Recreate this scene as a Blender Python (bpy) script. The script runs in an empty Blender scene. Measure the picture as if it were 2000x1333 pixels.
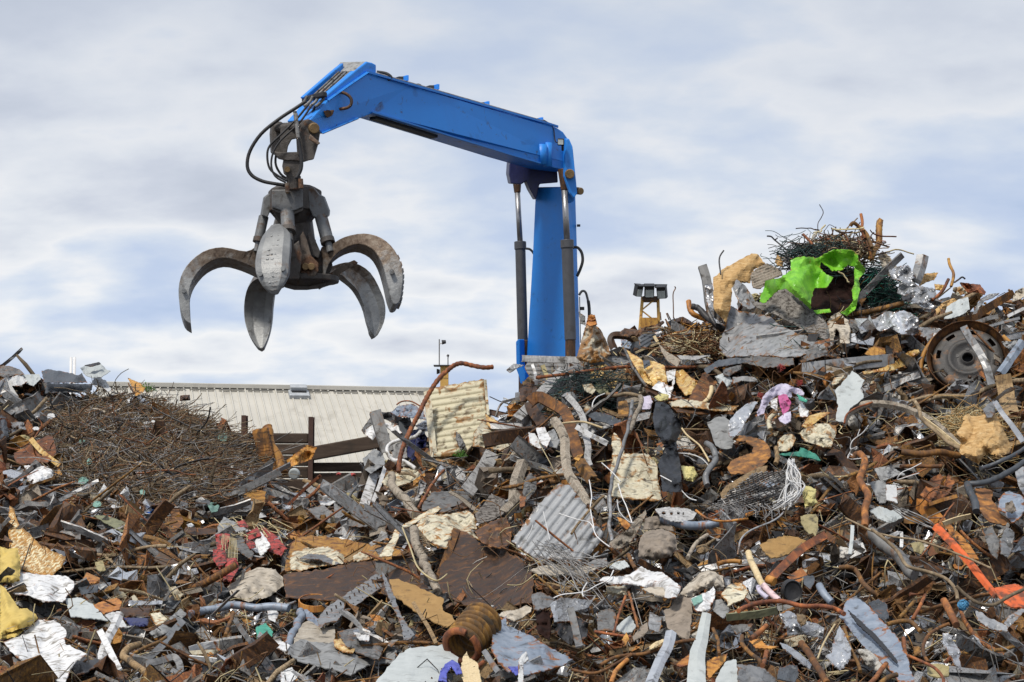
import bpy, bmesh, math, random
from mathutils import Vector, Matrix, Euler, noise
from mathutils.geometry import delaunay_2d_cdt
R = random.Random(7)
sc = bpy.context.scene
COL = sc.collection
F = 3333.3; HOR = 950.0; EYE = 2.0
TH = math.atan((HOR - 666.5) / F)
# ------------------------------------------------------------------ camera
cam_d = bpy.data.cameras.new("camera"); cam = bpy.data.objects.new("camera", cam_d)
COL.objects.link(cam); sc.camera = cam
cam.location = (0, 0, EYE); cam.rotation_euler = (math.pi / 2 + TH, 0, 0)
cam_d.sensor_width = 36; cam_d.lens = 60; cam_d.clip_start = 0.05; cam_d.clip_end = 3000
def P(px, py, Y):
    """a point at distance Y in front of the camera's foot, seen in the direction of a picture point"""
    x = (px - 1000) / F; y = (666.5 - py) / F
    d = Vector((x, math.cos(TH) - y * math.sin(TH), math.sin(TH) + y * math.cos(TH)))
    d *= Y / d.y
    return Vector((d.x, d.y, d.z + EYE))
# ------------------------------------------------------------------ materials
MATS = {}
def nt(name):
    m = bpy.data.materials.new(name); m.use_nodes = True
    t = m.node_tree; t.nodes.clear()
    return m, t, t.nodes, t.links
def ramp(n, stops, interp='LINEAR'):
    r = n.new('ShaderNodeValToRGB'); r.color_ramp.interpolation = interp
    e = r.color_ramp.elements
    while len(e) < len(stops): e.new(0.5)
    for k, (p, c) in enumerate(stops):
        e[k].position = p; e[k].color = (c[0], c[1], c[2], 1) if not isinstance(c, (int, float)) else (c, c, c, 1)
    return r
def noise_n(n, l, co, scale, detail=6, rough=.6, dist=0):
    x = n.new('ShaderNodeTexNoise'); x.inputs['Scale'].default_value = scale
    x.inputs['Detail'].default_value = detail; x.inputs['Roughness'].default_value = rough
    x.inputs['Distortion'].default_value = dist
    l.new(co, x.inputs['Vector']); return x
def mix(n, l, fac, a, b, mode='MIX'):
    x = n.new('ShaderNodeMix'); x.data_type = 'RGBA'; x.blend_type = mode
    for s, v in ((x.inputs[0], fac), (x.inputs[6], a), (x.inputs[7], b)):
        if hasattr(v, 'links'): l.new(v, s)
        elif isinstance(v, (int, float)): s.default_value = v
        else: s.default_value = (*v, 1)
    return x.outputs[2]
HEAPX = 1.0
def mat(key, cols, rust=0.0, rustc=((.10, .035, .012), (.33, .12, .03)), scale=6, rough=.6, metal=0.0,
        bump=.3, bscale=40, var=.35, streak=None, dirt=.35, dirtc=(.035, .028, .02), spec=.5, rscale=None, hue=0.0):
    m, t, n, l = nt(key); MATS[key] = m; scale *= HEAPX; bscale *= (1 + (HEAPX - 1) * .6)
    out = n.new('ShaderNodeOutputMaterial'); b = n.new('ShaderNodeBsdfPrincipled'); l.new(b.outputs[0], out.inputs[0])
    tc = n.new('ShaderNodeTexCoord'); oi = n.new('ShaderNodeObjectInfo'); geo = n.new('ShaderNodeNewGeometry')
    off = n.new('ShaderNodeVectorMath'); off.operation = 'ADD'
    sm = n.new('ShaderNodeMath'); sm.operation = 'MULTIPLY'; sm.inputs[1].default_value = 37
    l.new(oi.outputs['Random'], sm.inputs[0]); l.new(tc.outputs['Object'], off.inputs[0]); l.new(sm.outputs[0], off.inputs[1])
    co = off.outputs[0]
    if streak is None and HEAPX > 1: streak = (1.7, 1.7, .6)
    if streak:
        mp = n.new('ShaderNodeMapping'); mp.inputs['Scale'].default_value = streak; l.new(co, mp.inputs[0]); sco = mp.outputs[0]
    else: sco = co
    n1 = noise_n(n, l, sco, scale, 7, .65, .4)
    k = len(cols)
    r1 = ramp(n, [(.32 + .36 * i / max(1, k - 1), c) for i, c in enumerate(cols)]); l.new(n1.outputs[0], r1.inputs[0])
    c = r1.outputs[0]
    rmask = None
    if rust > 0:
        n2 = noise_n(n, l, sco, rscale or scale * .7, 8, .64, .8)
        p = .645 - .36 * rust
        r2 = ramp(n, [(p, 0.0), (p + .09, 1.0)]); at = n.new('ShaderNodeAttribute'); at.attribute_name = 'edge'; ea = n.new('ShaderNodeMath'); ea.operation = 'MULTIPLY_ADD'; ea.inputs[1].default_value = .13; l.new(at.outputs['Fac'], ea.inputs[0]); l.new(n2.outputs[0], ea.inputs[2]); l.new(ea.outputs[0], r2.inputs[0])
        n3 = noise_n(n, l, co, scale * 5, 6, .7)
        r3 = ramp(n, [(.35, rustc[0]), (.65, rustc[1])]); l.new(n3.outputs[0], r3.inputs[0])
        c = mix(n, l, r2.outputs[0], c, r3.outputs[0]); rmask = r2.outputs[0]
    if dirt > 0:
        n4 = noise_n(n, l, co, scale * 1.7, 6, .62, .5)
        p = .63 - .27 * dirt
        r4 = ramp(n, [(p, 0.0), (p + .14, min(1, .5 + dirt))]); l.new(n4.outputs[0], r4.inputs[0])
        c = mix(n, l, r4.outputs[0], c, dirtc)
    if var > 0:
        ad = n.new('ShaderNodeMath'); ad.operation = 'ADD'; l.new(oi.outputs['Random'], ad.inputs[0]); l.new(geo.outputs['Random Per Island'], ad.inputs[1])
        fr = n.new('ShaderNodeMath'); fr.operation = 'FRACT'; l.new(ad.outputs[0], fr.inputs[0])
        mr = n.new('ShaderNodeMapRange'); mr.inputs['To Min'].default_value = 1 - var; mr.inputs['To Max'].default_value = 1 + var * .6
        l.new(fr.outputs[0], mr.inputs['Value'])
        hs = n.new('ShaderNodeHueSaturation'); l.new(c, hs.inputs['Color']); l.new(mr.outputs[0], hs.inputs['Value'])
        if hue:
            m2 = n.new('ShaderNodeMapRange'); m2.inputs['To Min'].default_value = .5 - hue; m2.inputs['To Max'].default_value = .5 + hue
            l.new(oi.outputs['Random'], m2.inputs['Value']); l.new(m2.outputs[0], hs.inputs['Hue'])
        c = hs.outputs[0]
    l.new(c, b.inputs['Base Color'])
    b.inputs['Metallic'].default_value = metal; b.inputs['Specular IOR Level'].default_value = spec
    if metal > 0 and rmask:
        im = n.new('ShaderNodeMath'); im.operation = 'SUBTRACT'; im.inputs[0].default_value = 1; l.new(rmask, im.inputs[1])
        mm = n.new('ShaderNodeMath'); mm.operation = 'MULTIPLY'; mm.inputs[1].default_value = metal; l.new(im.outputs[0], mm.inputs[0])
        l.new(mm.outputs[0], b.inputs['Metallic'])
    rr = n.new('ShaderNodeMapRange'); rr.inputs['To Min'].default_value = max(.12, rough - .18); rr.inputs['To Max'].default_value = min(1, rough + .25)
    l.new(n1.outputs[0], rr.inputs['Value']); l.new(rr.outputs[0], b.inputs['Roughness'])
    if bump:
        nb = noise_n(n, l, sco, bscale, 8, .7, .2)
        bp = n.new('ShaderNodeBump'); bp.inputs['Strength'].default_value = bump; bp.inputs['Distance'].default_value = .02 if HEAPX == 1 else .0014
        l.new(nb.outputs[0], bp.inputs['Height']); l.new(bp.outputs[0], b.inputs['Normal'])
    return m
RU = ((.07, .03, .013), (.29, .13, .035))
mat('blue', [(.012, .2, .66), (.018, .235, .74)], dirt=.16, dirtc=(.004, .05, .2), scale=1.6, rough=.42, bump=.04, bscale=14, var=0, rust=.1, rscale=7, rustc=((.02, .03, .06), (.06, .06, .08)))
mat('blueworn', [(.013, .215, .68), (.02, .25, .78)], dirt=.06, dirtc=(.01, .03, .09), scale=5, rough=.45, bump=.04, var=0, rust=0)
mat('chrome', [(.28, .28, .29), (.4, .4, .41)], metal=.8, rough=.38, dirt=.15, bump=.03, var=0)
mat('cylpaint', [(.05, .052, .06), (.075, .078, .088)], rough=.5, dirt=.2, bump=.08, var=0)
mat('grapgrey', [(.12, .125, .13), (.19, .195, .2)], rust=.28, rustc=((.06, .035, .02), (.14, .08, .045)), rough=.55, metal=.25, dirt=.3, bump=.25, bscale=30, var=.15)
mat('grapbrown', [(.13, .1, .078), (.23, .18, .14)], rust=.45, rustc=((.05, .025, .015), (.2, .1, .05)), rough=.7, dirt=.35, bump=.35, bscale=30, var=.15)
mat('grapdark', [(.05, .044, .04), (.1, .088, .08)], rust=.2, rustc=((.03, .014, .008), (.16, .07, .03)), rough=.65, dirt=.4, bump=.4, bscale=25, var=.1)
mat('tine', [(.2, .205, .21), (.36, .37, .37)], rust=.3, rustc=((.09, .05, .03), (.2, .12, .07)), rough=.5, metal=.45, dirt=.25, bump=.3, bscale=30, var=.12, scale=3)
def tinewear():
    m = mat('tinewear', [(.2, .205, .21), (.36, .37, .37)], rust=.2, rustc=((.09, .05, .03), (.2, .12, .07)), rough=.5, metal=.4, dirt=.25, bump=.3, bscale=30, var=0, scale=3)
    n, l = m.node_tree.nodes, m.node_tree.links; b = next(x for x in n if x.type == 'BSDF_PRINCIPLED'); src = b.inputs['Base Color'].links[0].from_socket
    tc = n.new('ShaderNodeTexCoord'); s = n.new('ShaderNodeSeparateXYZ'); l.new(tc.outputs['Object'], s.inputs[0])
    nz = noise_n(n, l, tc.outputs['Object'], 9, 6, .7); a = n.new('ShaderNodeMath'); a.operation = 'MULTIPLY_ADD'; a.inputs[1].default_value = .9; l.new(nz.outputs[0], a.inputs[0]); l.new(s.outputs[2], a.inputs[2])
    r = ramp(n, [(.48, 0.0), (.72, 1.0)]); l.new(a.outputs[0], r.inputs[0])
    n2 = noise_n(n, l, tc.outputs['Object'], 14, 8, .7); r2 = ramp(n, [(.35, (.07, .045, .03)), (.5, (.15, .11, .08)), (.66, (.24, .2, .16))]); l.new(n2.outputs[0], r2.inputs[0])
    l.new(mix(n, l, r.outputs[0], src, r2.outputs[0]), b.inputs['Base Color'])
tinewear()
mat('hose', [(.012, .012, .014), (.02, .02, .022)], rough=.5, dirt=.2, dirtc=(.08, .07, .06), bump=.1, var=0)
HEAPX = 2.1
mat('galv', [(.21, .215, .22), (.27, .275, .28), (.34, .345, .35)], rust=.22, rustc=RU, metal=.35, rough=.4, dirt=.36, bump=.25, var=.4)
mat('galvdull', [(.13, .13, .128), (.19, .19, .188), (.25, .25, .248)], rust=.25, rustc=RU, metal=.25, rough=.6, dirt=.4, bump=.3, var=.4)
mat('alu', [(.55, .56, .58), (.68, .69, .7)], metal=.8, rough=.34, dirt=.34, bump=.3, var=.3, rust=.06)
mat('dark', [(.018, .018, .02), (.045, .046, .05)], rust=.2, rustc=((.04, .018, .01), (.14, .06, .02)), rough=.55, dirt=.2, bump=.35, var=.4, metal=.1)
mat('slate', [(.035, .042, .05), (.085, .095, .11)], rust=.1, rough=.45, dirt=.25, bump=.15, var=.3, metal=.1)
mat('rust', [(.065, .028, .013), (.18, .075, .024), (.42, .18, .042)], rough=.75, dirt=.36, bump=.5, var=.4, rust=.2, rustc=((.05, .026, .014), (.15, .068, .028)), hue=.02)
mat('rustdark', [(.024, .012, .006), (.058, .026, .011), (.13, .055, .016)], rough=.6, dirt=.3, bump=.5, var=.35, rust=.26, rustc=((.1, .04, .012), (.26, .11, .025)))
mat('ochre', [(.22, .085, .018), (.42, .19, .035), (.52, .27, .06)], rough=.6, dirt=.3, bump=.35, var=.25, rust=.3, rustc=((.08, .03, .012), (.26, .1, .025)), hue=.01)
mat('gold', [(.5, .26, .05), (.62, .42, .14), (.72, .6, .34)], rough=.35, dirt=.22, bump=.35, var=.2, rust=.34, rustc=((.2, .075, .015), (.45, .2, .03)), scale=9, metal=.15)
mat('cream', [(.42, .38, .27), (.5, .46, .34), (.57, .54, .43)], rough=.6, dirt=.42, bump=.25, var=.2, rust=.34, rustc=((.16, .07, .02), (.42, .21, .05)), scale=7)
mat('creamstreak', [(.62, .55, .33), (.7, .65, .45)], rough=.6, dirt=.15, bump=.25, var=.1, rust=.62, rustc=((.25, .11, .02), (.45, .24, .05)), scale=5, streak=(14, 2, 2))
mat('creamrust', [(.3, .27, .2), (.42, .39, .31)], rough=.6, dirt=.3, bump=.35, var=0, rust=.62, rustc=((.12, .055, .02), (.36, .19, .06)), scale=4)
mat('creampanel', [(.46, .42, .29), (.52, .48, .34)], rough=.6, dirt=.42, bump=.06, var=.0, rust=.3, rustc=((.12, .06, .02), (.36, .18, .05)), scale=5, dirtc=(.12, .085, .045))
mat('white', [(.52, .53, .53), (.62, .63, .63)], rough=.5, dirt=.3, bump=.2, var=.22, rust=.12, dirtc=(.12, .11, .1))
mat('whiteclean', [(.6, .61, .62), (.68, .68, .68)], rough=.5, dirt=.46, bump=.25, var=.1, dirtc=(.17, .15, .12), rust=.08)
mat('mud', [(.05, .038, .028), (.1, .078, .056), (.17, .14, .105)], rough=.9, dirt=.3, bump=.5, var=.4)
mat('iron', [(.27, .28, .29), (.32, .33, .34), (.36, .37, .38)], metal=.12, rough=.36, dirt=.34, dirtc=(.1, .095, .085), bump=.03, var=0, rust=.14, rustc=RU, streak=(1, 1, 1))
mat('lilac', [(.42, .38, .5), (.6, .56, .68)], rough=.5, dirt=.25, bump=.2, var=.1)
mat('magenta', [(.38, .05, .18), (.5, .12, .28)], rough=.5, dirt=.2, bump=.2, var=.1)
mat('pink', [(.6, .42, .44), (.7, .55, .56)], rough=.5, dirt=.3, bump=.2, var=.1)
mat('red', [(.28, .03, .028), (.4, .06, .05)], rough=.7, dirt=.6, bump=.2, var=.2)
mat('green', [(.09, .3, .012), (.15, .43, .02), (.22, .54, .035)], rough=.42, dirt=.2, dirtc=(.1, .12, .02), bump=.25, bscale=20, var=0, rust=.1, rustc=((.2, .14, .02), (.3, .3, .05)))
mat('teal', [(.03, .2, .14), (.06, .32, .23)], rough=.6, dirt=.25, bump=.2, var=.3)
mat('paleteal', [(.12, .24, .2), (.22, .38, .33)], rough=.7, dirt=.35, bump=.3, var=.3)
mat('bluescrap', [(.01, .08, .42), (.03, .16, .55)], rough=.5, dirt=.2, bump=.2, var=.3)
mat('ballblue', [(.03, .16, .32), (.08, .28, .48)], rough=.6, dirt=.25, bump=.5, var=0)
mat('navy', [(.008, .01, .05), (.015, .02, .1)], rough=.4, dirt=.2, bump=.2, var=.2)
mat('violet', [(.05, .06, .35), (.12, .14, .5)], rough=.6, dirt=.2, bump=.3, var=.2)
mat('orange', [(.5, .085, .018), (.66, .13, .03)], rough=.65, dirt=.55, dirtc=(.14, .045, .02), bump=.2, var=0, rust=.12)
mat('foam', [(.5, .36, .09), (.6, .45, .13)], rough=.9, dirt=.12, dirtc=(.3, .2, .05), bump=.5, bscale=25, var=.08)
mat('paleyellow', [(.45, .4, .15), (.58, .52, .24)], rough=.85, dirt=.3, bump=.4, var=.2)
mat('khaki', [(.26, .22, .1), (.4, .34, .18)], rough=.7, dirt=.3, bump=.3, var=.2)
mat('olive', [(.12, .125, .07), (.22, .22, .13)], rough=.6, dirt=.3, bump=.3, var=.3)
mat('tanfibre', [(.3, .17, .055), (.48, .3, .12), (.56, .4, .2)], rough=.9, dirt=.25, bump=.9, bscale=50, var=.1, streak=(1, 1, 5), scale=10, dirtc=(.14, .07, .02))
mat('wood', [(.13, .08, .04), (.25, .165, .08), (.36, .26, .14)], rough=.85, dirt=.4, bump=.6, var=.3, streak=(9, 9, 1.2), scale=6)
mat('woodpale', [(.45, .34, .18), (.6, .5, .32)], rough=.85, dirt=.2, bump=.4, var=.2, streak=(9, 9, 1.2), scale=6)
mat('bark', [(.16, .13, .1), (.28, .24, .19), (.42, .38, .31)], rough=.9, dirt=.4, bump=.8, var=.25, streak=(8, 8, 1.5), scale=8, rust=.12)
mat('greywood', [(.2, .2, .2), (.34, .34, .34), (.44, .44, .43)], rough=.8, dirt=.36, bump=.5, var=.2, streak=(9, 9, 1.5), scale=5)
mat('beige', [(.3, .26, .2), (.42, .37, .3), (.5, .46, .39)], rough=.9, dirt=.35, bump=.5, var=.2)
mat('taupe', [(.17, .14, .11), (.27, .225, .18)], rough=.9, dirt=.35, bump=.6, var=.15)
mat('tarp', [(.2, .205, .205), (.26, .265, .265), (.31, .315, .315)], rough=.6, dirt=.35, bump=.3, var=.2)
mat('palegrey', [(.36, .39, .39), (.44, .47, .47)], rough=.7, dirt=.2, bump=.2, var=.15, dirtc=(.15, .15, .14))
mat('bluegrey', [(.15, .19, .25), (.27, .31, .37)], rough=.5, dirt=.3, bump=.3, var=.15, rust=.26, metal=.2)
mat('mottle', [(.13, .12, .11), (.24, .22, .2)], rough=.8, dirt=.6, dirtc=(.03, .022, .016), bump=.5, var=0, scale=14)
mat('blackplastic', [(.005, .0055, .007), (.011, .012, .015)], rough=.4, dirt=.05, dirtc=(.04, .04, .05), bump=.4, bscale=18, var=0, spec=.35)
mat('brownbag', [(.012, .006, .005), (.028, .013, .01)], rough=.9, dirt=.3, bump=.5, bscale=25, var=0, spec=.12)
mat('cardboard', [(.28, .16, .05), (.36, .22, .08)], rough=.85, dirt=.22, bump=.15, var=.05)
mat('rock', [(.3, .28, .24), (.5, .48, .43), (.62, .6, .56)], rough=.9, dirt=.4, bump=.8, var=.3)
mat('leaf', [(.06, .16, .02), (.12, .3, .04)], rough=.6, dirt=.1, bump=.2, var=.3)
mat('twig', [(.085, .06, .035), (.2, .145, .085), (.34, .27, .18)], rough=.85, dirt=.2, bump=.0, var=.55, scale=9)
mat('twigrust', [(.1, .05, .025), (.24, .12, .05)], rough=.85, dirt=.2, bump=.0, var=.5)
mat('greenwire', [(.012, .03, .028), (.02, .06, .055)], rough=.5, dirt=.15, bump=0, var=.5)
mat('wire', [(.16, .155, .15), (.34, .33, .32)], rough=.45, metal=.4, dirt=.2, bump=0, var=.4)
mat('wirewhite', [(.5, .5, .5), (.65, .65, .65)], rough=.5, dirt=.2, bump=0, var=.3)
mat('straw', [(.4, .33, .18), (.55, .47, .28)], rough=.8, dirt=.15, bump=0, var=.3)
HEAPX = 1.0
mat('soilshade', [(.008, .006, .005), (.016, .011, .008), (.035, .023, .015)], rough=.95, dirt=.4, bump=1.0, bscale=25, var=0, scale=5)  # debris soil, coloured near-black so gaps between scrap read as deep shade
mat('yard', [(.06, .055, .05), (.1, .09, .08)], rough=.95, dirt=.4, bump=.5, bscale=6, var=0, scale=1.5)
mat('roof', [(.42, .405, .36), (.5, .48, .43)], rough=.6, dirt=.3, dirtc=(.33, .31, .27), bump=.03, var=0, scale=.5)
mat('roofdark', [(.12, .115, .105), (.16, .155, .14)], rough=.7, bump=0, var=0)
mat('roofvent', [(.3, .32, .34), (.4, .42, .44)], rough=.6, bump=0, var=0, dirt=.15)
mat('fluewhite', [(.62, .62, .62), (.7, .7, .7)], rough=.4, bump=0, var=0, dirt=0)
mat('wall', [(.3, .29, .26), (.36, .35, .31)], rough=.8, bump=.1, var=0, scale=.7)
mat('fence', [(.035, .022, .015), (.07, .045, .03), (.1, .07, .05)], rough=.9, dirt=.3, bump=.4, var=.2, streak=(1.2, 9, 9), scale=2)
mat('fencepost', [(.06, .03, .022), (.1, .05, .035)], rough=.8, dirt=.3, bump=.3, var=.1)
mat('yellowsteel', [(.48, .27, .06), (.6, .37, .1)], rough=.6, dirt=.3, bump=.1, var=.1, rust=.3)
mat('black', [(.01, .01, .012), (.02, .02, .022)], rough=.5, dirt=.1, bump=.1, var=.1)
mat('lens', [(.3, .34, .33), (.5, .54, .52)], rough=.2, dirt=.1, bump=.02, var=0, spec=.8)
mat('bronze', [(.2, .13, .06), (.3, .2, .1)], rough=.5, metal=.5, dirt=.3, bump=.2, var=0)
mat('wheelgrey', [(.035, .034, .034), (.065, .062, .06)], rust=.36, rustc=RU, rough=.55, dirt=.25, bump=.25, bscale=25, var=0, metal=.2, scale=8)
# ------------------------------------------------------------------ objects
ORG = {}
def tag(o, label=None, cat=None, group=None, kind=None):
    if label: o['label'] = label
    if cat: o['category'] = cat
    if group: o['group'] = group
    if kind or label: o['kind'] = kind or 'thing'
    return o
def mk(name, verts, faces, m, parent=None, smooth=False, bevel=0, midx=None, thick=0):
    verts = [Vector(v) for v in verts]
    if parent is not None: o0 = ORG[parent.name]
    else:
        o0 = Vector((0, 0, 0))
        for v in verts: o0 += v
        o0 /= max(1, len(verts)); 
    me = bpy.data.meshes.new(name)
    me.from_pydata([v - o0 for v in verts], [], faces)
    ms = m if isinstance(m, (list, tuple)) else [m]
    for x in ms: me.materials.append(MATS[x])
    if midx: me.polygons.foreach_set('material_index', midx)
    if smooth: me.polygons.foreach_set('use_smooth', [True] * len(me.polygons))
    me.update()
    if not thick:
        bm = bmesh.new(); bm.from_mesh(me); bmesh.ops.recalc_face_normals(bm, faces=bm.faces); bm.to_mesh(me); bm.free()
    o = bpy.data.objects.new(name, me); COL.objects.link(o)
    if parent is not None: o.parent = parent; ORG[o.name] = o0
    else: o.location = o0; ORG[o.name] = o0
    if thick:
        s = o.modifiers.new('thickness', 'SOLIDIFY'); s.thickness = thick; s.offset = 0
    if bevel:
        b = o.modifiers.new('bevel', 'BEVEL'); b.width = bevel; b.segments = 2; b.limit_method = 'ANGLE'; b.angle_limit = .6
    return o
def empty(name, loc, label, cat, group=None):
    o = bpy.data.objects.new(name, None); COL.objects.link(o); o.location = loc; ORG[o.name] = Vector(loc)
    o.empty_display_size = .2
    return tag(o, label, cat, group)
class MB:
    def __init__(s): s.v = []; s.f = []; s.mi = []
    def add(s, v, f, mi=0):
        k = len(s.v); s.v += v; s.f += [tuple(i + k for i in q) for q in f]; s.mi += [mi] * len(f)
    def loft(s, rings, cap=True, closed=True, mi=0):
        n = len(rings[0]); v = [p for r in rings for p in r]; f = []
        for a in range(len(rings) - 1):
            for b in range(n if closed else n - 1):
                c = (b + 1) % n; f.append((a * n + b, a * n + c, (a + 1) * n + c, (a + 1) * n + b))
        if cap and closed:
            f.append(tuple(range(n - 1, -1, -1))); f.append(tuple((len(rings) - 1) * n + i for i in range(n)))
        s.add(v, f, mi)
    def tube(s, pts, rad, n=8, mi=0, ell=None, smoothit=True):
        if smoothit and len(pts) > 2: pts, rad = smooth_path(pts, rad)
        if isinstance(rad, (int, float)): rad = [rad] * len(pts)
        rings = []; prev = None
        for i, p in enumerate(pts):
            t = (pts[min(i + 1, len(pts) - 1)] - pts[max(i - 1, 0)]).normalized()
            if prev is None:
                u = t.cross(Vector((0, 0, 1)));
                if u.length < .1: u = t.cross(Vector((0, 1, 0)))
                u.normalize()
            else:
                u = prev - t * prev.dot(t)
                u = u.normalized() if u.length > 1e-6 else t.orthogonal().normalized()
            prev = u; w = t.cross(u)
            rings.append([p + (u * math.cos(2 * math.pi * k / n) + w * math.sin(2 * math.pi * k / n)) * rad[i] for k in range(n)])
        s.loft(rings, mi=mi)
    def cyl(s, a, b, r, n=16, r2=None, mi=0): s.tube([a, b], [r, r2 if r2 is not None else r], n, mi)
    def box(s, c, ax, ay, az, mi=0):
        v = [c + ax * i + ay * j + az * k for i in (-1, 1) for j in (-1, 1) for k in (-1, 1)]
        s.add(v, [(0, 1, 3, 2), (4, 6, 7, 5), (0, 4, 5, 1), (2, 3, 7, 6), (0, 2, 6, 4), (1, 5, 7, 3)], mi)
    def build(s, name, m, parent=None, **k): return mk(name, s.v, s.f, m, parent, midx=s.mi if isinstance(m, (list, tuple)) else None, **k)
def smooth_path(pts, rad=None, sub=4):
    out = []; ro = []; n = len(pts)
    for i in range(n - 1):
        p0 = pts[max(0, i - 1)]; p1 = pts[i]; p2 = pts[i + 1]; p3 = pts[min(n - 1, i + 2)]
        for k in range(sub):
            t = k / sub
            out.append(.5 * ((2 * p1) + (p2 - p0) * t + (2 * p0 - 5 * p1 + 4 * p2 - p3) * t * t + (3 * p1 - p0 - 3 * p2 + p3) * t ** 3))
            if isinstance(rad, list): ro.append(rad[i] * (1 - t) + rad[i + 1] * t)
    out.append(pts[-1])
    if isinstance(rad, list): ro.append(rad[-1])
    return out, (ro if isinstance(rad, list) else rad)
# ------------------------------------------------------------------ heap surface
CR = [(-400, 735, 14.5), (0, 728, 14), (50, 735, 14), (130, 775, 14), (250, 784, 14), (330, 808, 14), (400, 850, 13.8), (480, 897, 13.5), (520, 950, 13.2), (600, 965, 13), (680, 965, 12.6),
      (720, 930, 12), (760, 905, 11.4), (830, 880, 10.8), (950, 870, 10.3), (1000, 800, 10.2), (1040, 740, 10.2), (1120, 700, 10.2), (1200, 700, 10.3), (1240, 655, 10.4), (1300, 640, 10.5), (1380, 640, 10.5), (1450, 590, 10.3),
      (1550, 545, 10.3), (1650, 530, 10.3), (1720, 560, 10.2), (1800, 590, 10.2), (1900, 595, 10.1), (2000, 590, 10), (2500, 620, 10)]
def crest(px):
    for a, b in zip(CR, CR[1:]):
        if px <= b[0] or b is CR[-1]:
            t = min(1, max(0, (px - a[0]) / (b[0] - a[0]))); return a[1] + (b[1] - a[1]) * t, a[2] + (b[2] - a[2]) * t
    return CR[-1][1], CR[-1][2]
YF = 5.6; PB = 1400.0
def Yt(px, py):
    c, yc = crest(px)
    t = max(0, (py - c) / (PB - c))
    t = min(t, 1.6)
    return yc + (YF - yc) * (t ** .8)
def relief(px, py): return .55 * noise.noise(Vector((px / 75, py / 58, 0))) + .2 * noise.noise(Vector((px / 30, py / 26, 5)))
def inpoly(x, y, pts):
    r = False; j = len(pts) - 1
    for i in range(len(pts)):
        xi, yi = pts[i]; xj, yj = pts[j]
        if (yi > y) != (yj > y) and x < (xj - xi) * (y - yi) / (yj - yi) + xi: r = not r
        j = i
    return r
# ------------------------------------------------------------------ world and sun
w = bpy.data.worlds.new("World"); sc.world = w; w.use_nodes = True
t = w.node_tree; n = t.nodes; l = t.links; n.clear()
SUN_EL, SUN_AZ = math.radians(57), math.radians(216)      # high, behind the camera and a little to its left
wo = n.new('ShaderNodeOutputWorld'); bg = n.new('ShaderNodeBackground'); bgs = n.new('ShaderNodeBackground'); ms = n.new('ShaderNodeMixShader')
sky = n.new('ShaderNodeTexSky'); sky.sky_type = 'NISHITA'; sky.sun_disc = False; sky.sun_elevation = SUN_EL; sky.sun_rotation = SUN_AZ
sky.air_density = 1; sky.dust_density = 1.5
bgs.inputs[1].default_value = .1; l.new(sky.outputs[0], bgs.inputs[0])
tc = n.new('ShaderNodeTexCoord'); sx = n.new('ShaderNodeSeparateXYZ'); l.new(tc.outputs['Generated'], sx.inputs[0])
def M(op, a, b=None, c=None, clamp=False):
    x = n.new('ShaderNodeMath'); x.operation = op; x.use_clamp = clamp
    for i, v in enumerate((a, b, c)):
        if v is None: continue
        if hasattr(v, 'links'): l.new(v, x.inputs[i])
        else: x.inputs[i].default_value = v
    return x.outputs[0]
zz = M('ADD', M('MAXIMUM', sx.outputs[2], 0.0), .38)
ux = M('DIVIDE', sx.outputs[0], zz); uy = M('DIVIDE', sx.outputs[1], zz)
cb = n.new('ShaderNodeCombineXYZ'); l.new(ux, cb.inputs[0]); l.new(uy, cb.inputs[1])
def mp(loc, scl):
    x = n.new('ShaderNodeMapping'); x.inputs['Location'].default_value = loc; x.inputs['Scale'].default_value = scl; l.new(cb.outputs[0], x.inputs[0]); return x.outputs[0]
big = noise_n(n, l, mp((3.1, 1.7, 0), (.8, 1.2, 1)), 1.25, 4, .45, .3)
mid = noise_n(n, l, mp((7.3, 2.9, 0), (.95, 1.2, 1)), 2.7, 8, .5, .1)
fine = noise_n(n, l, mp((1.3, 8.9, 0), (.7, 1, 1)), 8, 8, .5, .1)
dens = M('ADD', M('ADD', M('MULTIPLY', big.outputs[0], .33), M('MULTIPLY', mid.outputs[0], .41)), M('MULTIPLY', fine.outputs[0], .26))
# thin cloud (bluish) -> bright white -> thick grey-lavender base
rc = ramp(n, [(.38, (.46, .58, .82)), (.44, (.57, .67, .86)), (.48, (.72, .79, .90)), (.515, (.92, .93, .95)), (.545, (.82, .85, .90)), (.585, (.66, .70, .79)), (.65, (.50, .55, .65))])
l.new(dens, rc.inputs[0])
# higher up the cloud bases are seen darker
low = n.new('ShaderNodeMapRange'); low.inputs['From Min'].default_value = .1; low.inputs['From Max'].default_value = .35
low.inputs['To Min'].default_value = 0; low.inputs['To Max'].default_value = .78; l.new(sx.outputs[2], low.inputs['Value'])
cc = mix(n, l, low.outputs[0], rc.outputs[0], (.53, .59, .70))
l.new(cc, bg.inputs[0]); bg.inputs[1].default_value = 1.0
fac = n.new('ShaderNodeMapRange'); fac.inputs['From Min'].default_value = .34; fac.inputs['From Max'].default_value = .42
fac.inputs['To Min'].default_value = .7; fac.inputs['To Max'].default_value = .96; l.new(dens, fac.inputs['Value'])
l.new(fac.outputs[0], ms.inputs[0]); l.new(bgs.outputs[0], ms.inputs[1]); l.new(bg.outputs[0], ms.inputs[2]); l.new(ms.outputs[0], wo.inputs[0])
ld = bpy.data.lights.new('sun', 'SUN'); ld.energy = 3.6; ld.angle = math.radians(10); ld.color = (1, .93, .83)
lo = bpy.data.objects.new('sun', ld); COL.objects.link(lo)
sd = Vector((math.sin(SUN_AZ) * math.cos(SUN_EL), math.cos(SUN_AZ) * math.cos(SUN_EL), math.sin(SUN_EL)))
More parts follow.
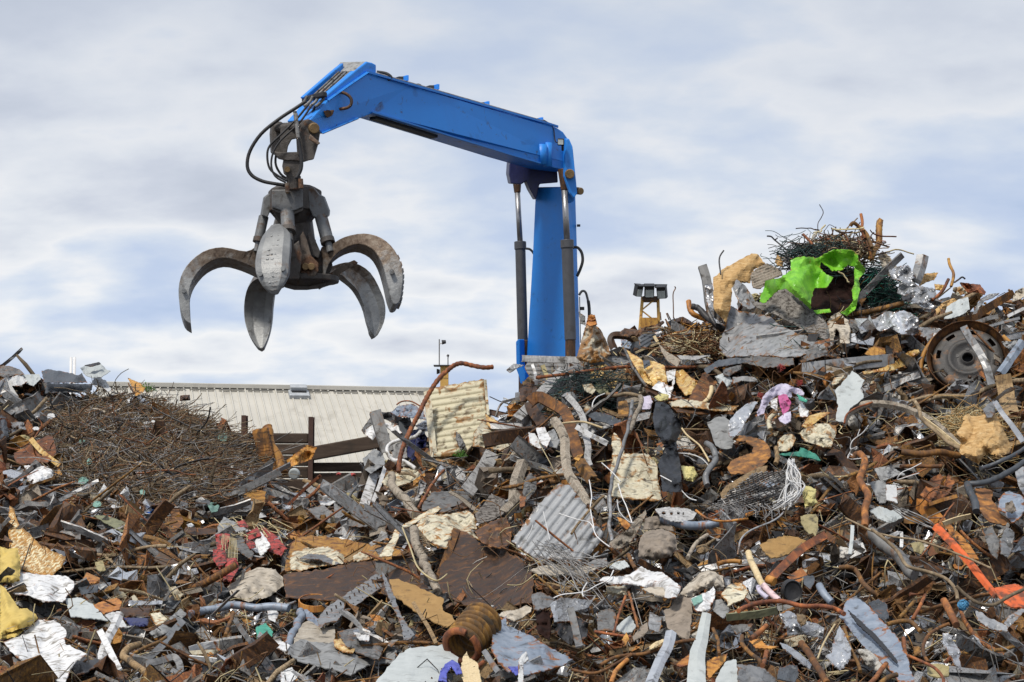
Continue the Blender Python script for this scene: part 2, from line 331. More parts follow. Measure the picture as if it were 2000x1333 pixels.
lo.rotation_euler = sd.to_track_quat('Z', 'Y').to_euler(); lo.location = (0, 0, 30)
sc.view_settings.view_transform = 'Standard'; sc.view_settings.look = 'None'; sc.view_settings.exposure = 0.0; sc.view_settings.gamma = 1
# ------------------------------------------------------------------ ground
g = 900
o = mk('ground', [(-g, -60, 0), (g, -60, 0), (g, 1500, 0), (-g, 1500, 0)], [(0, 1, 2, 3)], 'yard'); tag(o, kind='structure')
# ------------------------------------------------------------------ heap body under the scrap
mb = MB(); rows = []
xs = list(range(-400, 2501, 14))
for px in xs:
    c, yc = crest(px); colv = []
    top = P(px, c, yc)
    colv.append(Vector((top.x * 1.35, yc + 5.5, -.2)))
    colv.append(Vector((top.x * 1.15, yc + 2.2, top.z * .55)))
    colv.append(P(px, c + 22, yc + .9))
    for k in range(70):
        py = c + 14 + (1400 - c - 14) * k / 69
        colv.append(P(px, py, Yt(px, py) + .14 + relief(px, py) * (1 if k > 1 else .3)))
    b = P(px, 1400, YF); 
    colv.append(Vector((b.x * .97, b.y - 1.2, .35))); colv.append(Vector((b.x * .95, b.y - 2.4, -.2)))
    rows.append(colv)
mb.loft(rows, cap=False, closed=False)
o = mb.build('heap_terrain', 'soilshade', smooth=True); tag(o, kind='structure')
# ------------------------------------------------------------------ long shed behind
YA = 60.0
A = P(190, 756.5, YA); B = P(850, 768, 62.6); ridge = (B - A); rd = ridge.normalized()
down = Vector((.26, -.966, -.52)); down.normalize()
shed = empty('shed', (A + B) / 2 - Vector((0, 0, A.z)), 'long low industrial shed with a pale ribbed metal roof behind the fence', 'building')
mb = MB(); L = 8.5; nv = rd.cross(down).normalized()
if nv.z < 0: nv = -nv
mb.box((A + B) / 2 + down * L / 2, ridge / 2, down * L / 2, nv * .06)
back = Vector((-.26, .966, -.52)).normalized()
nb = rd.cross(back).normalized(); nb = nb if nb.z > 0 else -nb
mb.box((A + B) / 2 + back * L / 2, ridge / 2, back * L / 2, nb * .06)
k = 0.0
while k < ridge.length:
    mb.box(A + rd * k + down * (L / 2) + nv * .09, rd * .022, down * L / 2, nv * .02); k += .27
mb.build('roof', 'roof', shed)
mb = MB(); mb.box((A + B) / 2 + Vector((0, 0, .13)), ridge / 2, Vector((.05, -.18, -.02)), Vector((0, 0, .07))); mb.build('ridge_cap', 'roof', shed)
mb = MB(); k = .05
while k < ridge.length:
    mb.box(A + rd * (k + .5) + down * .3 + nv * .12, rd * .44, down * .035, nv * .012); k += 1.02
mb.build('ridge_vent_slot', 'roofdark', shed)
mb = MB(); C1 = (A + B) / 2 + down * (L - .5); C2 = (A + B) / 2 + back * (L - .5)
for C_ in (C1, C2): mb.box(Vector((C_.x, C_.y, (C_.z - .2) / 2)), ridge / 2 * .99, Vector((.03, .1, 0)), Vector((0, 0, (C_.z - .2) / 2)))
for E_, s in ((A, 1), (B, -1)):
    q = E_ + rd * s * .3
    mb.add([q + down * (L - .5) - Vector((0, 0, .2)), q - Vector((0, 0, .2)), q + back * (L - .5) - Vector((0, 0, .2)), Vector(((q + back * (L - .5)).x, (q + back * (L - .5)).y, 0)), Vector(((q + down * (L - .5)).x, (q + down * (L - .5)).y, 0))], [(0, 1, 2, 3, 4)])
mb.build('wall', 'wall', shed)
vc = P(584, 771, YA + 1.2 - .3); vb = MB(); vb.box(vc, rd * .36, down * .24, nv * .08); vt = vb.build('roof_vent', 'roofvent', shed, bevel=.02)
vb = MB(); vb.box(vc - down * .22 + nv * .16 , rd * .3, down * .14, nv * .09); vb.build('vent_hood', 'roofvent', shed, bevel=.03)
vb = MB(); vb.box(vc - down * .04 + nv * .095, rd * .26, down * .05, nv * .02); vb.build('vent_opening', 'black', shed)
# ------------------------------------------------------------------ sleeper fence
fl = empty('timber_fence', P(560, 1400, 16), 'dark timber sleeper wall between rusty steel posts in front of the shed', 'fence')
def plank(a, b, h, dep=.09, name='plank', m='fence'):
    q = MB(); q.box((a + b) / 2, (b - a) / 2, Vector((0, dep, 0)), Vector((0, 0, h / 2))); q.build(name, m, fl, bevel=.012)
for i, (ya, yb) in enumerate(((846, 866), (867, 888), (889, 910), (911, 934), (935, 958), (959, 985))):
    plank(P(425, (ya + yb) / 2, 16.0), P(604, (ya + yb) / 2 + 1, 16.0), (yb - ya) * 16 / F * .97)
for i, (ya, yb) in enumerate(((904, 922), (924, 946), (947, 968), (969, 990))):
    plank(P(613, (ya + yb) / 2, 16.0), P(790, (ya + yb) / 2 - 1, 16.0), (yb - ya) * 16 / F * .97)
plank(P(612, 886, 15.86), P(760, 859, 15.86), 27 * 16 / F, .05)
for px, top in ((478, 812), (608.5, 815), (742, 868)):
    q = MB(); a = P(px, top, 15.9); z = Vector((a.x, a.y, 0)); c_ = (a + z) / 2; hh = (a.z) / 2; wd = 4.6 * 15.9 / F
    q.box(c_ + Vector((0, -.055, 0)), Vector((wd, 0, 0)), Vector((0, .008, 0)), Vector((0, 0, hh)))
    q.box(c_ + Vector((0, .055, 0)), Vector((wd, 0, 0)), Vector((0, .008, 0)), Vector((0, 0, hh)))
    q.box(c_, Vector((.008, 0, 0)), Vector((0, .047, 0)), Vector((0, 0, hh)))
    q.build('post', 'fencepost', fl)
# ------------------------------------------------------------------ flue pipes
fe = empty('flue', Vector((P(142, 700, 40).x, 40, 0)), 'twin white flue pipes rising beyond the left scrap pile', 'chimney')
for px in (139, 146):
    q = MB(); a = P(px, 698, 40); q.cyl(Vector((a.x, a.y, 0)), a, .033, 12); q.build('pipe', 'fluewhite', fe, smooth=True)
# ------------------------------------------------------------------ camera pole far off
Y0 = 42; ae = empty('camera_mast', Vector((P(868, 700, Y0).x, Y0, 0)), 'yellow post carrying a small platform, antenna and cameras beyond the cream panel', 'mast')
q = MB(); a = P(868, 716, Y0); q.box(Vector((a.x, Y0, a.z / 2)), Vector((.1, 0, 0)), Vector((0, .1, 0)), Vector((0, 0, a.z / 2))); q.build('post', 'yellowsteel', ae)
q = MB(); q.box(P(868, 715, Y0), Vector((.26, 0, 0)), Vector((0, .2, 0)), Vector((0, 0, .012))); q.build('platform', 'dark', ae)
q = MB(); q.cyl(P(858, 716, Y0), P(858, 663, Y0), .014, 8); q.cyl(P(858, 672, Y0), P(871, 669, Y0), .012, 6); q.build('antenna_pole', 'wire', ae)
q = MB(); q.cyl(P(875, 716, Y0), P(875, 694, Y0), .012, 8); q.build('short_pole', 'dark', ae)
for a, b, r, nm in (((863, 669), (871, 668), .06, 'camera'), ((874, 697), (876, 693), .035, 'sensor'), ((853, 726), (859, 726), .07, 'floodlight'), ((876, 719), (880, 719), .05, 'floodlight')):
    q = MB(); q.cyl(P(*a, Y0), P(*b, Y0), r, 10, r * .7); q.build(nm, 'dark', ae)
# ------------------------------------------------------------------ floodlight tower
Y0 = 30; te = empty('light_tower', Vector((P(1268, 640, Y0).x, Y0, 0)), 'rusty yellow lattice tower with three black floodlights behind the right pile', 'light tower')
q = MB()
leg = {}
for i, (px, pb) in enumerate(((1255, 1250), (1285, 1287))):
    for d in (0, .32):
        a = P(px, 580, Y0 + d); b = P(pb, 640, Y0 + d); b = b + (b - a) * 5.2; leg[i, d] = (a, b)
        q.cyl(a, b, .028, 6)
for k in range(14):
    for (i, d), (j, e) in ((((0, 0)), ((1, 0))), (((0, .32)), ((1, .32)))):
        a0, b0 = leg[i, d]; a1, b1 = leg[j, e]; t0 = k / 14; t1 = (k + 1) / 14
        p_, q_ = (a0.lerp(b0, t0), a1.lerp(b1, t1)) if k % 2 else (a1.lerp(b1, t0), a0.lerp(b0, t1))
        q.cyl(p_, q_, .014, 5)
q.build('lattice', 'yellowsteel', te)
q = MB(); q.box(P(1268, 631, Y0 - .06), Vector((.15, 0, 0)), Vector((0, .03, 0)), Vector((0, 0, .09))); q.build('plate', 'ochre', te)
q = MB(); q.box(P(1269, 585, Y0 + .1), Vector((.14, 0, 0)), Vector((0, .2, 0)), Vector((0, 0, .035))); q.build('head_frame', 'rustdark', te)
q = MB(); q.box(P(1271, 558, Y0 + .1), Vector((.285, 0, 0)), Vector((0, .03, 0)), Vector((0, 0, .02))); q.box(P(1271, 568, Y0 + .1), Vector((.02, 0, 0)), Vector((0, .03, 0)), Vector((0, 0, .12))); q.build('crossbar', 'black', te)
for px, py, wd, hh, yw in ((1246.5, 568, .062, .11, -.5), (1268, 569, .085, .12, 0), (1293, 571, .085, .12, .35)):
    c_ = P(px, py, Y0 - .12); ax = Vector((math.cos(yw), -math.sin(yw), 0)); ay = Vector((math.sin(yw), math.cos(yw), .35)).normalized(); az = ax.cross(ay).normalized()
    q = MB(); q.box(c_, ax * wd, ay * .06, az * hh * .9); fo = q.build('floodlight', 'black', te, bevel=.01)
    q = MB(); q.box(c_ - ay * .062 - az * hh * .25, ax * wd * .82, ay * .004, az * hh * .55); q.build('lens', 'lens', fo)
    q = MB(); q.box(c_ + az * hh * .95 - ay * .03, ax * wd * 1.05, ay * .1, az * .008); q.build('visor', 'black', fo)
# ------------------------------------------------------------------ crane
def Yb(px): return 19.5 - (1095 - px) * .0062
crane = empty('crane', Vector((P(1080, 690, 20).x, 20.2, 0)), 'blue material handling crane arm rising behind the scrap heap', 'crane')
def ext(name, pts, m, parent, dx, dy, dY, Y=None, bevel=.012, off=0, smooth=False):
    """a plate cut to a side outline, with depth"""
    v = []
    for p in pts: v.append(P(p[0], p[1], (Y if Y is not None else Yb(p[0])) + off))
    nn = len(v)
    for p in pts: v.append(P(p[0] + dx, p[1] + dy, (Y if Y is not None else Yb(p[0])) + off + dY))
    f = [tuple(range(nn)), tuple(range(2 * nn - 1, nn - 1, -1))] + [(i, (i + 1) % nn, nn + (i + 1) % nn, nn + i) for i in range(nn)]
    return mk(name, v, f, m, parent, bevel=bevel, smooth=smooth)
DX, DY, DZ = -46, 3, .34
BO = [(719, 143), (800, 166), (900, 195), (1000, 224), (1070, 243), (1088, 250), (1100, 258), (1109, 271), (1114, 290), (1116, 320), (1108, 335), (1086, 329), (997, 304), (860, 262), (728, 222), (699, 233), (664, 248), (630, 262), (620, 252), (606, 234), (640, 196), (680, 168)]
boom = ext('boom', BO, 'blue', crane, DX, DY, DZ)
# flanges: a thin lip along the upper and lower edges of the side plate
def lip(pts, hw, name='flange', m='blue', par=None, o=-.02):
    q = MB()
    for a, b in zip(pts, pts[1:]):
        A_ = P(a[0], a[1], Yb(a[0]) + o); B_ = P(b[0], b[1], Yb(b[0]) + o)
        d = (B_ - A_); up = d.cross(Vector((0, 1, 0))).normalized()
        q.box((A_ + B_) / 2, d / 2 * 1.02, Vector((-.002, .018, 0)), up * hw)
    q.build(name, m, par or boom)
lip([(719, 141.5), (900, 193.5), (1070, 241.5), (1090, 248)], .011)
lip([(719, 141.5), (680, 168), (641, 196)], .011)
lip([(729, 220), (860, 260), (997, 302.5), (1086, 328)], .008)
lip([(699, 231.5), (630, 260.5)], .008)
# tip housing
ext('tip_rail', [(717, 121), (727, 123), (735, 127), (735, 146), (719, 145), (642, 198), (636, 187), (692, 140)], 'blue', crane, -9, 0, .06, off=.0)
ext('tip_rail', [(671, 123), (672, 140), (604, 192), (601, 198), (592, 190), (651, 139)], 'blue', crane, -7, 1, .05, off=.3)
tp = [P(665, 122, Yb(690) + .33), P(717, 120.5, Yb(717) + .02), P(692, 139, Yb(692) + .02), P(651, 140, Yb(670) + .33)]
mk('cover_plate', tp + [p + Vector((.01, .01, -.03)) for p in tp], [(0, 1, 2, 3), (7, 6, 5, 4), (0, 4, 5, 1), (1, 5, 6, 2), (2, 6, 7, 3), (3, 7, 4, 0)], 'tarp', crane)
tp = [P(651, 139, Yb(670) + .36), P(692, 141, Yb(692) + .05), P(640, 190, Yb(640) + .05), P(598, 190, Yb(620) + .36)]
mk('tip_floor', [p + Vector((.03, .02, -.03)) for p in tp] + [p + Vector((.04, .03, -.06)) for p in tp], [(0, 1, 2, 3), (7, 6, 5, 4), (0, 4, 5, 1), (1, 5, 6, 2), (2, 6, 7, 3), (3, 7, 4, 0)], 'dark', crane)
for a, b in (((662, 141), (610, 189)), ((668, 141), (617, 189)), ((676, 141), (624, 190)), ((683, 141), (631, 190))):
    q = MB(); q.cyl(P(*a, Yb(680) + .14), P(*b, Yb(620) + .14), .011, 8); q.build('hydraulic_pipe', 'galvdull', crane, smooth=True)
q = MB(); q.box(P(614, 190, Yb(614) + .12), Vector((.12, -.12, .0)), Vector((.02, .02, 0)), Vector((0, 0, .025))); q.build('clamp_block', 'black', crane, bevel=.008)
for i in range(4):
    q = MB(); a = (597 + i * 11, 196 + i * .3); q.tube([P(a[0] + 3, a[1] - 8, Yb(610) + .1), P(a[0] - 2, a[1] + 2, Yb(610) + .1), P(a[0] - 14, a[1] + 12, Yb(610) + .08)], .016, 8); q.build('hose_fitting', 'galvdull', crane, smooth=True)
def hose(pts, r, Y, m='hose', par=None, name='hose', n=8):
    q = MB(); q.tube([P(a[0], a[1], (a[2] if len(a) > 2 else Y)) for a in pts], r, n); return q.build(name, m, par or crane, smooth=True)
YT = Yb(600)
hose([(598, 198), (580, 210), (545, 233), (510, 262), (488, 296), (483, 325), (492, 343), (512, 354), (535, 359), (556, 362)], .0175, YT + .02)
hose([(604, 202), (580, 232), (550, 262), (527, 285), (522, 305), (527, 330), (545, 345), (562, 354)], .011, YT - .12)
hose([(610, 204), (585, 240), (548, 275), (533, 300), (530, 325), (538, 345), (558, 357)], .010, YT - .16)
hose([(617, 206), (598, 240), (575, 262), (545, 290), (538, 318), (548, 340), (562, 350)], .012, YT + .2)
hose([(576, 218), (579, 245), (583, 275), (588, 305), (588, 330), (578, 350)], .018, YT - .2)
q = MB(); q.tube([P(577, 222, YT - .2), P(580, 248, YT - .2), P(583, 272, YT - .2)], .021, 8); q.build('hose_guard', 'galvdull', crane, smooth=True)
hose([(664, 180), (676, 184), (685, 192), (686, 203), (678, 211), (658, 214)], .016, Yb(670) - .05, 'rustdark')
ext('hose_bracket', [(633, 217), (654, 215), (650, 226), (640, 231)], 'rust', crane, -3, 0, .05, off=-.05)
q = MB(); q.cyl(P(641, 222, Yb(640) - .09), P(640, 222, Yb(640)), .035, 10); q.build('bracket_boss', 'rustdark', crane)
# pipes and clips along the top of the boom
for dz_, dy_ in ((0, -3), (.1, -4), (.2, -3.5)):
    q = MB(); q.tube([P(736 - dz_ * 130, 147 + dy_, Yb(736) + dz_), P(860 - dz_ * 130, 182.5 + dy_, Yb(860) + dz_), P(1060 - dz_ * 130, 240 + dy_, Yb(1060) + dz_)], .012, 6); q.build('hydraulic_pipe', 'galvdull', crane, smooth=True)
for px, py in ((795, 156), (855, 173), (953, 206), (1058, 237)):
    q = MB(); q.box(P(px - 14, py + 1, Yb(px) + .14), Vector((.012, .0, 0)), Vector((-.09, .1, 0)), Vector((0, 0, .032))); q.build('pipe_clip', 'blue', crane, bevel=.006)
    q = MB(); q.box(P(px - 19, py, Yb(px) + .14), Vector((.03, 0, 0)), Vector((-.05, .06, 0)), Vector((0, 0, .02))); q.build('clip_pad', 'black', crane)
hose([(736, 141), (750, 143), (758, 146), (764, 152), (757, 156), (748, 149)], .017, Yb(750) + .05)
hose([(808, 168), (817, 166), (824, 170), (830, 175)], .014, Yb(820) + .05)
hose([(1040, 236), (1056, 233), (1073, 242), (1081, 252), (1083, 266), (1085, 277), (1090, 279)], .0065, 19.4)
# underside recess plates
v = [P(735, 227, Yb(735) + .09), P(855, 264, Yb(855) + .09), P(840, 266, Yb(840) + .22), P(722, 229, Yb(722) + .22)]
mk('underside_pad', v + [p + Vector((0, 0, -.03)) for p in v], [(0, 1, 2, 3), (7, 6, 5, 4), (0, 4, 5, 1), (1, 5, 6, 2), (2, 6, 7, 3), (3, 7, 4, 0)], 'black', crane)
# knuckle
ext('knuckle_gusset', [(996, 308), (1030, 313), (1088, 326), (1090, 357), (1054, 360), (1047, 391), (1035, 371), (1028, 354), (1018, 361), (998, 359), (994, 340)], 'navy', crane, -6, 0, .25, Y=19.75)
ext('knuckle_plate', [(1105, 271), (1112, 271), (1119, 287), (1126, 355), (1128, 378), (1122, 388), (1114, 377), (1107, 357), (1103, 345), (1103, 304)], 'blue', crane, -4, 0, .05, Y=19.3)
ext('knuckle_plate', [(1105, 290), (1119, 290), (1126, 362), (1122, 392), (1114, 398), (1108, 380)], 'blue', crane, -10, 0, .4, Y=19.5)
q = MB(); q.cyl(P(1113, 340, 19.2), P(1110, 340, 19.6), .055, 20); q.build('pivot_pin', 'bronze', crane, bevel=.008)
q = MB(); q.cyl(P(1118, 372, 19.5), P(1135, 374, 19.35), .042, 16); q.build('pivot_pin', 'bronze', crane, bevel=.008)
q = MB(); q.cyl(P(1058, 283, Yb(1058) - .01), P(1058, 322, Yb(1060) - .01), .06, 12); q.cyl(P(1070, 280, Yb(1070) - .015), P(1070, 326, Yb(1070) - .015), .05, 12); q.build('boss_tube', 'blue', crane, smooth=True)
# work lamp
q = MB(); q.box(P(1095.5, 278, 19.2), Vector((.038, .01, 0)), Vector((0, .04, 0)), Vector((0, 0, .035))); lm = q.build('work_lamp', 'black', crane, bevel=.006)
q = MB(); q.box(P(1095, 278, 19.155), Vector((.03, .008, 0)), Vector((0, .003, 0)), Vector((0, 0, .028))); q.build('lens', 'lens', lm)
q = MB(); q.cyl(P(1099, 285, 19.2), P(1099, 294, 19.25), .014, 8); q.build('lamp_bracket', 'dark', lm)
# mast
def ring(pts): return [P(*p) for p in pts]
m1 = ring([(1046, 366, 20.0), (1106, 365, 19.62), (1124, 365, 19.8), (1064, 366, 20.2)])
m2 = ring([(1040, 500, 20.05), (1110, 500, 19.62), (1128, 500, 19.85), (1062, 500, 20.3)])
m3 = ring([(1028, 700, 20.1), (1114, 700, 19.6), (1134, 700, 19.9), (1060, 700, 20.45)])
m4 = [Vector((p.x, p.y, 1.1)) for p in m3]
q = MB(); q.loft([m1, m2, m3, m4]); q.build('mast', 'blueworn', crane, bevel=.015)
q = MB(); c_ = sum(m4, Vector()) / 4; q.cyl(Vector((c_.x, c_.y, 0)), Vector((c_.x, c_.y, 1.12)), .75, 32); q.build('turret', 'blueworn', crane, bevel=.03)
q = MB(); q.box(P(1130, 441, 19.8), Vector((.02, 0, 0)), Vector((0, .02, 0)), Vector((0, 0, .012))); q.build('grease_point', 'dark', crane)
# lift cylinders either side of the mast
for (tx, ty, ux_, uy_, bx, by, Y_, rr) in ((1010.5, 376, 1016, 474, 1022, 702, 20.25, .062), (1102.5, 371, 1107.5, 471, 1114, 664, 19.42, .066)):
    top = P(tx, ty, Y_); mid_ = P(ux_, uy_, Y_); bot = P(bx, by, Y_)
    q = MB(); q.cyl(mid_, bot, rr, 24); cyl_ = q.build('lift_cylinder', 'cylpaint', crane, smooth=False)
    q = MB(); q.cyl(mid_ + (mid_ - bot).normalized() * .01, mid_ - (mid_ - bot).normalized() * .085, rr * 1.16, 24); q.build('gland', 'cylpaint', cyl_, bevel=.006)
    q = MB(); q.cyl(top, mid_, rr * .53, 20); q.build('rod', 'chrome', cyl_, smooth=True)
    q = MB(); q.cyl(P(tx - 1.5, ty - 40, Y_), P(tx + .1, ty + 1, Y_), rr * 1.05, 14, rr * .62); q.build('rod_end', 'rustdark', cyl_, bevel=.008)
    q = MB(); q.tube([bot, Vector((bot.x, bot.y, 1.0))], rr * .9, 14); q.build('cylinder_foot', 'rustdark', cyl_)
hose([(1027, 486), (1034, 487), (1040, 492), (1046, 502)], .014, 20.1)
hose([(1118, 484), (1128, 484), (1136, 494), (1138, 510), (1133, 527), (1127, 540)], .017, 19.6)
hose([(1131, 577), (1137, 569), (1144, 572), (1149, 590)], .014, 19.75, 'galvdull', name='pipe_fitting')
hose([(1149, 588), (1151, 610), (1150, 660)], .019, 19.75)
q = MB(); q.box(P(1137, 603, 19.8), Vector((.025, 0, 0)), Vector((0, .02, 0)), Vector((0, 0, .018))); q.build('clip_pad', 'black', crane)
q = MB(); q.cyl(P(1132, 580, 19.8), P(1134, 670, 19.8), .006, 6); q.build('hydraulic_pipe', 'wire', crane)
ext('cylinder_bracket', [(1007, 668), (1011, 663), (1015, 663), (1016, 712), (1026, 728), (1026, 742), (1020, 752), (1015, 748), (1014, 738), (1008, 722)], 'blueworn', crane, 10, 0, .12, Y=20.0, off=0)
ext('cylinder_foot', [(1015, 664), (1030, 664), (1030, 712), (1024, 716), (1015, 712)], 'rustdark', crane, 4, 0, .2, Y=20.12)
# ------------------------------------------------------------------ grapple (hangs from the boom tip)
gr = empty('grapple', P(568, 560, 16.95), 'grey orange peel grapple with five curved tines hanging open from the blue boom', 'grapple')
def gx(name, pts, m, Y, dY=.12, dx=0, dy=0, par=None, bevel=.01): return ext(name, pts, m, par or gr, dx, dy, dY, Y=Y, bevel=bevel)
YG = YT
gx('yoke_ear', [(530, 262), (532, 244), (540, 237), (550, 238), (558, 246), (556, 270), (552, 298), (545, 306), (532, 299)], 'grapdark', YG + .1, .12, -4)
gx('yoke_ear', [(592, 236), (604, 233), (620, 242), (626, 258), (622, 282), (613, 312), (594, 316), (584, 302), (582, 270)], 'grapdark', YG - .12, .12, -4)
gx('yoke_bridge', [(548, 246), (566, 242), (600, 238), (598, 268), (570, 273), (563, 286), (560, 302), (548, 302)], 'grapdark', YG + .0, .14, -2)
gx('yoke_bridge', [(534, 296), (552, 298), (585, 297), (615, 300), (612, 311), (594, 317), (575, 314), (558, 314), (545, 311)], 'grapdark', YG - .04, .16, -2)
q = MB(); q.cyl(P(614, 251, YG - .2), P(610, 251, YG - .05), .052, 20); q.build('pin', 'bronze', gr, bevel=.008)
q = MB(); q.cyl(P(540, 250, YG + .1), P(598, 247, YG - .05), .045, 18); q.build('pin', 'grapdark', gr)
gx('hook_edge', [(606, 262), (626, 280), (621, 284), (602, 272)], 'grapbrown', YG - .2, .04)
gx('hanger_link', [(554, 308), (562, 304), (590, 303), (592, 320), (588, 340), (580, 350), (566, 350), (554, 340), (551, 325)], 'grapdark', YG - .02, .12)
q = MB(); q.cyl(P(561, 331, YG - .07), P(561, 331, YG + .12), .028, 14); q.build('link_pin', 'bronze', gr)
q = MB(); q.cyl(P(573, 345, YG + .05), P(574, 372, YG + .05), .075, 18, .06); q.build('rotator', 'grapdark', gr, bevel=.006)
q = MB(); q.cyl(P(587, 350, YG + .0), P(588, 368, YG + .0), .025, 10); q.cyl(P(561, 358, YG - .05), P(561, 376, YG - .05), .022, 10); q.build('fitting', 'grapbrown', gr)
GX, YC = 576, 16.95
# body core
q = MB(); q.cyl(P(GX, 366, YC), P(GX, 374, YC), .2, 10, .27); q.cyl(P(GX, 374, YC), P(GX, 415, YC), .27, 10, .27); q.cyl(P(GX, 415, YC), P(GX, 440, YC), .25, 10, .14); q.build('head', 'grapdark', gr, bevel=.01)
q = MB(); q.cyl(P(GX + 8, 425, YC), P(GX + 12, 500, YC), .11, 18, .15); q.cyl(P(GX + 12, 500, YC), P(GX + 14, 546, YC), .15, 18, .27); q.build('hub', 'grapdark', gr, smooth=False)
q = MB(); q.cyl(P(GX + 20, 541, YC), P(GX + 20, 553, YC), .34, 20, .34); q.cyl(P(GX + 20, 553, YC), P(GX + 20, 562, YC), .3, 20, .17); q.build('base_plate', 'grapdark', gr, bevel=.012)
# cylinder guards
gx('cylinder_guard', [(531, 371), (591, 370), (592, 405), (562, 417), (531, 405)], 'grapgrey', 16.58, .14)
gx('cylinder_guard', [(601, 369), (612, 366), (622, 380), (632, 385), (642, 412), (641, 422), (628, 430), (611, 423), (603, 406)], 'grapgrey', 16.75, .16, 3)
gx('cylinder_guard', [(517, 386), (530, 376), (531, 404), (523, 425), (511, 421)], 'grapgrey', 16.85, .16, -3)
gx('cylinder_guard', [(592, 372), (603, 370), (604, 400), (595, 410), (592, 404)], 'grapdark', 16.95, .14, 3)
gx('guard_lip', [(531, 405), (562, 417), (592, 405), (592, 412), (562, 424), (531, 411)], 'grapdark', 16.6, .14)
q = MB(); q.cyl(P(561, 374, 16.52), P(561, 374, 16.6), .022, 8); q.build('bolt', 'bronze', gr)
for (a, b, Y_, Y2, r, n_) in (((561, 415), (563, 452), 16.62, 16.5, .067, 1), ((627, 424), (640, 472), 16.8, 16.72, .064, 1), ((515, 424), (505, 470), 16.95, 16.9, .05, 1), ((598, 416), (606, 476), 17.2, 17.3, .055, 1), ((550, 420), (536, 470), 17.2, 17.3, .055, 1)):
    A_ = P(*a, Y_); B_ = P(*b, Y2); q = MB(); q.cyl(A_, B_, r, 20); c1 = q.build('tine_cylinder', 'grapgrey', gr)
    q = MB(); q.cyl(B_ - (B_ - A_).normalized() * .03, B_ + (B_ - A_).normalized() * .02, r * 1.12, 20); q.build('collar', 'grapdark', c1)
    q = MB(); q.cyl(B_, B_ + (B_ - A_).normalized() * .12, r * .55, 14); q.build('rod', 'grapgrey', c1)
# rusty centre lug with twin pins
gx('pin_lug', [(586, 462), (592, 452), (600, 470), (608, 500), (622, 514), (622, 530), (614, 540), (592, 541), (584, 526), (586, 506)], 'grapbrown', 16.62, .12)
gx('brace', [(600, 458), (608, 452), (626, 492), (622, 506), (612, 500)], 'grapdark', 16.7, .1)
for px in (596.5, 608):
    q = MB(); q.cyl(P(px, 521, 16.56), P(px, 521, 16.7), .036, 16); q.build('pin', 'bronze', gr, bevel=.006)
gx('hub_skirt', [(560, 470), (580, 470), (588, 505), (586, 545), (560, 545), (566, 505)], 'grapdark', 16.72, .1)
gx('hub_skirt', [(612, 505), (640, 480), (650, 520), (634, 560), (600, 562), (596, 541), (620, 535)], 'grapdark', 16.8, .12)
gx('hub_skirt', [(553, 545), (640, 545), (644, 552), (632, 556), (622, 564), (600, 567), (575, 567), (556, 562)], 'grapdark', 16.8, .2)
def tine(outer, inner, far, dYf, m='tine', bumps=False, Ys=None, root='grapbrown', nroot=0):
    """curved box: outer/inner edges of the near side plate, far = picture shift to the far side plate"""
    O, _ = smooth_path([P(*p) for p in outer], None, 3); I, _ = smooth_path([P(*p) for p in inner], None, 3)
    sh = [P(p[0] + far[0], p[1] + far[1], p[2] + dYf) - P(*p) for p in outer]; S_, _ = smooth_path(sh, None, 3)
    k = len(O); q = MB(); 
    q.loft([[O[i], I[i], I[i] + S_[i], O[i] + S_[i]] for i in range(k)])
    for j in range(len(q.f)): q.mi[j] = 1 if (j // 4) < nroot and j < len(q.f) - 2 else 0
    o = mk('tine', q.v, q.f, 'tinewear', gr, bevel=.012)
    return o, O, I, S_
# left tine
t1, O, I, S_ = tine([(504, 478, 16.9), (481, 491, 16.85), (435, 483, 16.8), (396, 492, 16.75), (364, 520, 16.72), (350, 553, 16.7), (350, 590, 16.7), (359, 622, 16.7), (371, 632, 16.7)],
     [(505, 528, 16.9), (470, 512, 16.85), (435, 504, 16.8), (403, 516, 16.75), (380, 541, 16.72), (370, 566, 16.7), (370, 590, 16.7), (371, 612, 16.7), (373, 633, 16.7)], (2, 19), .32, nroot=12)
# right front tine
t2, O, I, S_ = tine([(628, 482, 16.75), (646, 478, 16.7), (673, 463, 16.62), (711, 456, 16.5), (745, 465, 16.42), (771, 489, 16.36), (786, 526, 16.32), (786, 560, 16.3), (781, 588, 16.3), (773, 595, 16.3)],
     [(632, 552, 16.75), (643, 514, 16.7), (668, 488, 16.62), (700, 477, 16.5), (728, 488, 16.42), (744, 512, 16.36), (754, 545, 16.32), (760, 572, 16.3), (764, 584, 16.3), (768, 594, 16.3)], (-7, 17), .34, nroot=12)
# wear ribs on its outer face
q = MB()
for k in range(16, 30):
    p = O[min(k, len(O) - 1)] if k < len(O) else O[-1]
    if k < len(O) - 3: q.box(O[k] + S_[k] * .5, (O[k + 1] - O[k - 1]) * .16, S_[k] * .3, (O[k] - I[k]).normalized() * .022)
q.build('wear_ribs', 'tine', t2)
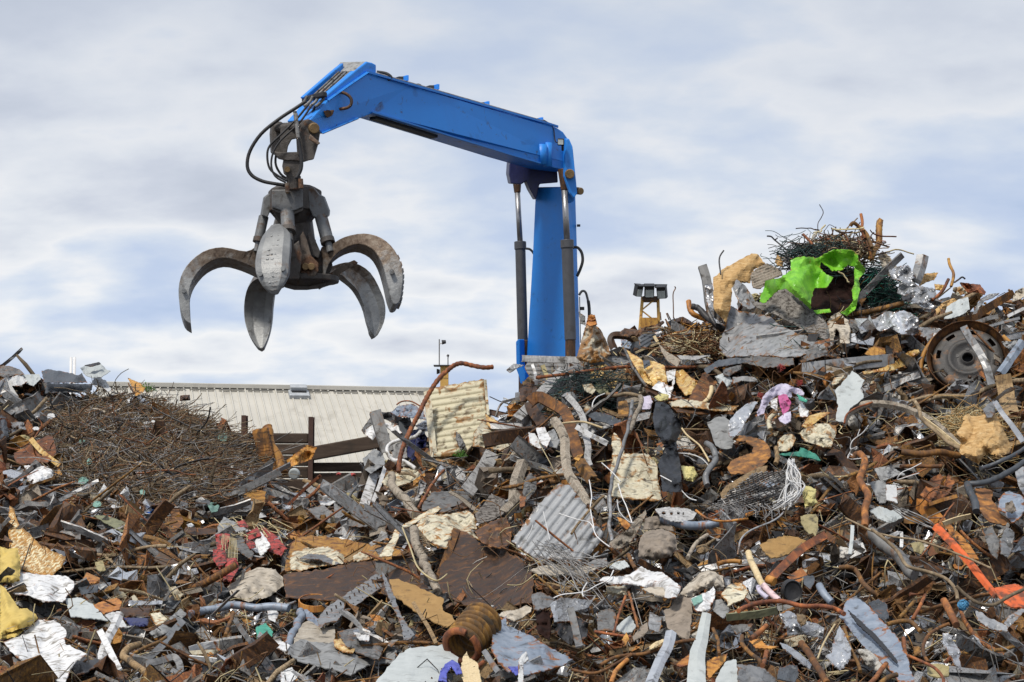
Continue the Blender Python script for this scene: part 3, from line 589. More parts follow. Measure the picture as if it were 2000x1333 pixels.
# front tine, seen from outside: left edge, right edge, thickness behind
Lf = [(526, 446, 16.5), (512, 462, 16.32), (502, 490, 16.15), (498, 515, 16.02), (501, 537, 15.95), (513, 560, 15.93), (526, 574, 15.95)]
Rt = [(552, 441, 16.5), (566, 455, 16.32), (567, 480, 16.15), (565, 508, 16.02), (563, 534, 15.95), (553, 558, 15.93), (543, 576, 15.95)]
Lp, _ = smooth_path([P(*p) for p in Lf], None, 3); Rp, _ = smooth_path([P(*p) for p in Rt], None, 3)
q = MB(); rg = []; BK = []
for i in range(len(Lp)):
    a, b = Lp[i], Rp[i]; tdir = (Lp[min(i + 1, len(Lp) - 1)] - Lp[max(0, i - 1)]).normalized(); bk = (b - a).normalized().cross(tdir); bk = bk if bk.y > 0 else -bk
    w_ = (b - a).length; e = bk * .07; o_ = -bk * .03
    BK.append(bk); rg.append([a, a.lerp(b, .2) + o_, a.lerp(b, .8) + o_, b, b + e, a.lerp(b, .5) + e * .4, a + e])
q.loft(rg); t3 = q.build('tine', 'tine', gr, bevel=.008)
q = MB()
for r_ in range(14):
    for c_ in range(3):
        k = int(3 + r_ * 1.0); k = min(k, len(Lp) - 3)
        u = .38 + c_ * .12 + R.uniform(-.03, .03); p = Lp[k].lerp(Rp[k], u)
        b_ = BK[k]; q.box(p - b_ * R.uniform(.024, .031) + Vector((0, 0, R.uniform(-.01, .01))), Vector((R.uniform(.009, .015), 0, R.uniform(-.004, .004))), b_ * .005, Vector((1, 0, 0)).cross(b_) * R.uniform(.007, .012))
q.build('wear_studs', 'tine', t3, bevel=.004)['kind'] = 'stuff'
q = MB()
for u, k in ((.14, 12), (.84, 11)): q.cyl(Lp[k].lerp(Rp[k], u) + Vector((0, -.055, 0)), Lp[k].lerp(Rp[k], u) + Vector((0, .02, 0)), .022, 10)
q.build('bolt', 'tine', t3)
q = MB(); q.cyl(P(359, 568, 16.66), P(359, 568, 16.74), .022, 10); q.build('bolt', 'tine', t1)
q = MB(); q.cyl(P(765, 531, 16.26), P(765, 531, 16.36), .024, 10); q.build('bolt', 'tine', t2)
gx('tine_arm', [(560, 446), (572, 458), (574, 478), (584, 470), (590, 500), (584, 546), (566, 546), (566, 500)], 'grapdark', 16.45, .3)
# rear tines, seen from inside
def rtine(Lf, Rt, bulge=.1):
    Lp, _ = smooth_path([P(*p) for p in Lf], None, 3); Rp, _ = smooth_path([P(*p) for p in Rt], None, 3)
    q = MB(); rg = []
    for i in range(len(Lp)):
        a, b = Lp[i], Rp[i]; tdir = (Lp[min(i + 1, len(Lp) - 1)] - Lp[max(0, i - 1)]).normalized(); bk = (b - a).normalized().cross(tdir); bk = bk if bk.y > 0 else -bk
        e = bk * bulge
        rg.append([a, a.lerp(b, .3) + e * .5, a.lerp(b, .7) + e * .5, b, b + e, a.lerp(b, .5) + e * 1.5, a + e])
    q.loft(rg)
    for j in range(len(q.f)): q.mi[j] = 1 if (j // 7) < 7 and j < len(q.f) - 2 else 0
    mk('tine', q.v, q.f, 'tinewear', gr, bevel=.008)
rtine([(530, 538, 17.3), (500, 546, 17.7), (484, 562, 17.9), (477, 590, 18.02), (477, 620, 18.06), (482, 642, 18.04), (492, 662, 18.0), (503, 677, 17.96)],
      [(590, 556, 17.3), (556, 562, 17.7), (536, 577, 17.9), (532, 600, 18.02), (531, 620, 18.06), (527, 645, 18.04), (521, 664, 18.0), (515, 677, 17.96)])
rtine([(634, 560, 17.2), (661, 536, 17.5), (679, 548, 17.65), (698, 568, 17.75), (711, 598, 17.82), (717, 628, 17.82), (724, 645, 17.8), (731, 656, 17.8)],
      [(626, 530, 17.25), (664, 515, 17.6), (694, 514, 17.75), (724, 533, 17.85), (745, 571, 17.9), (753, 600, 17.9), (750, 630, 17.88), (738, 655, 17.82)])
gx('rear_lug', [(636, 540), (664, 520), (692, 508), (700, 514), (668, 533), (640, 560)], 'grapbrown', 17.2, .1)
# ------------------------------------------------------------------ scrap makers
FR = {'A': (0, 680, 3.508), 'B': (400, 640, 3.448), 'C': (0, 980, 3.777), 'D': (1340, 400, 3.921), 'E': (1640, 480, 4.167), 'F': (1120, 560, 4.444), 'G': (900, 680, 4.165), 'H': (1280, 660, 4.443),
      'I': (1640, 740, 4.444), 'J': (680, 900, 4.443), 'K': (400, 980, 3.775), 'L': (1000, 900, 4.4425), 'M': (1360, 900, 5.126), 'N': (1640, 980, 3.775), 'O': (720, 1100, 4.545), 'P': (1120, 1080, 5.269), 'Q': (1400, 1080, 5.269), 'X': (0, 0, 1)}
HP = []      # picture outlines of the placed pieces, so that loose filler keeps off them
def fx(fr, p):
    a = FR[fr]; return (a[0] + p[0] / a[2], a[1] + p[1] / a[2]) + tuple(p[2:])
def newname(o, name, label, cat, grp):
    tag(o, label, cat or name.replace('_', ' '), grp)
CLR = .33
def front(x, y, Y_):
    c_ = crest(x)[0]
    return min(Y_, Yt(x, y) - CLR * min(1, max(0, (y - c_) / 40)))
def depth_fn(pts, off, lean, Y, rr):
    cx = sum(p[0] for p in pts) / len(pts); cy = sum(p[1] for p in pts) / len(pts)
    if Y is None:
        c, _ = crest(cx); y0 = Yt(cx, max(cy, c + 4)) - off
        g = (Yt(cx, max(cy, c + 4) + 25) - Yt(cx, max(cy, c + 4) - 5)) / 30
    else: y0 = Y; g = -.004
    gx_ = rr.uniform(-.0012, .0012)
    return lambda x, y: y0 + g * lean * (y - cy) + gx_ * (x - cx)
def pip(pts): 
    xs_ = [p[0] for p in pts]; ys_ = [p[1] for p in pts]; return min(xs_), max(xs_), min(ys_), max(ys_)
def S(fr, pts, name, label, m, cat=None, off=.34, cr=1.0, th=.004, n=90, corr=None, holes=None, Y=None, grp=None, lean=.85, jag=1.7, nc=6, bulge=0, smooth=False, parent=None, hf=1.0):
    n = int(n * 1.7)
    rr = random.Random(hash((round(pts[0][0] * 3 + pts[0][1] * 7), len(pts), name and len(name))))
    s_ = FR[fr][2]
    pts = [fx(fr, p)[:2] for p in pts]
    if not parent: HP.append(pts)
    x0, x1, y0, y1 = pip(pts); D = depth_fn(pts, off, lean, Y, rr); size = math.hypot(x1 - x0, y1 - y0)
    area = abs(sum(pts[i][0] * pts[i - 1][1] - pts[i - 1][0] * pts[i][1] for i in range(len(pts)))) / 2
    cx, cy = (x0 + x1) / 2, (y0 + y1) / 2; Yc = D(cx, cy); mpp = Yc / F
    sp = max(1.2, math.sqrt(area / n))
    out = []
    for i in range(len(pts)):
        a, b = pts[i], pts[(i + 1) % len(pts)]; L = math.hypot(b[0] - a[0], b[1] - a[1]); k = max(1, int(L / sp))
        for j in range(k):
            u = j / k; q = jag * min(1.2, sp * .18)
            out.append((a[0] + (b[0] - a[0]) * u + rr.uniform(-q, q), a[1] + (b[1] - a[1]) * u + rr.uniform(-q, q)))
    V = [Vector((p[0], p[1])) for p in out]; E = [(i, (i + 1) % len(out)) for i in range(len(out))]
    hl = []
    for h in (holes or []):
        h = [fx(fr, p)[:2] for p in h]; hl.append(h); k = len(V); V += [Vector(p) for p in h]; E += [(k + i, k + (i + 1) % len(h)) for i in range(len(h))]
    if corr:
        ang, per, amp = corr; ca, sa = math.cos(math.radians(ang)), math.sin(math.radians(ang)); per = per / s_
        st = per / 4; m_ = int(size / st) + 2
        for i in range(-m_, m_):
            for j in range(-int(size / (per * .9)) - 1, int(size / (per * .9)) + 1):
                x = cx + ca * j * per * .9 - sa * i * st; y = cy + sa * j * per * .9 + ca * i * st
                if x0 < x < x1 and y0 < y < y1 and inpoly(x, y, out): V.append(Vector((x, y)))
    else:
        gx_, gy_ = int((x1 - x0) / sp) + 1, int((y1 - y0) / sp) + 1
        for i in range(gx_ + 1):
            for j in range(gy_ + 1):
                x = x0 + (i + rr.uniform(-.42, .42)) * sp; y = y0 + (j + rr.uniform(-.42, .42)) * sp
                if inpoly(x, y, out) and not any(inpoly(x, y, h) for h in hl): V.append(Vector((x, y)))
    res = delaunay_2d_cdt(V, E, [], 0, 1e-4)
    vs, fs = res[0], res[2]
    fs = [f for f in fs if inpoly(sum(vs[i].x for i in f) / 3, sum(vs[i].y for i in f) / 3, out) and not any(inpoly(sum(vs[i].x for i in f) / 3, sum(vs[i].y for i in f) / 3, h) for h in hl)]
    used = sorted({i for f in fs for i in f}); mpz = {i: k for k, i in enumerate(used)}; eg = [1.0 if any(j < len(out) for j in res[3][i]) else 0.0 for i in used]
    vs = [vs[i] for i in used]; fs = [tuple(mpz[i] for i in f) for f in fs]
    cre = []
    for k in range(nc):
        a = rr.uniform(0, math.pi); cre.append((math.cos(a), math.sin(a), rr.uniform(-.42, .42), rr.uniform(.25, 1.0) * rr.choice((-1, 1)) * (1.0 / (1 + k * .35))))
    amp_ = cr * size * mpp * .34; sd_ = rr.uniform(0, 99)
    outv = []
    for v in vs:
        qx, qy = (v.x - cx) / size, (v.y - cy) / size
        wx, wy = qx + .09 * noise.noise(Vector((qx * 3, qy * 3, sd_ + 7))), qy + .09 * noise.noise(Vector((qx * 3, qy * 3, sd_ + 9)))
        d = sum(w_ * abs(a * qx + b * qy - c) for a, b, c, w_ in cre[:3]) - sum(w_ * abs(c) for a, b, c, w_ in cre[:3])
        d *= amp_ * .55
        for k_, (a, b, c, w_) in enumerate(cre):
            f_ = 1.6 + k_ * .75; tp_ = (a * wx + b * wy) * f_ + c * 3; tr_ = abs((tp_ % 1) * 2 - 1) * 2 - 1
            d += tr_ * cr * (.5 + .5 * abs(w_)) * .62 * (1 + .7 * min(1, max(0, cr - .5) * 2)) / (4 * f_) * size * mpp / (1 + .12 * k_) * (1 if k_ < 3 else max(0, .5 + 1.5 * noise.noise(Vector((qx * 2.3, qy * 2.3, sd_ + k_)))))
        d = d + cr * noise.noise(Vector((qx * 7, qy * 7, sd_))) * size * mpp * .06 + cr * hf * noise.noise(Vector((qx * 19, qy * 19, sd_))) * size * mpp * .02 + cr * abs(noise.noise(Vector((qx * 5 + 3, qy * 5, sd_)))) * size * mpp * .12 + cr * hf * abs(noise.noise(Vector((qx * 11, qy * 11, sd_ + 3)))) * size * mpp * .07
        d = max(-.13, min(.17, d))
        if corr: d = d * .12 * cr + min(corr[2], per * mpp * .34) * math.sin(((v.y - cy) * ca - (v.x - cx) * sa) * 2 * math.pi / per)
        outv.append((v.x, v.y, front(v.x, v.y, D(v.x, v.y)) - d))
    if bulge:
        nb = len(out); 
        def ed(x, y):
            m_ = 1e9
            for i in range(len(pts)):
                ax_, ay_ = pts[i]; bx_, by_ = pts[(i + 1) % len(pts)]; dx, dy = bx_ - ax_, by_ - ay_; L2 = dx * dx + dy * dy + 1e-9
                u = max(0, min(1, ((x - ax_) * dx + (y - ay_) * dy) / L2)); m_ = min(m_, math.hypot(x - ax_ - u * dx, y - ay_ - u * dy))
            return m_
        fr_, bk_ = [], []
        for x, y, Y_ in outv:
            e = ed(x, y); b_ = bulge * (1 - math.exp(-e / (size * .1))) if e > .6 else 0
            nn_ = noise.noise(Vector((x / size * 9, y / size * 9, sd_))) * bulge * .3 * (1 if b_ else 0)
            fr_.append(P(x, y, Y_ - b_ - nn_)); bk_.append(P(x, y, Y_ + b_ * .8))
        k = len(fr_)
        V3 = fr_ + bk_
        bc = {}
        for f in fs:
            for i in range(3):
                e = (f[i], f[(i + 1) % 3]); bc[e] = 1
        F3 = list(fs) + [tuple(k + i for i in reversed(f)) for f in fs] + [(a, a + k, b + k, b) for (a, b) in bc if (b, a) not in bc]
        o = mk(name, V3, F3, m, parent, smooth=smooth)
    else:
        o = mk(name, [P(*q) for q in outv], fs, m, parent, smooth=smooth, thick=th)
    ea = o.data.attributes.new('edge', 'FLOAT', 'POINT'); ea.data.foreach_set('value', eg * (2 if bulge else 1))
    if corr: o.data.polygons.foreach_set('use_smooth', [True] * len(o.data.polygons))
    if not parent: newname(o, name, label, cat, grp)
    return o
def path3(fr, pts, off, Y, rr, wob=.02):
    q = [fx(fr, p) for p in pts]
    cx = sum(p[0] for p in q) / len(q); cy = sum(p[1] for p in q) / len(q)
    c, _ = crest(cx); y0 = Yt(cx, max(cy, c + 4)) - off if Y is None else Y
    g = (Yt(cx, max(cy, c + 4) + 25) - Yt(cx, max(cy, c + 4) - 5)) / 30 * .6 if Y is None else -.002
    return [P(p[0], p[1], front(p[0], p[1], y0 + g * (p[1] - cy)) + (p[2] if len(p) > 2 else rr.uniform(-wob, wob))) for p in q], q, y0
def T(fr, pts, r, name, label, m, cat=None, off=.36, Y=None, grp=None, n=10, kink=False, taper=None, rib=0, hollow=False, parent=None):
    rr = random.Random(int(pts[0][0] * 13 + pts[0][1] * 7 + len(pts)))
    w3, q, y0 = path3(fr, pts, off, Y, rr); rad = r / FR[fr][2] * y0 / F
    if not parent: HP.append([(p[0] - 3, p[1] - 3) for p in q] + [(p[0] + 3, p[1] + 3) for p in reversed(q)])
    mb = MB(); pp = w3 if kink else smooth_path(w3, None, 8)[0]
    # resample with small surface irregularity
    if rib:
        fine_ = []; L = 0
        for a, b in zip(pp, pp[1:]):
            k = max(1, int((b - a).length / (rad * .45)))
            for j in range(k): fine_.append(a.lerp(b, j / k))
        fine_.append(pp[-1]); pp = fine_
        rl = [rad * (1 + (rib if (i // 2) % 2 else 0)) for i in range(len(pp))]
    else:
        pp = [p + Vector((noise.noise(p * 9), noise.noise(p * 9 + Vector((5, 0, 0))), noise.noise(p * 9 + Vector((0, 7, 0))))) * rad * .8 if rad < .05 else p for p in pp]
        rl = [rad * (1 + .12 * noise.noise(Vector((i * .7, rad * 900, pts[0][0])))) * (1 if taper is None else 1 + (taper - 1) * i / max(1, len(pp) - 1)) for i in range(len(pp))]
    mb.tube(pp, rl, n, smoothit=False)
    if hollow:      # black disc on the closed end, painting the shade inside a bore
        d = (pp[-1] - pp[-2]).normalized(); mb.tube([pp[-1] + d * .001, pp[-1] + d * .0015], [rl[-1] * .78, rl[-1] * .78], n, mi=1, smoothit=False)
        o = mk(name, mb.v, mb.f, [m, 'black'], parent, midx=mb.mi, smooth=False)
        o.data.polygons.foreach_set('use_smooth', [len(p.vertices) == 4 for p in o.data.polygons])
    else:
        o = mb.build(name, m, parent); o.data.polygons.foreach_set('use_smooth', [len(p.vertices) == 4 for p in o.data.polygons])
    if not parent: newname(o, name, label, cat, grp)
    return o
def Rb(fr, pts, w, name, label, m, cat=None, prof='flat', off=.38, Y=None, grp=None, tilt=None, th=.006, kink=True, w2=None, fl=.35, parent=None, rough=1):
    """bent strip: flat, angle ('L'), channel ('U') or rail section swept along a path"""
    rr = random.Random(int(pts[0][0] * 11 + pts[0][1] * 5 + len(pts)))
    w3, q, y0 = path3(fr, pts, off, Y, rr, .03); W = w / FR[fr][2] * y0 / F; W2 = (w2 or w) / FR[fr][2] * y0 / F
    if not parent:
        h = w / FR[fr][2] / 2
        up = []; dn = []
        for i, p in enumerate(q):
            a, b = q[max(0, i - 1)], q[min(len(q) - 1, i + 1)]; dx, dy = b[0] - a[0], b[1] - a[1]; L = math.hypot(dx, dy) + 1e-6
            up.append((p[0] - dy / L * h, p[1] + dx / L * h)); dn.append((p[0] + dy / L * h, p[1] - dx / L * h))
        HP.append(up + dn[::-1])
    pp, _ = smooth_path(w3, None, 2 if kink else 7)
    tl = tilt if tilt is not None else rr.uniform(-.7, .7)
    rings = []; n_ = len(pp)
    for i, p in enumerate(pp):
        t_ = (pp[min(n_ - 1, i + 1)] - pp[max(0, i - 1)]).normalized(); view = (p - Vector((0, 0, EYE))).normalized()
        s_ = t_.cross(view).normalized(); u = i / (n_ - 1)
        tw = tl + rough * .35 * noise.noise(Vector((u * 3, pts[0][0], pts[0][1])))
        hw = (W + (W2 - W) * u) / 2 * (1 + rough * .1 * noise.noise(Vector((u * 8, pts[0][1], 3))))
        sv = s_ + view * math.tan(tw); nv_ = t_.cross(sv).normalized(); nv_ = -nv_ if nv_.dot(view) > 0 else nv_     # towards the viewer
        bow = nv_ * hw * .18 * noise.noise(Vector((u * 5, pts[0][0], 9))) * rough
        if prof == 'flat': sec = [-sv * hw, bow, sv * hw]
        elif prof == 'L': sec = [-sv * hw - nv_ * 0, sv * hw * .98, sv * hw - nv_ * W * fl * 1.6]
        elif prof == 'U': sec = [-sv * hw - nv_ * W * fl, -sv * hw, bow, sv * hw, sv * hw - nv_ * W * fl]
        elif prof == 'C': sec = [-sv * hw + nv_ * W * fl, -sv * hw, bow, sv * hw, sv * hw + nv_ * W * fl]
        elif prof == 'rail': sec = [-sv * hw, -sv * hw * .7, -sv * hw * .62 - nv_ * W * .18, sv * hw * .5 - nv_ * W * .18, sv * hw * .6, sv * hw]
        elif prof == 'V': sec = [-sv * hw - nv_ * W * fl, nv_ * 0 + bow, sv * hw - nv_ * W * fl]
        rings.append([p + x for x in sec])
    mb = MB(); mb.loft(rings, cap=False, closed=False)
    o = mb.build(name, m, parent, thick=th)
    if not parent: newname(o, name, label, cat, grp)
    return o
def W(fr, lines, r, name, label, m, cat='wire', off=.45, Y=None, grp=None, n=5):
    """a handful of thin wires that belong to one tangle"""
    mb = MB(); rr = random.Random(int(lines[0][0][0] * 3 + lines[0][0][1]))
    for ln in lines:
        w3, q, y0 = path3(fr, ln, off, Y, rr, .05); mb.tube(smooth_path(w3, None, 5)[0], r / FR[fr][2] * y0 / F, n, smoothit=False)
    o = mb.build(name, m, smooth=True); newname(o, name, label, cat, grp); return o
# ------------------------------------------------------------------ the pieces one can point at
# left heap, frame A
S('A', [(305, 240), (630, 245), (632, 290), (600, 305), (310, 308)], 'panel', 'long dark slate box panel on top of the left heap', 'slate', cr=.2, off=.5, bulge=.1)
S('A', [(285, 160), (330, 148), (450, 165), (540, 190), (560, 172), (600, 238), (300, 238)], 'sheet', 'folded dark grey sheet above the slate box panel', 'slate', off=.38, cr=1.2)
S('A', [(550, 135), (590, 118), (680, 98), (730, 150), (760, 160), (700, 200), (630, 205), (585, 190)], 'panel', 'crumpled off white panel perched on the left heap crest', 'palegrey', off=.5, cr=1.6)
S('A', [(580, 120), (680, 97), (690, 112), (620, 130)], 'panel', 'dark green edge piece over the off white crest panel', 'dark', off=.6)
S('A', [(635, 250), (640, 210), (680, 170), (700, 215), (725, 225), (765, 290), (740, 300), (690, 260)], 'sheet', 'torn white sheet hanging below the crest panel on the left heap', 'white', off=.5)
S('A', [(875, 205), (960, 240), (1000, 270), (975, 310), (930, 330), (895, 250)], 'board', 'broken orange brown board on the left heap crest', 'ochre', off=.45, bulge=.03)
S('A', [(90, 720), (230, 650), (330, 600), (360, 610), (390, 700), (385, 745), (320, 790), (150, 800), (100, 770)], 'bucket_plate', 'curved orange rust plate like a shovel on the left heap', 'rust', off=.5, cr=1.2, nc=3)
Rb('A', [(210, 620), (290, 715), (410, 805)], 34, 'strip', 'bent yellow strip across the orange rust plate', 'gold', off=.62)
S('A', [(160, 800), (230, 808), (330, 810), (365, 850), (360, 900), (290, 925), (230, 950), (195, 920)], 'block', 'white lump below the orange rust plate at the left', 'whiteclean', off=.5, bulge=.14)
S('A', [(0, 440), (45, 480), (60, 610), (30, 640), (0, 640)], 'box', 'dark slate box at the left edge of the picture', 'slate', off=.5, bulge=.12)
S('A', [(640, 1150), (720, 1150), (830, 1185), (920, 1235), (920, 1262), (850, 1270), (720, 1200)], 'sheet', 'olive green sheet below the twig tangle', 'olive', off=.42, cr=.6)
S('A', [(1025, 1065), (1060, 1070), (1050, 1110), (1010, 1150), (990, 1140)], 'plastic_scrap', 'small bright blue plastic scrap below the twig tangle', 'bluescrap', off=.5)
S('A', [(1100, 1030), (1180, 1040), (1230, 1120), (1260, 1190), (1200, 1270), (1140, 1260)], 'plate', 'upright rusty brown plate beside the bright blue scrap', 'rust', off=.42, cr=.7)
S('A', [(1270, 1230), (1480, 1240), (1480, 1275), (1330, 1285), (1260, 1260)], 'plate', 'long flat rusty plate right of the upright rusty plate', 'rustdark', off=.4, cr=.6)
S('A', [(1040, 450), (1140, 405), (1180, 430), (1175, 465), (1110, 480)], 'box', 'small grey box among sticks on the right flank of the left heap', 'galvdull', off=.42, bulge=.1)
S('A', [(1235, 325), (1300, 320), (1305, 360), (1230, 365)], 'box', 'small brown rusty box on the right flank of the left heap', 'rustdark', off=.4, bulge=.1, Y=13.6)
S('A', [(1205, 760), (1260, 735), (1360, 780), (1290, 785)], 'board', 'thin tan board lying in the twig tangle', 'tanfibre', off=.55, cr=.4)
for i, (x, y, s) in enumerate(((570, 910, 36), (680, 560, 40), (1090, 600, 34), (975, 990, 26), (670, 1070, 34), (1460, 1085, 46), (1425, 930, 30), (560, 640, 28), (1040, 490, 22), (1530, 610, 40), (610, 780, 24), (1275, 920, 26))):
    rr = random.Random(i); S('A', [(x + math.cos(a * .9) * s * rr.uniform(.6, 1.15), y + math.sin(a * .9) * s * rr.uniform(.5, 1.05)) for a in range(7)], 'cloth_scrap', 'pale teal scrap of cloth caught in the twig tangle', 'paleteal', off=.62, cr=1.8, grp='pale teal scraps in the twig tangle', smooth=True)
for i, (x, y, s) in enumerate(((350, 470, 40), (780, 510, 30), (700, 715, 34), (950, 865, 36), (480, 690, 22), (780, 1090, 28), (1300, 1215, 26), (1625, 880, 18), (250, 555, 26))):
    rr = random.Random(i + 40); S('A', [(x + math.cos(a * 1.05) * s * rr.uniform(.6, 1.2), y + math.sin(a * 1.05) * s * .6 * rr.uniform(.6, 1.1)) for a in range(6)], 'plastic_scrap', 'small pale plastic scrap caught in the left heap', 'white', off=.6, cr=1.5, grp='pale plastic scraps in the left heap')
S('A', [(120, 420), (190, 395), (260, 420), (272, 470), (215, 505), (150, 480)], 'foil', 'crumpled silver foil lump left of the twig tangle', 'alu', off=.5, cr=2.4, nc=9, n=140)
S('A', [(60, 500), (160, 510), (180, 560), (90, 555)], 'foil', 'smaller grey foil piece under the silver foil lump', 'galv', off=.46, cr=2)
S('A', [(20, 205), (95, 195), (140, 180), (190, 230), (140, 262), (40, 260)], 'sheet', 'white crumpled sheet left of the slate panel', 'white', off=.4, cr=1.8, nc=8)
S('A', [(140, 185), (270, 180), (280, 215), (230, 260), (160, 240)], 'sheet', 'pale grey sheet touching the slate panel', 'palegrey', off=.42, cr=1.2)
S('A', [(0, 120), (60, 125), (140, 150), (165, 180), (60, 195), (0, 205)], 'sheet', 'grey mesh sheet at the top left edge', 'galvdull', off=.3, cr=1.2)
S('A', [(1210, 600), (1330, 0), (1330, 1), (1220, 601)][:0] or [(1390, 660), (1470, 625), (1540, 600), (1560, 640), (1500, 660), (1400, 690)], 'sheet', 'torn pale grey sheet at the right end of the twig tangle', 'palegrey', off=.6, cr=1.4)
# frame C lower left
S('C', [(75, 30), (105, 60), (140, 170), (300, 320), (400, 375), (490, 410), (460, 480), (380, 550), (250, 530), (150, 500), (70, 330), (60, 160)], 'panel', 'fan shaped cream panel with rust streaks beside the foam', 'creamstreak', off=.46, corr=(62, 48, .012), cr=.8, n=200)
S('C', [(0, 330), (60, 350), (130, 345), (150, 430), (145, 580), (100, 600), (0, 600)], 'foam_block', 'upper yellow foam block at the left edge', 'foam', off=.75, bulge=.14, smooth=True, n=160)
S('C', [(0, 610), (40, 640), (80, 700), (140, 790), (200, 788), (265, 830), (280, 860), (240, 905), (180, 930), (60, 970), (0, 985)], 'foam_block', 'large lower yellow foam block at the left edge', 'foam', off=.85, bulge=.18, smooth=True, n=200)
S('C', [(0, 985), (100, 945), (190, 940), (120, 1000), (0, 1020)], 'foam_block', 'thin dark yellow foam slab under the large block', 'foam', off=.7, bulge=.06)
S('C', [(90, 600), (150, 520), (300, 540), (480, 550), (550, 590), (540, 640), (470, 740), (330, 740), (220, 700), (90, 680)], 'sheet', 'long crumpled white sheet right of the foam blocks', 'whiteclean', off=.62, cr=1.3, nc=9, n=190)
S('C', [(600, 590), (640, 520), (740, 565), (730, 605), (650, 612)], 'block', 'orange brown block beside the crumpled white sheet', 'ochre', off=.5, bulge=.05)
S('C', [(570, 620), (730, 612), (720, 670), (600, 690)], 'block', 'dull grey block under the orange brown block', 'slate', off=.48, bulge=.05)
S('C', [(480, 720), (600, 710), (680, 760), (800, 880), (640, 860), (520, 850)], 'sheet', 'pale green grey triangular sheet with one rusty corner', 'palegrey', off=.55, cr=.5)
S('C', [(680, 770), (780, 730), (860, 710), (900, 740), (880, 800), (760, 830)], 'plate', 'orange rust plate behind the pale triangular sheet', 'ochre', off=.45, cr=.6)
S('C', [(880, 780), (1110, 785), (1095, 850), (900, 845)], 'box', 'dark brown box lid above the deep blue box', 'rustdark', off=.52, bulge=.06, cr=.2)
S('C', [(905, 855), (1095, 860), (1090, 920), (960, 920)], 'box', 'deep blue box under the dark brown lid', 'navy', off=.5, bulge=.06, cr=.2)
S('C', [(950, 730), (1080, 738), (1200, 732), (1192, 760), (1070, 765), (950, 770)], 'foil', 'shiny silver foil strip above the dark brown lid', 'alu', off=.5, cr=2, nc=9)
S('C', [(30, 1040), (150, 1000), (220, 930), (290, 870), (400, 880), (490, 950), (480, 1050), (600, 1110), (640, 1130), (540, 1200), (500, 1290), (480, 1340), (340, 1300), (250, 1230), (90, 1120)], 'sheet', 'big crumpled white sheet in the bottom left corner', 'whiteclean', off=.75, cr=1.1, nc=8, n=240)
S('C', [(90, 1150), (160, 1170), (250, 1250), (340, 1340), (200, 1345), (100, 1200)], 'bracket', 'grey perforated bracket under the big white sheet', 'galvdull', off=.6, cr=.3, holes=[[(150, 1190), (178, 1200), (172, 1215), (146, 1204)], [(180, 1225), (208, 1238), (202, 1252), (176, 1240)], [(225, 1268), (262, 1285), (256, 1300), (220, 1284)]])
S('C', [(540, 1150), (640, 1130), (740, 1170), (720, 1215), (640, 1260), (540, 1290), (525, 1220)], 'sheet', 'crumpled black sheet right of the big white sheet', 'dark', off=.62, cr=1.6, nc=8)
Rb('C', [(890, 815), (840, 930), (790, 1020), (740, 1180), (700, 1330)], 62, 'strip', 'long white plastic strip leaning from lower left', 'whiteclean', off=.72, tilt=.2, prof='V', fl=.2)
Rb('C', [(735, 950), (790, 1060), (880, 1245)], 46, 'strip', 'shorter white plastic strip crossing the long white strip', 'whiteclean', off=.78, tilt=.2)
T('C', [(1040, 1060), (950, 1080), (905, 1140), (960, 1190), (1090, 1280)], 26, 'pipe', 'tan brown pipe bent like a boomerang near the bottom', 'wood', off=.7, hollow=True)
T('C', [(750, 1290), (800, 1240), (900, 1185), (1060, 1090), (1230, 1000)], 13, 'rod', 'rusty rod passing under the boomerang shaped pipe', 'rust', off=.55)
Rb('C', [(1060, 1180), (1180, 1080), (1240, 1000), (1350, 880)], 50, 'strip', 'grey curved strip rising beside the rusty rod', 'galv', off=.6, kink=False)
Rb('C', [(1080, 1200), (1200, 1170), (1290, 1150), (1330, 1230), (1290, 1330)], 40, 'bracket', 'grey metal strip bent to a hook above the bottom edge', 'galvdull', off=.6, kink=False, prof='U')
T('C', [(1390, 840), (1470, 810), (1560, 785), (1760, 770), (1960, 778), (2130, 790)], 30, 'pipe', 'long slate grey pipe below the grey lump', 'bluegrey', off=.7)
Rb('C', [(1400, 1095), (1500, 1065), (1615, 1052)], 50, 'slat', 'upper pale slat of the small slatted stack', 'white', off=.6)
Rb('C', [(1395, 1150), (1500, 1160), (1600, 1172)], 30, 'slat', 'lower thin pale slat of the small slatted stack', 'white', off=.6)
Rb('C', [(1390, 1120), (1500, 1112), (1605, 1110)], 30, 'slat', 'middle cream slat of the small slatted stack', 'cream', off=.58)
S('C', [(770, 840), (830, 815), (880, 830), (940, 930), (860, 930)], 'sheet', 'white torn sheet above the white strips', 'white', off=.5, cr=1.2)
S('C', [(1100, 970), (1210, 900), (1330, 790), (1380, 830), (1250, 960), (1150, 1010)], 'cloth', 'grey crumpled cloth left of the slate grey pipe', 'tarp', off=.52, cr=2, nc=8, smooth=True)
S('C', [(1110, 830), (1180, 820), (1240, 870), (1200, 900), (1150, 930)], 'shell', 'white curved shell with rusty inside near the deep blue box', 'cream', off=.55, cr=1)
S('C', [(700, 450), (760, 440), (780, 510), (740, 520), (715, 500)], 'leaf_scrap', 'small dry khaki scrap in the wire area of the valley', 'khaki', off=.5, cr=1.5)
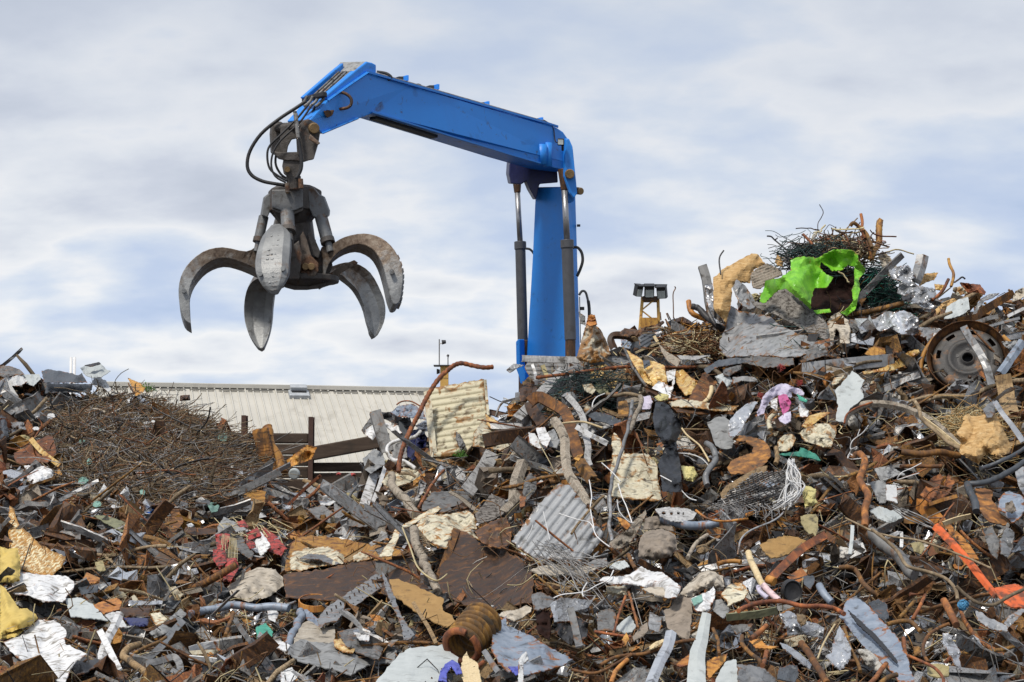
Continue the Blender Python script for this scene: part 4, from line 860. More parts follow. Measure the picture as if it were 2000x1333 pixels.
# red netting cluster, frame K
for p, lb in (([(230, 150), (290, 135), (325, 190), (270, 205)], 'topmost rounded red scrap of the red cluster'), ([(270, 240), (390, 190), (420, 250), (330, 285)], 'middle red sack scrap in the red cluster'),
              ([(395, 175), (440, 190), (545, 265), (470, 292), (430, 240)], 'red strip sloping to the right in the red cluster'), ([(75, 240), (185, 232), (170, 350), (90, 352)], 'leftmost red panel of the red cluster'),
              ([(150, 420), (232, 415), (252, 490), (190, 590), (130, 592), (150, 500)], 'lowest long red scrap of the red cluster'), ([(290, 280), (370, 300), (380, 340), (330, 350)], 'small red scrap beside the grey striped flap')):
    S('K', p, 'red_scrap', lb, 'red', off=.85, cr=2.2, bulge=.035, n=120)
S('K', [(90, 190), (140, 115), (240, 160), (310, 210), (200, 230), (100, 240)], 'cloth', 'grey cloth over the top of the red cluster', 'tarp', off=.68, cr=2, nc=8, smooth=True)
S('K', [(180, 250), (240, 225), (330, 330), (365, 385), (340, 430), (200, 340)], 'flap', 'grey striped rubber flap in the red cluster', 'galvdull', off=.66, corr=(50, 22, .004), cr=.6)
S('K', [(165, 630), (230, 580), (290, 530), (400, 480), (520, 500), (575, 560), (580, 620), (480, 700), (320, 740), (190, 690)], 'bag', 'large dirty beige bag below the red cluster', 'beige', off=.7, bulge=.12, cr=1, smooth=True, n=220, nc=9)
S('K', [(350, 400), (430, 360), (500, 280), (525, 290), (500, 400), (470, 470), (380, 470)], 'cloth', 'grey brown cloth between the beige bag and red scraps', 'taupe', off=.62, cr=2, nc=8, smooth=True)
ls = []; rr = random.Random(3)
for k in range(30):
    a = (rr.uniform(60, 540), rr.uniform(110, 300)); ls.append([a, (a[0] + rr.uniform(10, 90), a[1] + rr.uniform(-20, 70)), (a[0] + rr.uniform(40, 170), a[1] + rr.uniform(0, 160))])
W('K', ls, 3.2, 'straw_bundle', 'pale straw strands spread over the red cluster', 'straw', 'straw', off=.76)
ls = [[(130 + i * 9, 240 + i * 3), (120 + i * 11, 400), (150 + i * 7, 590 - i * 4)] for i in range(12)]
W('K', ls, 2.6, 'string_bundle', 'pale hanging strings on the left of the red cluster', 'straw', 'string', off=.78)
S('K', [(760, 60), (870, 25), (960, 95), (1100, 100), (1200, 90), (1245, 140), (1190, 190), (980, 180), (900, 150), (830, 130)], 'rubber_mat', 'charcoal grey crumpled ribbed mat behind the rusty trough', 'galvdull', off=.5, cr=1.6, nc=9, n=180)
S('K', [(1200, 60), (1320, 30), (1440, 30), (1450, 70), (1330, 80), (1230, 95)], 'rubber_mat', 'smaller dark ribbed mat right of the charcoal mat', 'dark', off=.5, cr=1.5, nc=8)
S('K', [(565, 110), (740, 75), (760, 95), (650, 130)], 'strip', 'thin grey scrap left of the charcoal mat', 'galvdull', off=.5)
S('K', [(300, 200), (420, 225), (490, 330), (420, 400), (340, 350), (290, 270)], 'cloth', 'dirty white cloth crumpled among the red scraps', 'white', off=.8, cr=2, nc=8)
S('K', [(420, 295), (540, 275), (610, 345), (560, 400), (480, 370)], 'red_scrap', 'red flap at the right end of the red cluster', 'red', off=.86, cr=2, bulge=.03)
S('K', [(60, 350), (150, 355), (165, 440), (110, 500), (60, 430)], 'red_scrap', 'faded red flap at the lower left of the red cluster', 'red', off=.84, cr=2, bulge=.03)
# rusty trough
S('K', [(640, 320), (680, 270), (780, 250), (850, 252), (1080, 290), (1320, 335), (1510, 370), (1420, 420), (1280, 440), (1090, 440), (930, 480), (660, 500), (590, 520), (600, 400)], 'trough_wall', 'orange inner wall of the long rusty trough behind the cream bag', 'ochre', off=.42, cr=.25, nc=2)
S('X', [(554, 1123), (600, 1117), (640, 1112), (700, 1096), (760, 1084), (803, 1076), (815, 1120), (850, 1165), (790, 1168), (740, 1160), (680, 1175), (560, 1168)], 'trough_wall', 'dark brown front wall of the long rusty trough', 'rustdark', off=.58, cr=.3, nc=2, n=200, cat='trough wall')
S('K', [(580, 570), (600, 560), (720, 530), (730, 600), (760, 640), (740, 680), (600, 712)], 'trough_end', 'orange end section of the long rusty trough', 'rust', off=.66, cr=.3, nc=2)
S('K', [(625, 440), (650, 370), (760, 335), (900, 330), (980, 365), (1030, 400), (1020, 460), (900, 470), (790, 490), (700, 515), (630, 500)], 'bag', 'cream folded bag lying in the rusty trough', 'cream', off=.72, bulge=.07, cr=1.2, nc=9, n=220, smooth=False)
S('K', [(1090, 400), (1150, 365), (1210, 380), (1270, 412), (1180, 435), (1095, 445)], 'bag', 'smaller cream bag lobe beside the folded bag', 'cream', off=.7, bulge=.05, cr=1)
S('K', [(700, 420), (760, 385), (880, 395), (1000, 460), (940, 470), (840, 430)], 'sheet', 'grey fold across the cream folded bag', 'galv', off=.82, cr=1)
S('J', [(265, 840), (330, 740), (380, 680), (400, 600), (480, 560), (580, 500), (700, 430), (800, 390), (822, 410), (740, 470), (640, 510), (540, 570), (450, 610), (430, 700), (400, 760), (380, 830)], 'strip', 'long twisted cream strip rising from the rusty trough', 'cream', off=.78, cr=.8, n=160)
S('J', [(590, 560), (640, 500), (700, 470), (860, 470), (1040, 435), (1090, 470), (1122, 600), (1060, 600), (1150, 695), (1060, 650), (900, 610), (890, 690), (855, 765), (740, 730), (650, 650)], 'panel', 'torn cream panel with rust spots above the big rust plate', 'cream', off=.75, cr=1.2, nc=9, n=240)
S('J', [(880, 690), (960, 600), (1050, 640), (1130, 700), (1250, 750), (1330, 760), (1480, 850), (1590, 930), (1610, 1080), (1590, 1230), (1350, 1290), (1130, 1300), (960, 1230), (800, 1150), (770, 1080), (820, 860)], 'plate', 'big dark rust plate in the lower middle of the heap', 'rustdark', off=.46, cr=.35, nc=3, n=320)
S('J', [(1100, 620), (1240, 530), (1370, 490), (1420, 600), (1410, 720), (1330, 765), (1230, 750), (1150, 710)], 'plate', 'brown curled flap above the big dark rust plate', 'rustdark', off=.56, cr=1.1, nc=3)
Rb('J', [(940, 595), (880, 760), (820, 930), (765, 1060)], 62, 'angle_bar', 'rusty brown angle bar at the left edge of the big rust plate', 'rust', prof='L', off=.62, tilt=.3)
T('J', [(370, 130), (395, 220), (450, 290), (520, 370), (560, 430), (600, 480)], 34, 'branch', 'peeling grey branch running down to the torn cream panel', 'bark', off=.7, taper=1.3, n=12)
T('J', [(560, 600), (600, 700), (640, 850), (700, 970), (765, 1125)], 42, 'pole', 'silver grey pole wrapped with wire beside the trough', 'bark', off=.88, taper=.8, n=12)
ls = [[(540 + i * 9, 620 + i * 17), (600 + i * 9, 600 + i * 17), (650 + i * 9, 640 + i * 15), (610 + i * 9, 660 + i * 15)] for i in range(12)]
W('J', ls, 3, 'wire_wrap', 'thin brown wire wound round the silver grey pole', 'twig', off=1.0)
W('J', [[(470, 580), (540, 760), (600, 920), (700, 1010), (780, 1040), (860, 985)], [(475, 590), (545, 770), (606, 925), (704, 1018), (784, 1046)]], 7, 'cord', 'pale cord looping below the silver grey pole', 'straw', 'cord', off=1.0)
Rb('J', [(255, 30), (200, 200), (140, 385)], 74, 'channel', 'white channel strip standing left of the peeling branch', 'whiteclean', off=.75, tilt=.2, prof='U', fl=.15)
Rb('J', [(322, 50), (270, 220), (212, 360)], 34, 'channel', 'narrow white channel strip beside the wide white channel', 'whiteclean', off=.74, tilt=.2)
S('J', [(290, 190), (340, 120), (420, 100), (480, 60), (600, 90), (645, 130), (560, 180), (440, 230), (340, 240)], 'panel', 'cream and rust crumpled piece at the foot of the rebar', 'cream', off=.6, cr=1.6, nc=8, n=140)
Rb('G', [(255, 850), (200, 960), (130, 1060), (50, 1170)], 118, 'plank', 'weathered grey flat plank left of the corrugated iron', 'greywood', off=.62, tilt=.2, rough=.5)
S('J', [(650, 370), (720, 275), (860, 265), (1000, 270), (1080, 350), (1050, 410), (820, 460), (640, 430)], 'sheet', 'flat grey sheet under the weathered grey plank', 'galvdull', off=.5, cr=.5)
S('J', [(1100, 470), (1180, 380), (1240, 290), (1370, 350), (1345, 470), (1250, 520), (1130, 555)], 'plate', 'dull grey rusty plate with torn holes beside the grey plank', 'mottle', off=.5, cr=.6)
Rb('J', [(395, 620), (300, 670), (190, 730)], 34, 'strip', 'pale strip pointing left above the rusty trough', 'whiteclean', off=.6)
Rb('J', [(570, 270), (470, 330), (350, 400)], 44, 'strip', 'short blue grey strip left of the flat grey sheet', 'bluegrey', off=.56)
T('J', [(830, 85), (760, 170), (690, 270), (610, 410)], 13, 'rod', 'thin rusty bar leaning across the flat grey sheet', 'rust', off=.72)
T('J', [(160, 160), (110, 200), (40, 270), (0, 340)], 13, 'strip', 'grey bent strip left of the wide white channel', 'galvdull', off=.6)
# perforated strips
def slots():
    h = []
    for i in range(12):
        u = i / 11; x = 900 + (1272 - 900) * u; y = 826 + (572 - 826) * u
        h.append([(x - 8, y - 12), (x + 3, y - 14), (x + 10, y + 12), (x - 1, y + 14)])
        x2, y2 = x - 30 + 6 * u, y + 30 - 4
        if 0 < i < 11:
            for dx_, dy_ in ((-26, -50), (26, 42)):
                a, b = x + dx_, y + dy_; h.append([(a - 4, b - 4), (a + 5, b - 4), (a + 5, b + 5), (a - 4, b + 5)])
    return h
S('K', [(826, 872), (900, 780), (960, 735), (1040, 690), (1150, 610), (1300, 512), (1332, 602), (1320, 625), (1250, 672), (1110, 770), (1000, 850), (970, 885), (905, 890), (850, 935)], 'perforated_strip', 'wide slotted galvanised strip in front of the rusty trough', 'galv', off=1.08, cr=.15, nc=2, n=130, holes=slots(), th=.003)
hs = [[(x - 5, y - 6), (x + 5, y - 6), (x + 5, y + 6), (x - 5, y + 6)] for x, y in ((150, 180), (180, 250), (205, 345), (232, 410), (275, 490), (300, 560), (350, 605), (320, 655), (375, 640), (150, 230))]
S('O', [(115, 80), (150, 125), (175, 170), (230, 300), (290, 470), (350, 560), (408, 640), (370, 680), (310, 690), (290, 560), (230, 430), (180, 310), (140, 200)], 'perforated_strip', 'narrow drilled galvanised strip hanging right of the slotted one', 'galv', off=1.05, cr=.25, nc=3, n=90, holes=hs, th=.003)
S('O', [(180, 150), (260, 148), (420, 205), (660, 322), (652, 430), (720, 455), (768, 520), (700, 575), (560, 520), (400, 430), (220, 285)], 'cardboard', 'bent tan brown board left of the rusty coil', 'cardboard', off=.56, cr=.35, nc=2)
Rb('O', [(395, 350), (460, 460), (530, 570), (600, 715)], 34, 'stick', 'broken tan stick across the tan brown board', 'wood', off=.72)
# rusty coil (ribbed tube)
co = None
a_ = P(902, 1263, 5.75); b_ = P(946, 1208, 5.89); ax_ = (b_ - a_); L_ = ax_.length; axn = ax_.normalized(); u_ = axn.orthogonal().normalized(); v_ = axn.cross(u_)
coil = empty('coil_pipe', (a_ + b_) / 2, 'thick rusty ribbed coil pipe with an open end near the bottom', 'coil pipe')
rings = []; NR = 84
R0 = 40.5 * 5.75 / F
for i in range(NR + 1):
    s_ = i / NR; r_ = R0 * (.80 + .23 * abs(math.sin(s_ * math.pi * 7 + .5 * noise.noise(Vector((s_ * 6, 0, 1))))) ** .7); rings.append([a_ + ax_ * s_ + (u_ * math.cos(t_ * math.pi / 16) + v_ * math.sin(t_ * math.pi / 16)) * r_ for t_ in range(32)])
inner = []
for i in range(NR + 1):
    s_ = 1 - i / NR; r_ = R0 * (.72 + .03 * math.sin(s_ * math.pi * 14)); inner.append([a_ + ax_ * s_ + (u_ * math.cos(t_ * math.pi / 16) + v_ * math.sin(t_ * math.pi / 16)) * r_ for t_ in range(32)])
q = MB(); q.loft(rings + inner + [rings[0]], cap=False); q.build('coil_wall', 'rust', coil, smooth=True)
q = MB(); q.tube([a_ + (u_ * math.cos(t_ * math.pi / 16) + v_ * math.sin(t_ * math.pi / 16)) * R0 * .86 for t_ in range(31)], .012, 8); q.build('coil_end', 'rust', coil, smooth=True)
HP.append([(862, 1250), (905, 1180), (960, 1180), (978, 1230), (940, 1295), (890, 1290)])
S('O', [(60, 1062), (140, 960), (230, 850), (360, 750), (500, 738), (680, 730), (735, 800), (790, 830), (800, 900), (650, 930), (620, 1062)], 'slab', 'flat pale green grey slab with black cracks at the bottom edge', 'palegrey', off=.85, cr=.2, bulge=.03, nc=2)
for k, (a, b, w_) in enumerate((((250, 915), (480, 790), 10), ((335, 950), (420, 890), 7), ((400, 865), (590, 915), 5), ((350, 830), (520, 785), 5))):
    pass
S('O', [(620, 1045), (640, 960), (680, 900), (740, 862), (800, 900), (832, 980), (780, 992), (735, 920), (690, 990), (695, 1062)], 'plastic_bag', 'crumpled blue plastic bag at the bottom edge', 'violet', off=1.0, cr=2, nc=9, n=140, smooth=True)
S('O', [(815, 960), (835, 850), (870, 790), (900, 850), (960, 880), (985, 960), (1000, 1062), (840, 1062)], 'wood_bundle', 'splintered yellow wood bundle below the coil pipe', 'woodpale', off=.95, cr=1.2, corr=(80, 22, .01), bulge=0)
S('O', [(1090, 765), (1105, 620), (1160, 520), (1225, 468), (1225, 560), (1300, 590), (1440, 650), (1590, 742), (1700, 800), (1810, 860), (1700, 920), (1560, 960), (1400, 1000), (1230, 960), (1140, 870)], 'sheet', 'large blue grey rust spotted sheet right of the coil pipe', 'bluegrey', off=.66, cr=.45, nc=4, n=260)
S('O', [(1150, 470), (1200, 432), (1320, 418), (1400, 378), (1448, 400), (1440, 430), (1350, 500), (1290, 520), (1230, 490)], 'cloth', 'beige rag lying on top of the blue grey sheet', 'beige', off=.72, cr=1.6, nc=7, smooth=True)
S('O', [(1440, 282), (1530, 262), (1650, 320), (1640, 370), (1600, 400), (1470, 425)], 'sheet', 'pale grey folded sheet right of the beige rag', 'galv', off=.68, cr=1.1)
S('O', [(1610, 372), (1700, 308), (1850, 320), (1990, 340), (1950, 400), (1830, 430), (1790, 522), (1650, 524)], 'foil', 'crumpled silver sheet right of the pale grey folded sheet', 'alu', off=.7, cr=1.6, nc=10, n=180)
Rb('O', [(1790, 400), (1830, 560), (1870, 745)], 62, 'strip', 'dark grey strip hanging from the crumpled silver sheet', 'galvdull', off=.78)
S('O', [(1620, 540), (1780, 540), (1830, 640), (1800, 740), (1700, 660)], 'sheet', 'dark shiny crumpled sheet under the crumpled silver sheet', 'dark', off=.6, cr=1.8, nc=8)
S('O', [(1480, 430), (1600, 420), (1620, 540), (1610, 690), (1500, 620)], 'bag', 'brown wrinkled bag between the blue grey and dark sheets', 'brownbag', off=.6, cr=1.6, nc=8, smooth=True)
Rb('O', [(1025, 780), (1080, 870), (1150, 970)], 34, 'bracket', 'small silver bracket below the blue grey sheet', 'galv', off=.95, prof='U')
S('O', [(1330, 880), (1360, 820), (1400, 790), (1420, 860), (1370, 900), (1375, 1062), (1330, 1062)], 'plastic_bag', 'small white and blue plastic piece under the blue grey sheet', 'white', off=.95, cr=1.6)
S('O', [(1240, 925), (1330, 920), (1350, 980), (1310, 1000)], 'plastic_scrap', 'tiny deep blue scrap left of the white plastic piece', 'violet', off=.95, cr=1.6)
# tarpaulin group frame K
S('K', [(640, 1060), (700, 1020), (900, 1050), (950, 1040), (1100, 1060), (1200, 1010), (1330, 1040), (1420, 1100), (1390, 1190), (1200, 1210), (1080, 1282), (900, 1230), (700, 1180), (610, 1120)], 'tarpaulin', 'large crumpled grey tarpaulin near the bottom edge', 'tarp', off=.8, cr=1.3, nc=14, n=380, hf=.4)
S('K', [(660, 1010), (720, 900), (770, 880), (850, 930), (960, 925), (955, 1045), (820, 1080), (690, 1110), (650, 1080)], 'cloth', 'beige canvas folded over the grey tarpaulin', 'beige', off=.92, cr=.7, nc=5, n=150)
S('K', [(980, 960), (1130, 930), (1250, 950), (1330, 1050), (1280, 1170), (1130, 1120), (1030, 1060)], 'foil', 'silver grey crumple behind the tarpaulin', 'galvdull', off=.74, cr=1.8, nc=10, n=180)
S('K', [(1090, 960), (1150, 930), (1220, 960), (1210, 1030), (1140, 1020)], 'foil', 'white speckled crumple on the silver grey crumple', 'whiteclean', off=.95, cr=2, nc=8)
S('K', [(950, 1020), (1000, 1015), (1040, 1070), (1110, 1090), (1090, 1120), (1020, 1110), (955, 1070)], 'plastic_scrap', 'small golden scrap poking from the beige canvas', 'gold', off=.98, cr=1.6)
T('K', [(712, 800), (700, 880), (660, 980), (612, 1070)], 30, 'pipe', 'pale blue grey pipe left of the beige canvas', 'bluegrey', off=.98)
S('K', [(490, 1015), (560, 1030), (630, 1062), (600, 1110), (520, 1075), (495, 1050)], 'pipe_end', 'flattened white end piece at the foot of the pale pipe', 'whiteclean', off=1.0, cr=1.2)
S('K', [(700, 790), (760, 800), (860, 890), (850, 945), (780, 900), (740, 860)], 'cloth', 'blue stained grey rag below the rust ring', 'bluegrey', off=.92, cr=1.6, nc=7)
q = MB(); pts = []; c0 = fx('K', (806, 748)); yy = Yt(*c0) - .8
for k in range(33):
    a = k / 32 * 2 * math.pi; pts.append(P(c0[0] + math.cos(a) * 31, c0[1] + math.sin(a) * 12.5, yy - math.sin(a) * .09))
rgs = [[p + Vector((0, 0, .014)), p + Vector((0, 0, -.014)), p * 1.0 + (p - P(c0[0], c0[1], yy)).normalized() * -.006 + Vector((0, 0, -.014)), p + (p - P(c0[0], c0[1], yy)).normalized() * -.006 + Vector((0, 0, .014))] for p in pts]
q.loft(rgs, cap=False); o = q.build('ring', 'ochre'); newname(o, 'ring', 'rusty oval metal band lying above the blue stained rag', 'ring', None); HP.append([(c0[0] - 32, c0[1] - 13), (c0[0] + 32, c0[1] - 13), (c0[0] + 32, c0[1] + 13), (c0[0] - 32, c0[1] + 13)])
S('K', [(375, 930), (450, 900), (500, 960), (490, 1050), (465, 1090), (390, 1060)], 'plastic_sheet', 'dark green plastic sheet left of the pale pipe', 'teal', off=.7, cr=.8)
Rb('K', [(330, 1025), (410, 1130), (500, 1255)], 62, 'rail', 'black grooved rail below the dark green plastic', 'dark', off=.85, prof='rail', tilt=.2)
Rb('K', [(225, 870), (280, 960), (345, 1040)], 36, 'strip', 'grey brown strip above the black grooved rail', 'galvdull', off=.82)
S('K', [(460, 800), (520, 770), (545, 830), (520, 890), (470, 870)], 'cup', 'small white crushed cup beside the slate grey pipe', 'white', off=.75, bulge=.03)
T('K', [(462, 785), (560, 770), (670, 738)], 10, 'rod', 'thin grey rod between the crushed cup and the rust ring', 'galv', off=.78)
S('K', [(560, 1260), (640, 1225), (690, 1290), (640, 1340), (560, 1340)], 'foil', 'small pale crumple below the grey tarpaulin', 'white', off=.9, cr=2, nc=8)
T('K', [(215, 820), (185, 900), (160, 985)], 14, 'stick', 'short orange brown stick left of the black rail', 'rust', off=.7)
# frame B middle
S('B', [(1055, 690), (1120, 600), (1145, 640), (1090, 680), (1075, 722)], 'sheet', 'dark grey hooked sheet at the far left of the grey cluster', 'galvdull', off=.6, Y=10.6)
S('B', [(1080, 690), (1150, 650), (1182, 705), (1130, 757), (1090, 730)], 'panel', 'white wedge panel beside the slanted grey post', 'whiteclean', Y=10.45, cr=.6)
Rb('B', [(1148, 560), (1190, 700), (1232, 835)], 72, 'post', 'slanted slate grey post left of the rebar', 'galvdull', Y=10.25, tilt=.3, prof='U')
S('B', [(1190, 570), (1290, 570), (1330, 610), (1380, 600), (1400, 660), (1330, 670), (1200, 612)], 'sheet', 'dark curved sheet behind the slanted grey post', 'dark', Y=10.4, cr=1)
S('B', [(1250, 575), (1300, 530), (1400, 515), (1470, 560), (1490, 620), (1400, 610), (1300, 600)], 'sheet', 'silver blue crumpled hood at the top of the grey cluster', 'bluegrey', Y=10.3, cr=1.2, nc=8, n=140)
T('B', [(1292, 522), (1330, 500), (1390, 500), (1450, 530)], 5, 'wire', 'rusty wire arc over the silver blue hood', 'rust', Y=10.15)
Rb('B', [(1345, 610), (1355, 730), (1370, 870)], 74, 'post', 'upright slate grey post behind the rebar', 'slate', Y=10.3, tilt=.2, prof='U')
S('B', [(1200, 640), (1290, 650), (1330, 710), (1300, 722), (1230, 680)], 'panel', 'narrow white panel between the two grey posts', 'whiteclean', Y=10.35, cr=.5)
T('B', [(1455, 700), (1400, 740), (1300, 758), (1240, 790), (1228, 840), (1270, 890), (1330, 900), (1420, 950)], 13, 'tube', 'white bent tube hooked round below the grey posts', 'whiteclean', Y=10.05)
S('B', [(1240, 790), (1350, 770), (1362, 880), (1270, 885)], 'plate', 'grey plate inside the hooked white tube', 'galvdull', Y=10.2, cr=.4)
S('B', [(1065, 885), (1140, 820), (1200, 850), (1215, 920), (1120, 985), (1080, 960)], 'mesh_crumple', 'crumpled grey mesh left of the hooked white tube', 'tarp', off=.5, cr=2, nc=9, n=150)
S('B', [(1380, 700), (1460, 680), (1500, 740), (1480, 830), (1400, 900), (1360, 860)], 'sheet', 'dark blue black scrap between the rebar and cream panel', 'navy', Y=10.25, cr=1.6, nc=7)
S('B', [(1420, 660), (1500, 620), (1510, 700), (1450, 700)], 'foil', 'silver crumple beside the top of the upright grey post', 'alu', Y=10.3, cr=1.6)
T('B', [(1305, 975), (1315, 880), (1345, 780), (1390, 680), (1440, 585), (1480, 500), (1540, 395), (1590, 330), (1640, 285), (1680, 255), (1730, 241), (1800, 256), (1880, 270), (1938, 266)], 15, 'rebar', 'thick rusty rebar curving up against the sky', 'rust', Y=9.9, rib=.14, n=12)
cp = [(1485, 432), (1560, 410), (1880, 350), (1892, 460), (1902, 575), (1870, 650), (1835, 740), (1800, 825), (1640, 868), (1545, 872), (1520, 720), (1500, 560)]
S('B', cp, 'ribbed_sheet', 'cream ribbed panel standing upright beside the rebar', 'creampanel', Y=10.05, corr=(-9, 42, .017), cr=.25, n=400, th=.012)
Rb('B', [(1497, 432), (1515, 600), (1545, 872)], 40, 'frame_strip', 'cream rusty edge frame along the left of the ribbed panel', 'cream', Y=9.98, prof='U', tilt=.1, rough=.3)
Rb('B', [(1888, 352), (1898, 470), (1908, 590)], 16, 'frame_strip', 'wavy torn edge strip along the right of the ribbed panel', 'cream', Y=9.98, prof='flat', tilt=.5)
S('B', [(1690, 700), (1720, 720), (1760, 800), (1730, 830), (1690, 760)], 'pipe_stub', 'small grey pipe stub in front of the cream ribbed panel', 'galvdull', Y=9.85, bulge=.03)
S('G', [(215, 530), (260, 560), (345, 640), (420, 660), (450, 740), (500, 800), (490, 880), (420, 900), (300, 830), (100, 800), (110, 690)], 'panel', 'crumpled brown and cream corner of the ribbed panel', 'cream', off=.35, cr=1.6, nc=9, n=220)
S('G', [(200, 540), (230, 560), (350, 635), (250, 660), (210, 620)], 'panel', 'bright cream torn fold below the ribbed panel', 'gold', off=.5, cr=1.2)
S('B', [(330, 690), (375, 680), (400, 800), (440, 1000), (420, 1020), (385, 900)], 'toothed_strip', 'rusty toothed strip left of the half round rusty channel', 'rustdark', off=.5, Y=13.1, cr=.3)
T('B', [(408, 668), (424, 720), (452, 800), (485, 890), (520, 1000)], 34, 'pipe', 'half round rusty ochre pipe leaning against the fence', 'ochre', Y=12.85, n=14, taper=1.15)
q = MB()
for k in range(15):
    u = k / 14; a = fx('B', (375 + 75 * u, 700 + 290 * u)); p = P(a[0], a[1], 12.8); q.box(p, Vector((.055, 0, .01)), Vector((0, .05, 0)), Vector((0, 0, .02)))
o = q.build('rack_teeth', 'rust', bevel=.006); newname(o, 'rack_teeth', 'row of short rusty teeth between the leaning channels', 'rack teeth', None)
S('B', [(550, 895), (610, 850), (690, 790), (755, 810), (735, 850), (720, 890), (640, 920), (570, 940)], 'plate', 'torn orange rust plate in front of the fence post', 'ochre', off=.5, Y=12.7, cr=1.3, nc=7, n=140)
c0 = fx('B', (600, 990)); q = MB(); a = P(c0[0], c0[1], 12.2); q.cyl(a, a + Vector((.0, .04, .01)), 11 * 12.2 / F, 22); o = q.build('lid', 'palegrey', bevel=.01); newname(o, 'lid', 'small pale round lid lying in the valley', 'lid', None)
for i, (x, y) in enumerate(((900, 985), (1000, 990))):
    S('B', [(x - 18, y - 8), (x + 2, y - 12), (x + 20, y - 4), (x + 14, y + 12), (x - 14, y + 10)], 'plastic_scrap', 'small pink red scrap on the fence plank' if i else 'small pink red scrap left of its twin on the plank', 'red', Y=12.4, bulge=.02, grp='pink red scraps by the fence')
T('B', [(665, 1032), (760, 1070), (850, 1105), (920, 1160), (1000, 1185), (1085, 1205)], 16, 'bar', 'rusty brown bar lying in the valley', 'wood', off=.5)
T('B', [(395, 1022), (500, 1030), (580, 1030)], 8, 'bar', 'dark thin bar under the leaning channels', 'dark', off=.5)
S('B', [(262, 1110), (330, 1090), (410, 1105), (405, 1180), (300, 1195), (265, 1160)], 'plate', 'ochre brown plate at the foot of the left heap', 'ochre', off=.45, cr=.6)
S('B', [(770, 1170), (850, 1155), (900, 1165), (840, 1200), (780, 1195)], 'cloth', 'white rag lying in the valley', 'white', off=.5, cr=1.5)
# plants
def weed(fr, c, s, name, label, Y=None, off=.5, nl=60):
    c = fx(fr, c); rr = random.Random(int(c[0])); y0 = Y or Yt(c[0], max(c[1], crest(c[0])[0] + 4)) - off; k = y0 / F; p0 = P(c[0], c[1] + s * .5, y0); q = MB()
    for i in range(nl):
        d = Vector((rr.uniform(-1, 1), rr.uniform(-.6, .6), rr.uniform(.1, 1.2))).normalized() * s * k * rr.uniform(.4, 1.1); b = p0 + d; w_ = Vector((rr.uniform(-1, 1), rr.uniform(-1, 1), rr.uniform(-.3, .3))).normalized() * s * k * .09; e = b + d.normalized() * s * k * .35 + Vector((0, 0, -s * k * .1))
        q.add([p0.copy(), p0 + w_ * .15, b + w_ * .15, b], [(0, 1, 2, 3)]); q.add([b, b + w_ + (e - b) * .4, e, b - w_ + (e - b) * .4], [(0, 1, 2, 3)])
    o = q.build(name, 'leaf', thick=.001); newname(o, name, label, 'plant', None)
weed('B', (1720, 850), 14, 'weed', 'small green weed growing at the foot of the ribbed panel', Y=9.7)
weed('A', (1010, 275), 16, 'weed', 'green weed on the crest of the left heap')
# frame G
Rb('G', [(870, 190), (790, 260), (720, 340), (640, 430), (560, 520), (490, 590)], 128, 'beam', 'long smooth grey beam slanting down below the crane mast', 'greywood', off=.48, tilt=.35, prof='V', fl=.25, rough=.4)
Rb('G', [(500, 85), (700, 92), (960, 98)], 46, 'beam', 'weathered grey beam lying level at the foot of the mast', 'greywood', Y=9.75, tilt=.2, prof='U')
S('G', [(550, 110), (990, 122), (1000, 195), (860, 200), (770, 230), (720, 260), (640, 305), (560, 250), (520, 150)], 'ribbed_sheet', 'ribbed dull grey panel under the level grey beam', 'galvdull', Y=9.9, corr=(2, 36, .014), cr=.3)
Rb('G', [(580, 130), (605, 210), (615, 300)], 24, 'strip', 'curved pale strip left of the ribbed grey panel', 'whiteclean', Y=9.7)
Rb('G', [(665, 140), (690, 200), (715, 265)], 26, 'strip', 'dark olive strip crossing the ribbed grey panel', 'khaki', Y=9.7, prof='U')
S('G', [(370, 180), (430, 130), (515, 140), (450, 172), (400, 202)], 'sheet', 'small curled grey sheet left of the crane mast foot', 'galv', Y=9.7, cr=1.2)
S('G', [(480, 340), (540, 280), (600, 300), (640, 360), (560, 420), (480, 440)], 'plate', 'dark rust plate left of the long smooth beam', 'rustdark', off=.3, cr=1.2)
Rb('G', [(600, 375), (500, 400), (340, 440)], 22, 'strip', 'thin pale bar sticking out to the left over the sky', 'greywood', Y=9.8)
T('G', [(345, 438), (310, 480), (280, 560)], 9, 'pipe', 'small silver pipe bending down left of the thin pale bar', 'galv', Y=9.8)
T('G', [(235, 396), (320, 435), (400, 458), (466, 458)], 4, 'wire', 'dark wire sticking out left against the sky', 'dark', Y=9.8)
Rb('G', [(560, 440), (600, 405), (650, 398), (740, 450), (835, 505), (875, 580), (900, 680), (960, 880)], 82, 'channel', 'rusty orange channel bent over like an arm', 'rust', off=.66, prof='U', tilt=.3, rough=.6)
Rb('G', [(958, 900), (1000, 970), (1060, 1050)], 96, 'plate_strip', 'short orange rusty plate below the bent channel', 'rust', off=.62, prof='V')
S('G', [(915, 905), (950, 875), (995, 865), (960, 925)], 'tab', 'small bright orange rust tab below the bent channel', 'ochre', off=.75)
Rb('G', [(560, 440), (580, 500), (640, 580), (660, 620)], 90, 'plate_strip', 'dark brown inner side of the bent channel', 'rustdark', off=.55)
Rb('G', [(740, 570), (800, 640), (845, 740), (850, 850), (870, 1000), (920, 1090), (980, 1180), (1030, 1270)], 72, 'bark_strip', 'long bark brown strip curving down the slope', 'bark', off=.78, kink=False, prof='V', tilt=.1)
Rb('G', [(865, 390), (930, 460), (990, 560), (1010, 680), (1035, 800), (1030, 900), (1050, 960)], 52, 'strip', 'grey wood strip right of the bent rusty channel', 'greywood', off=.6, kink=False)
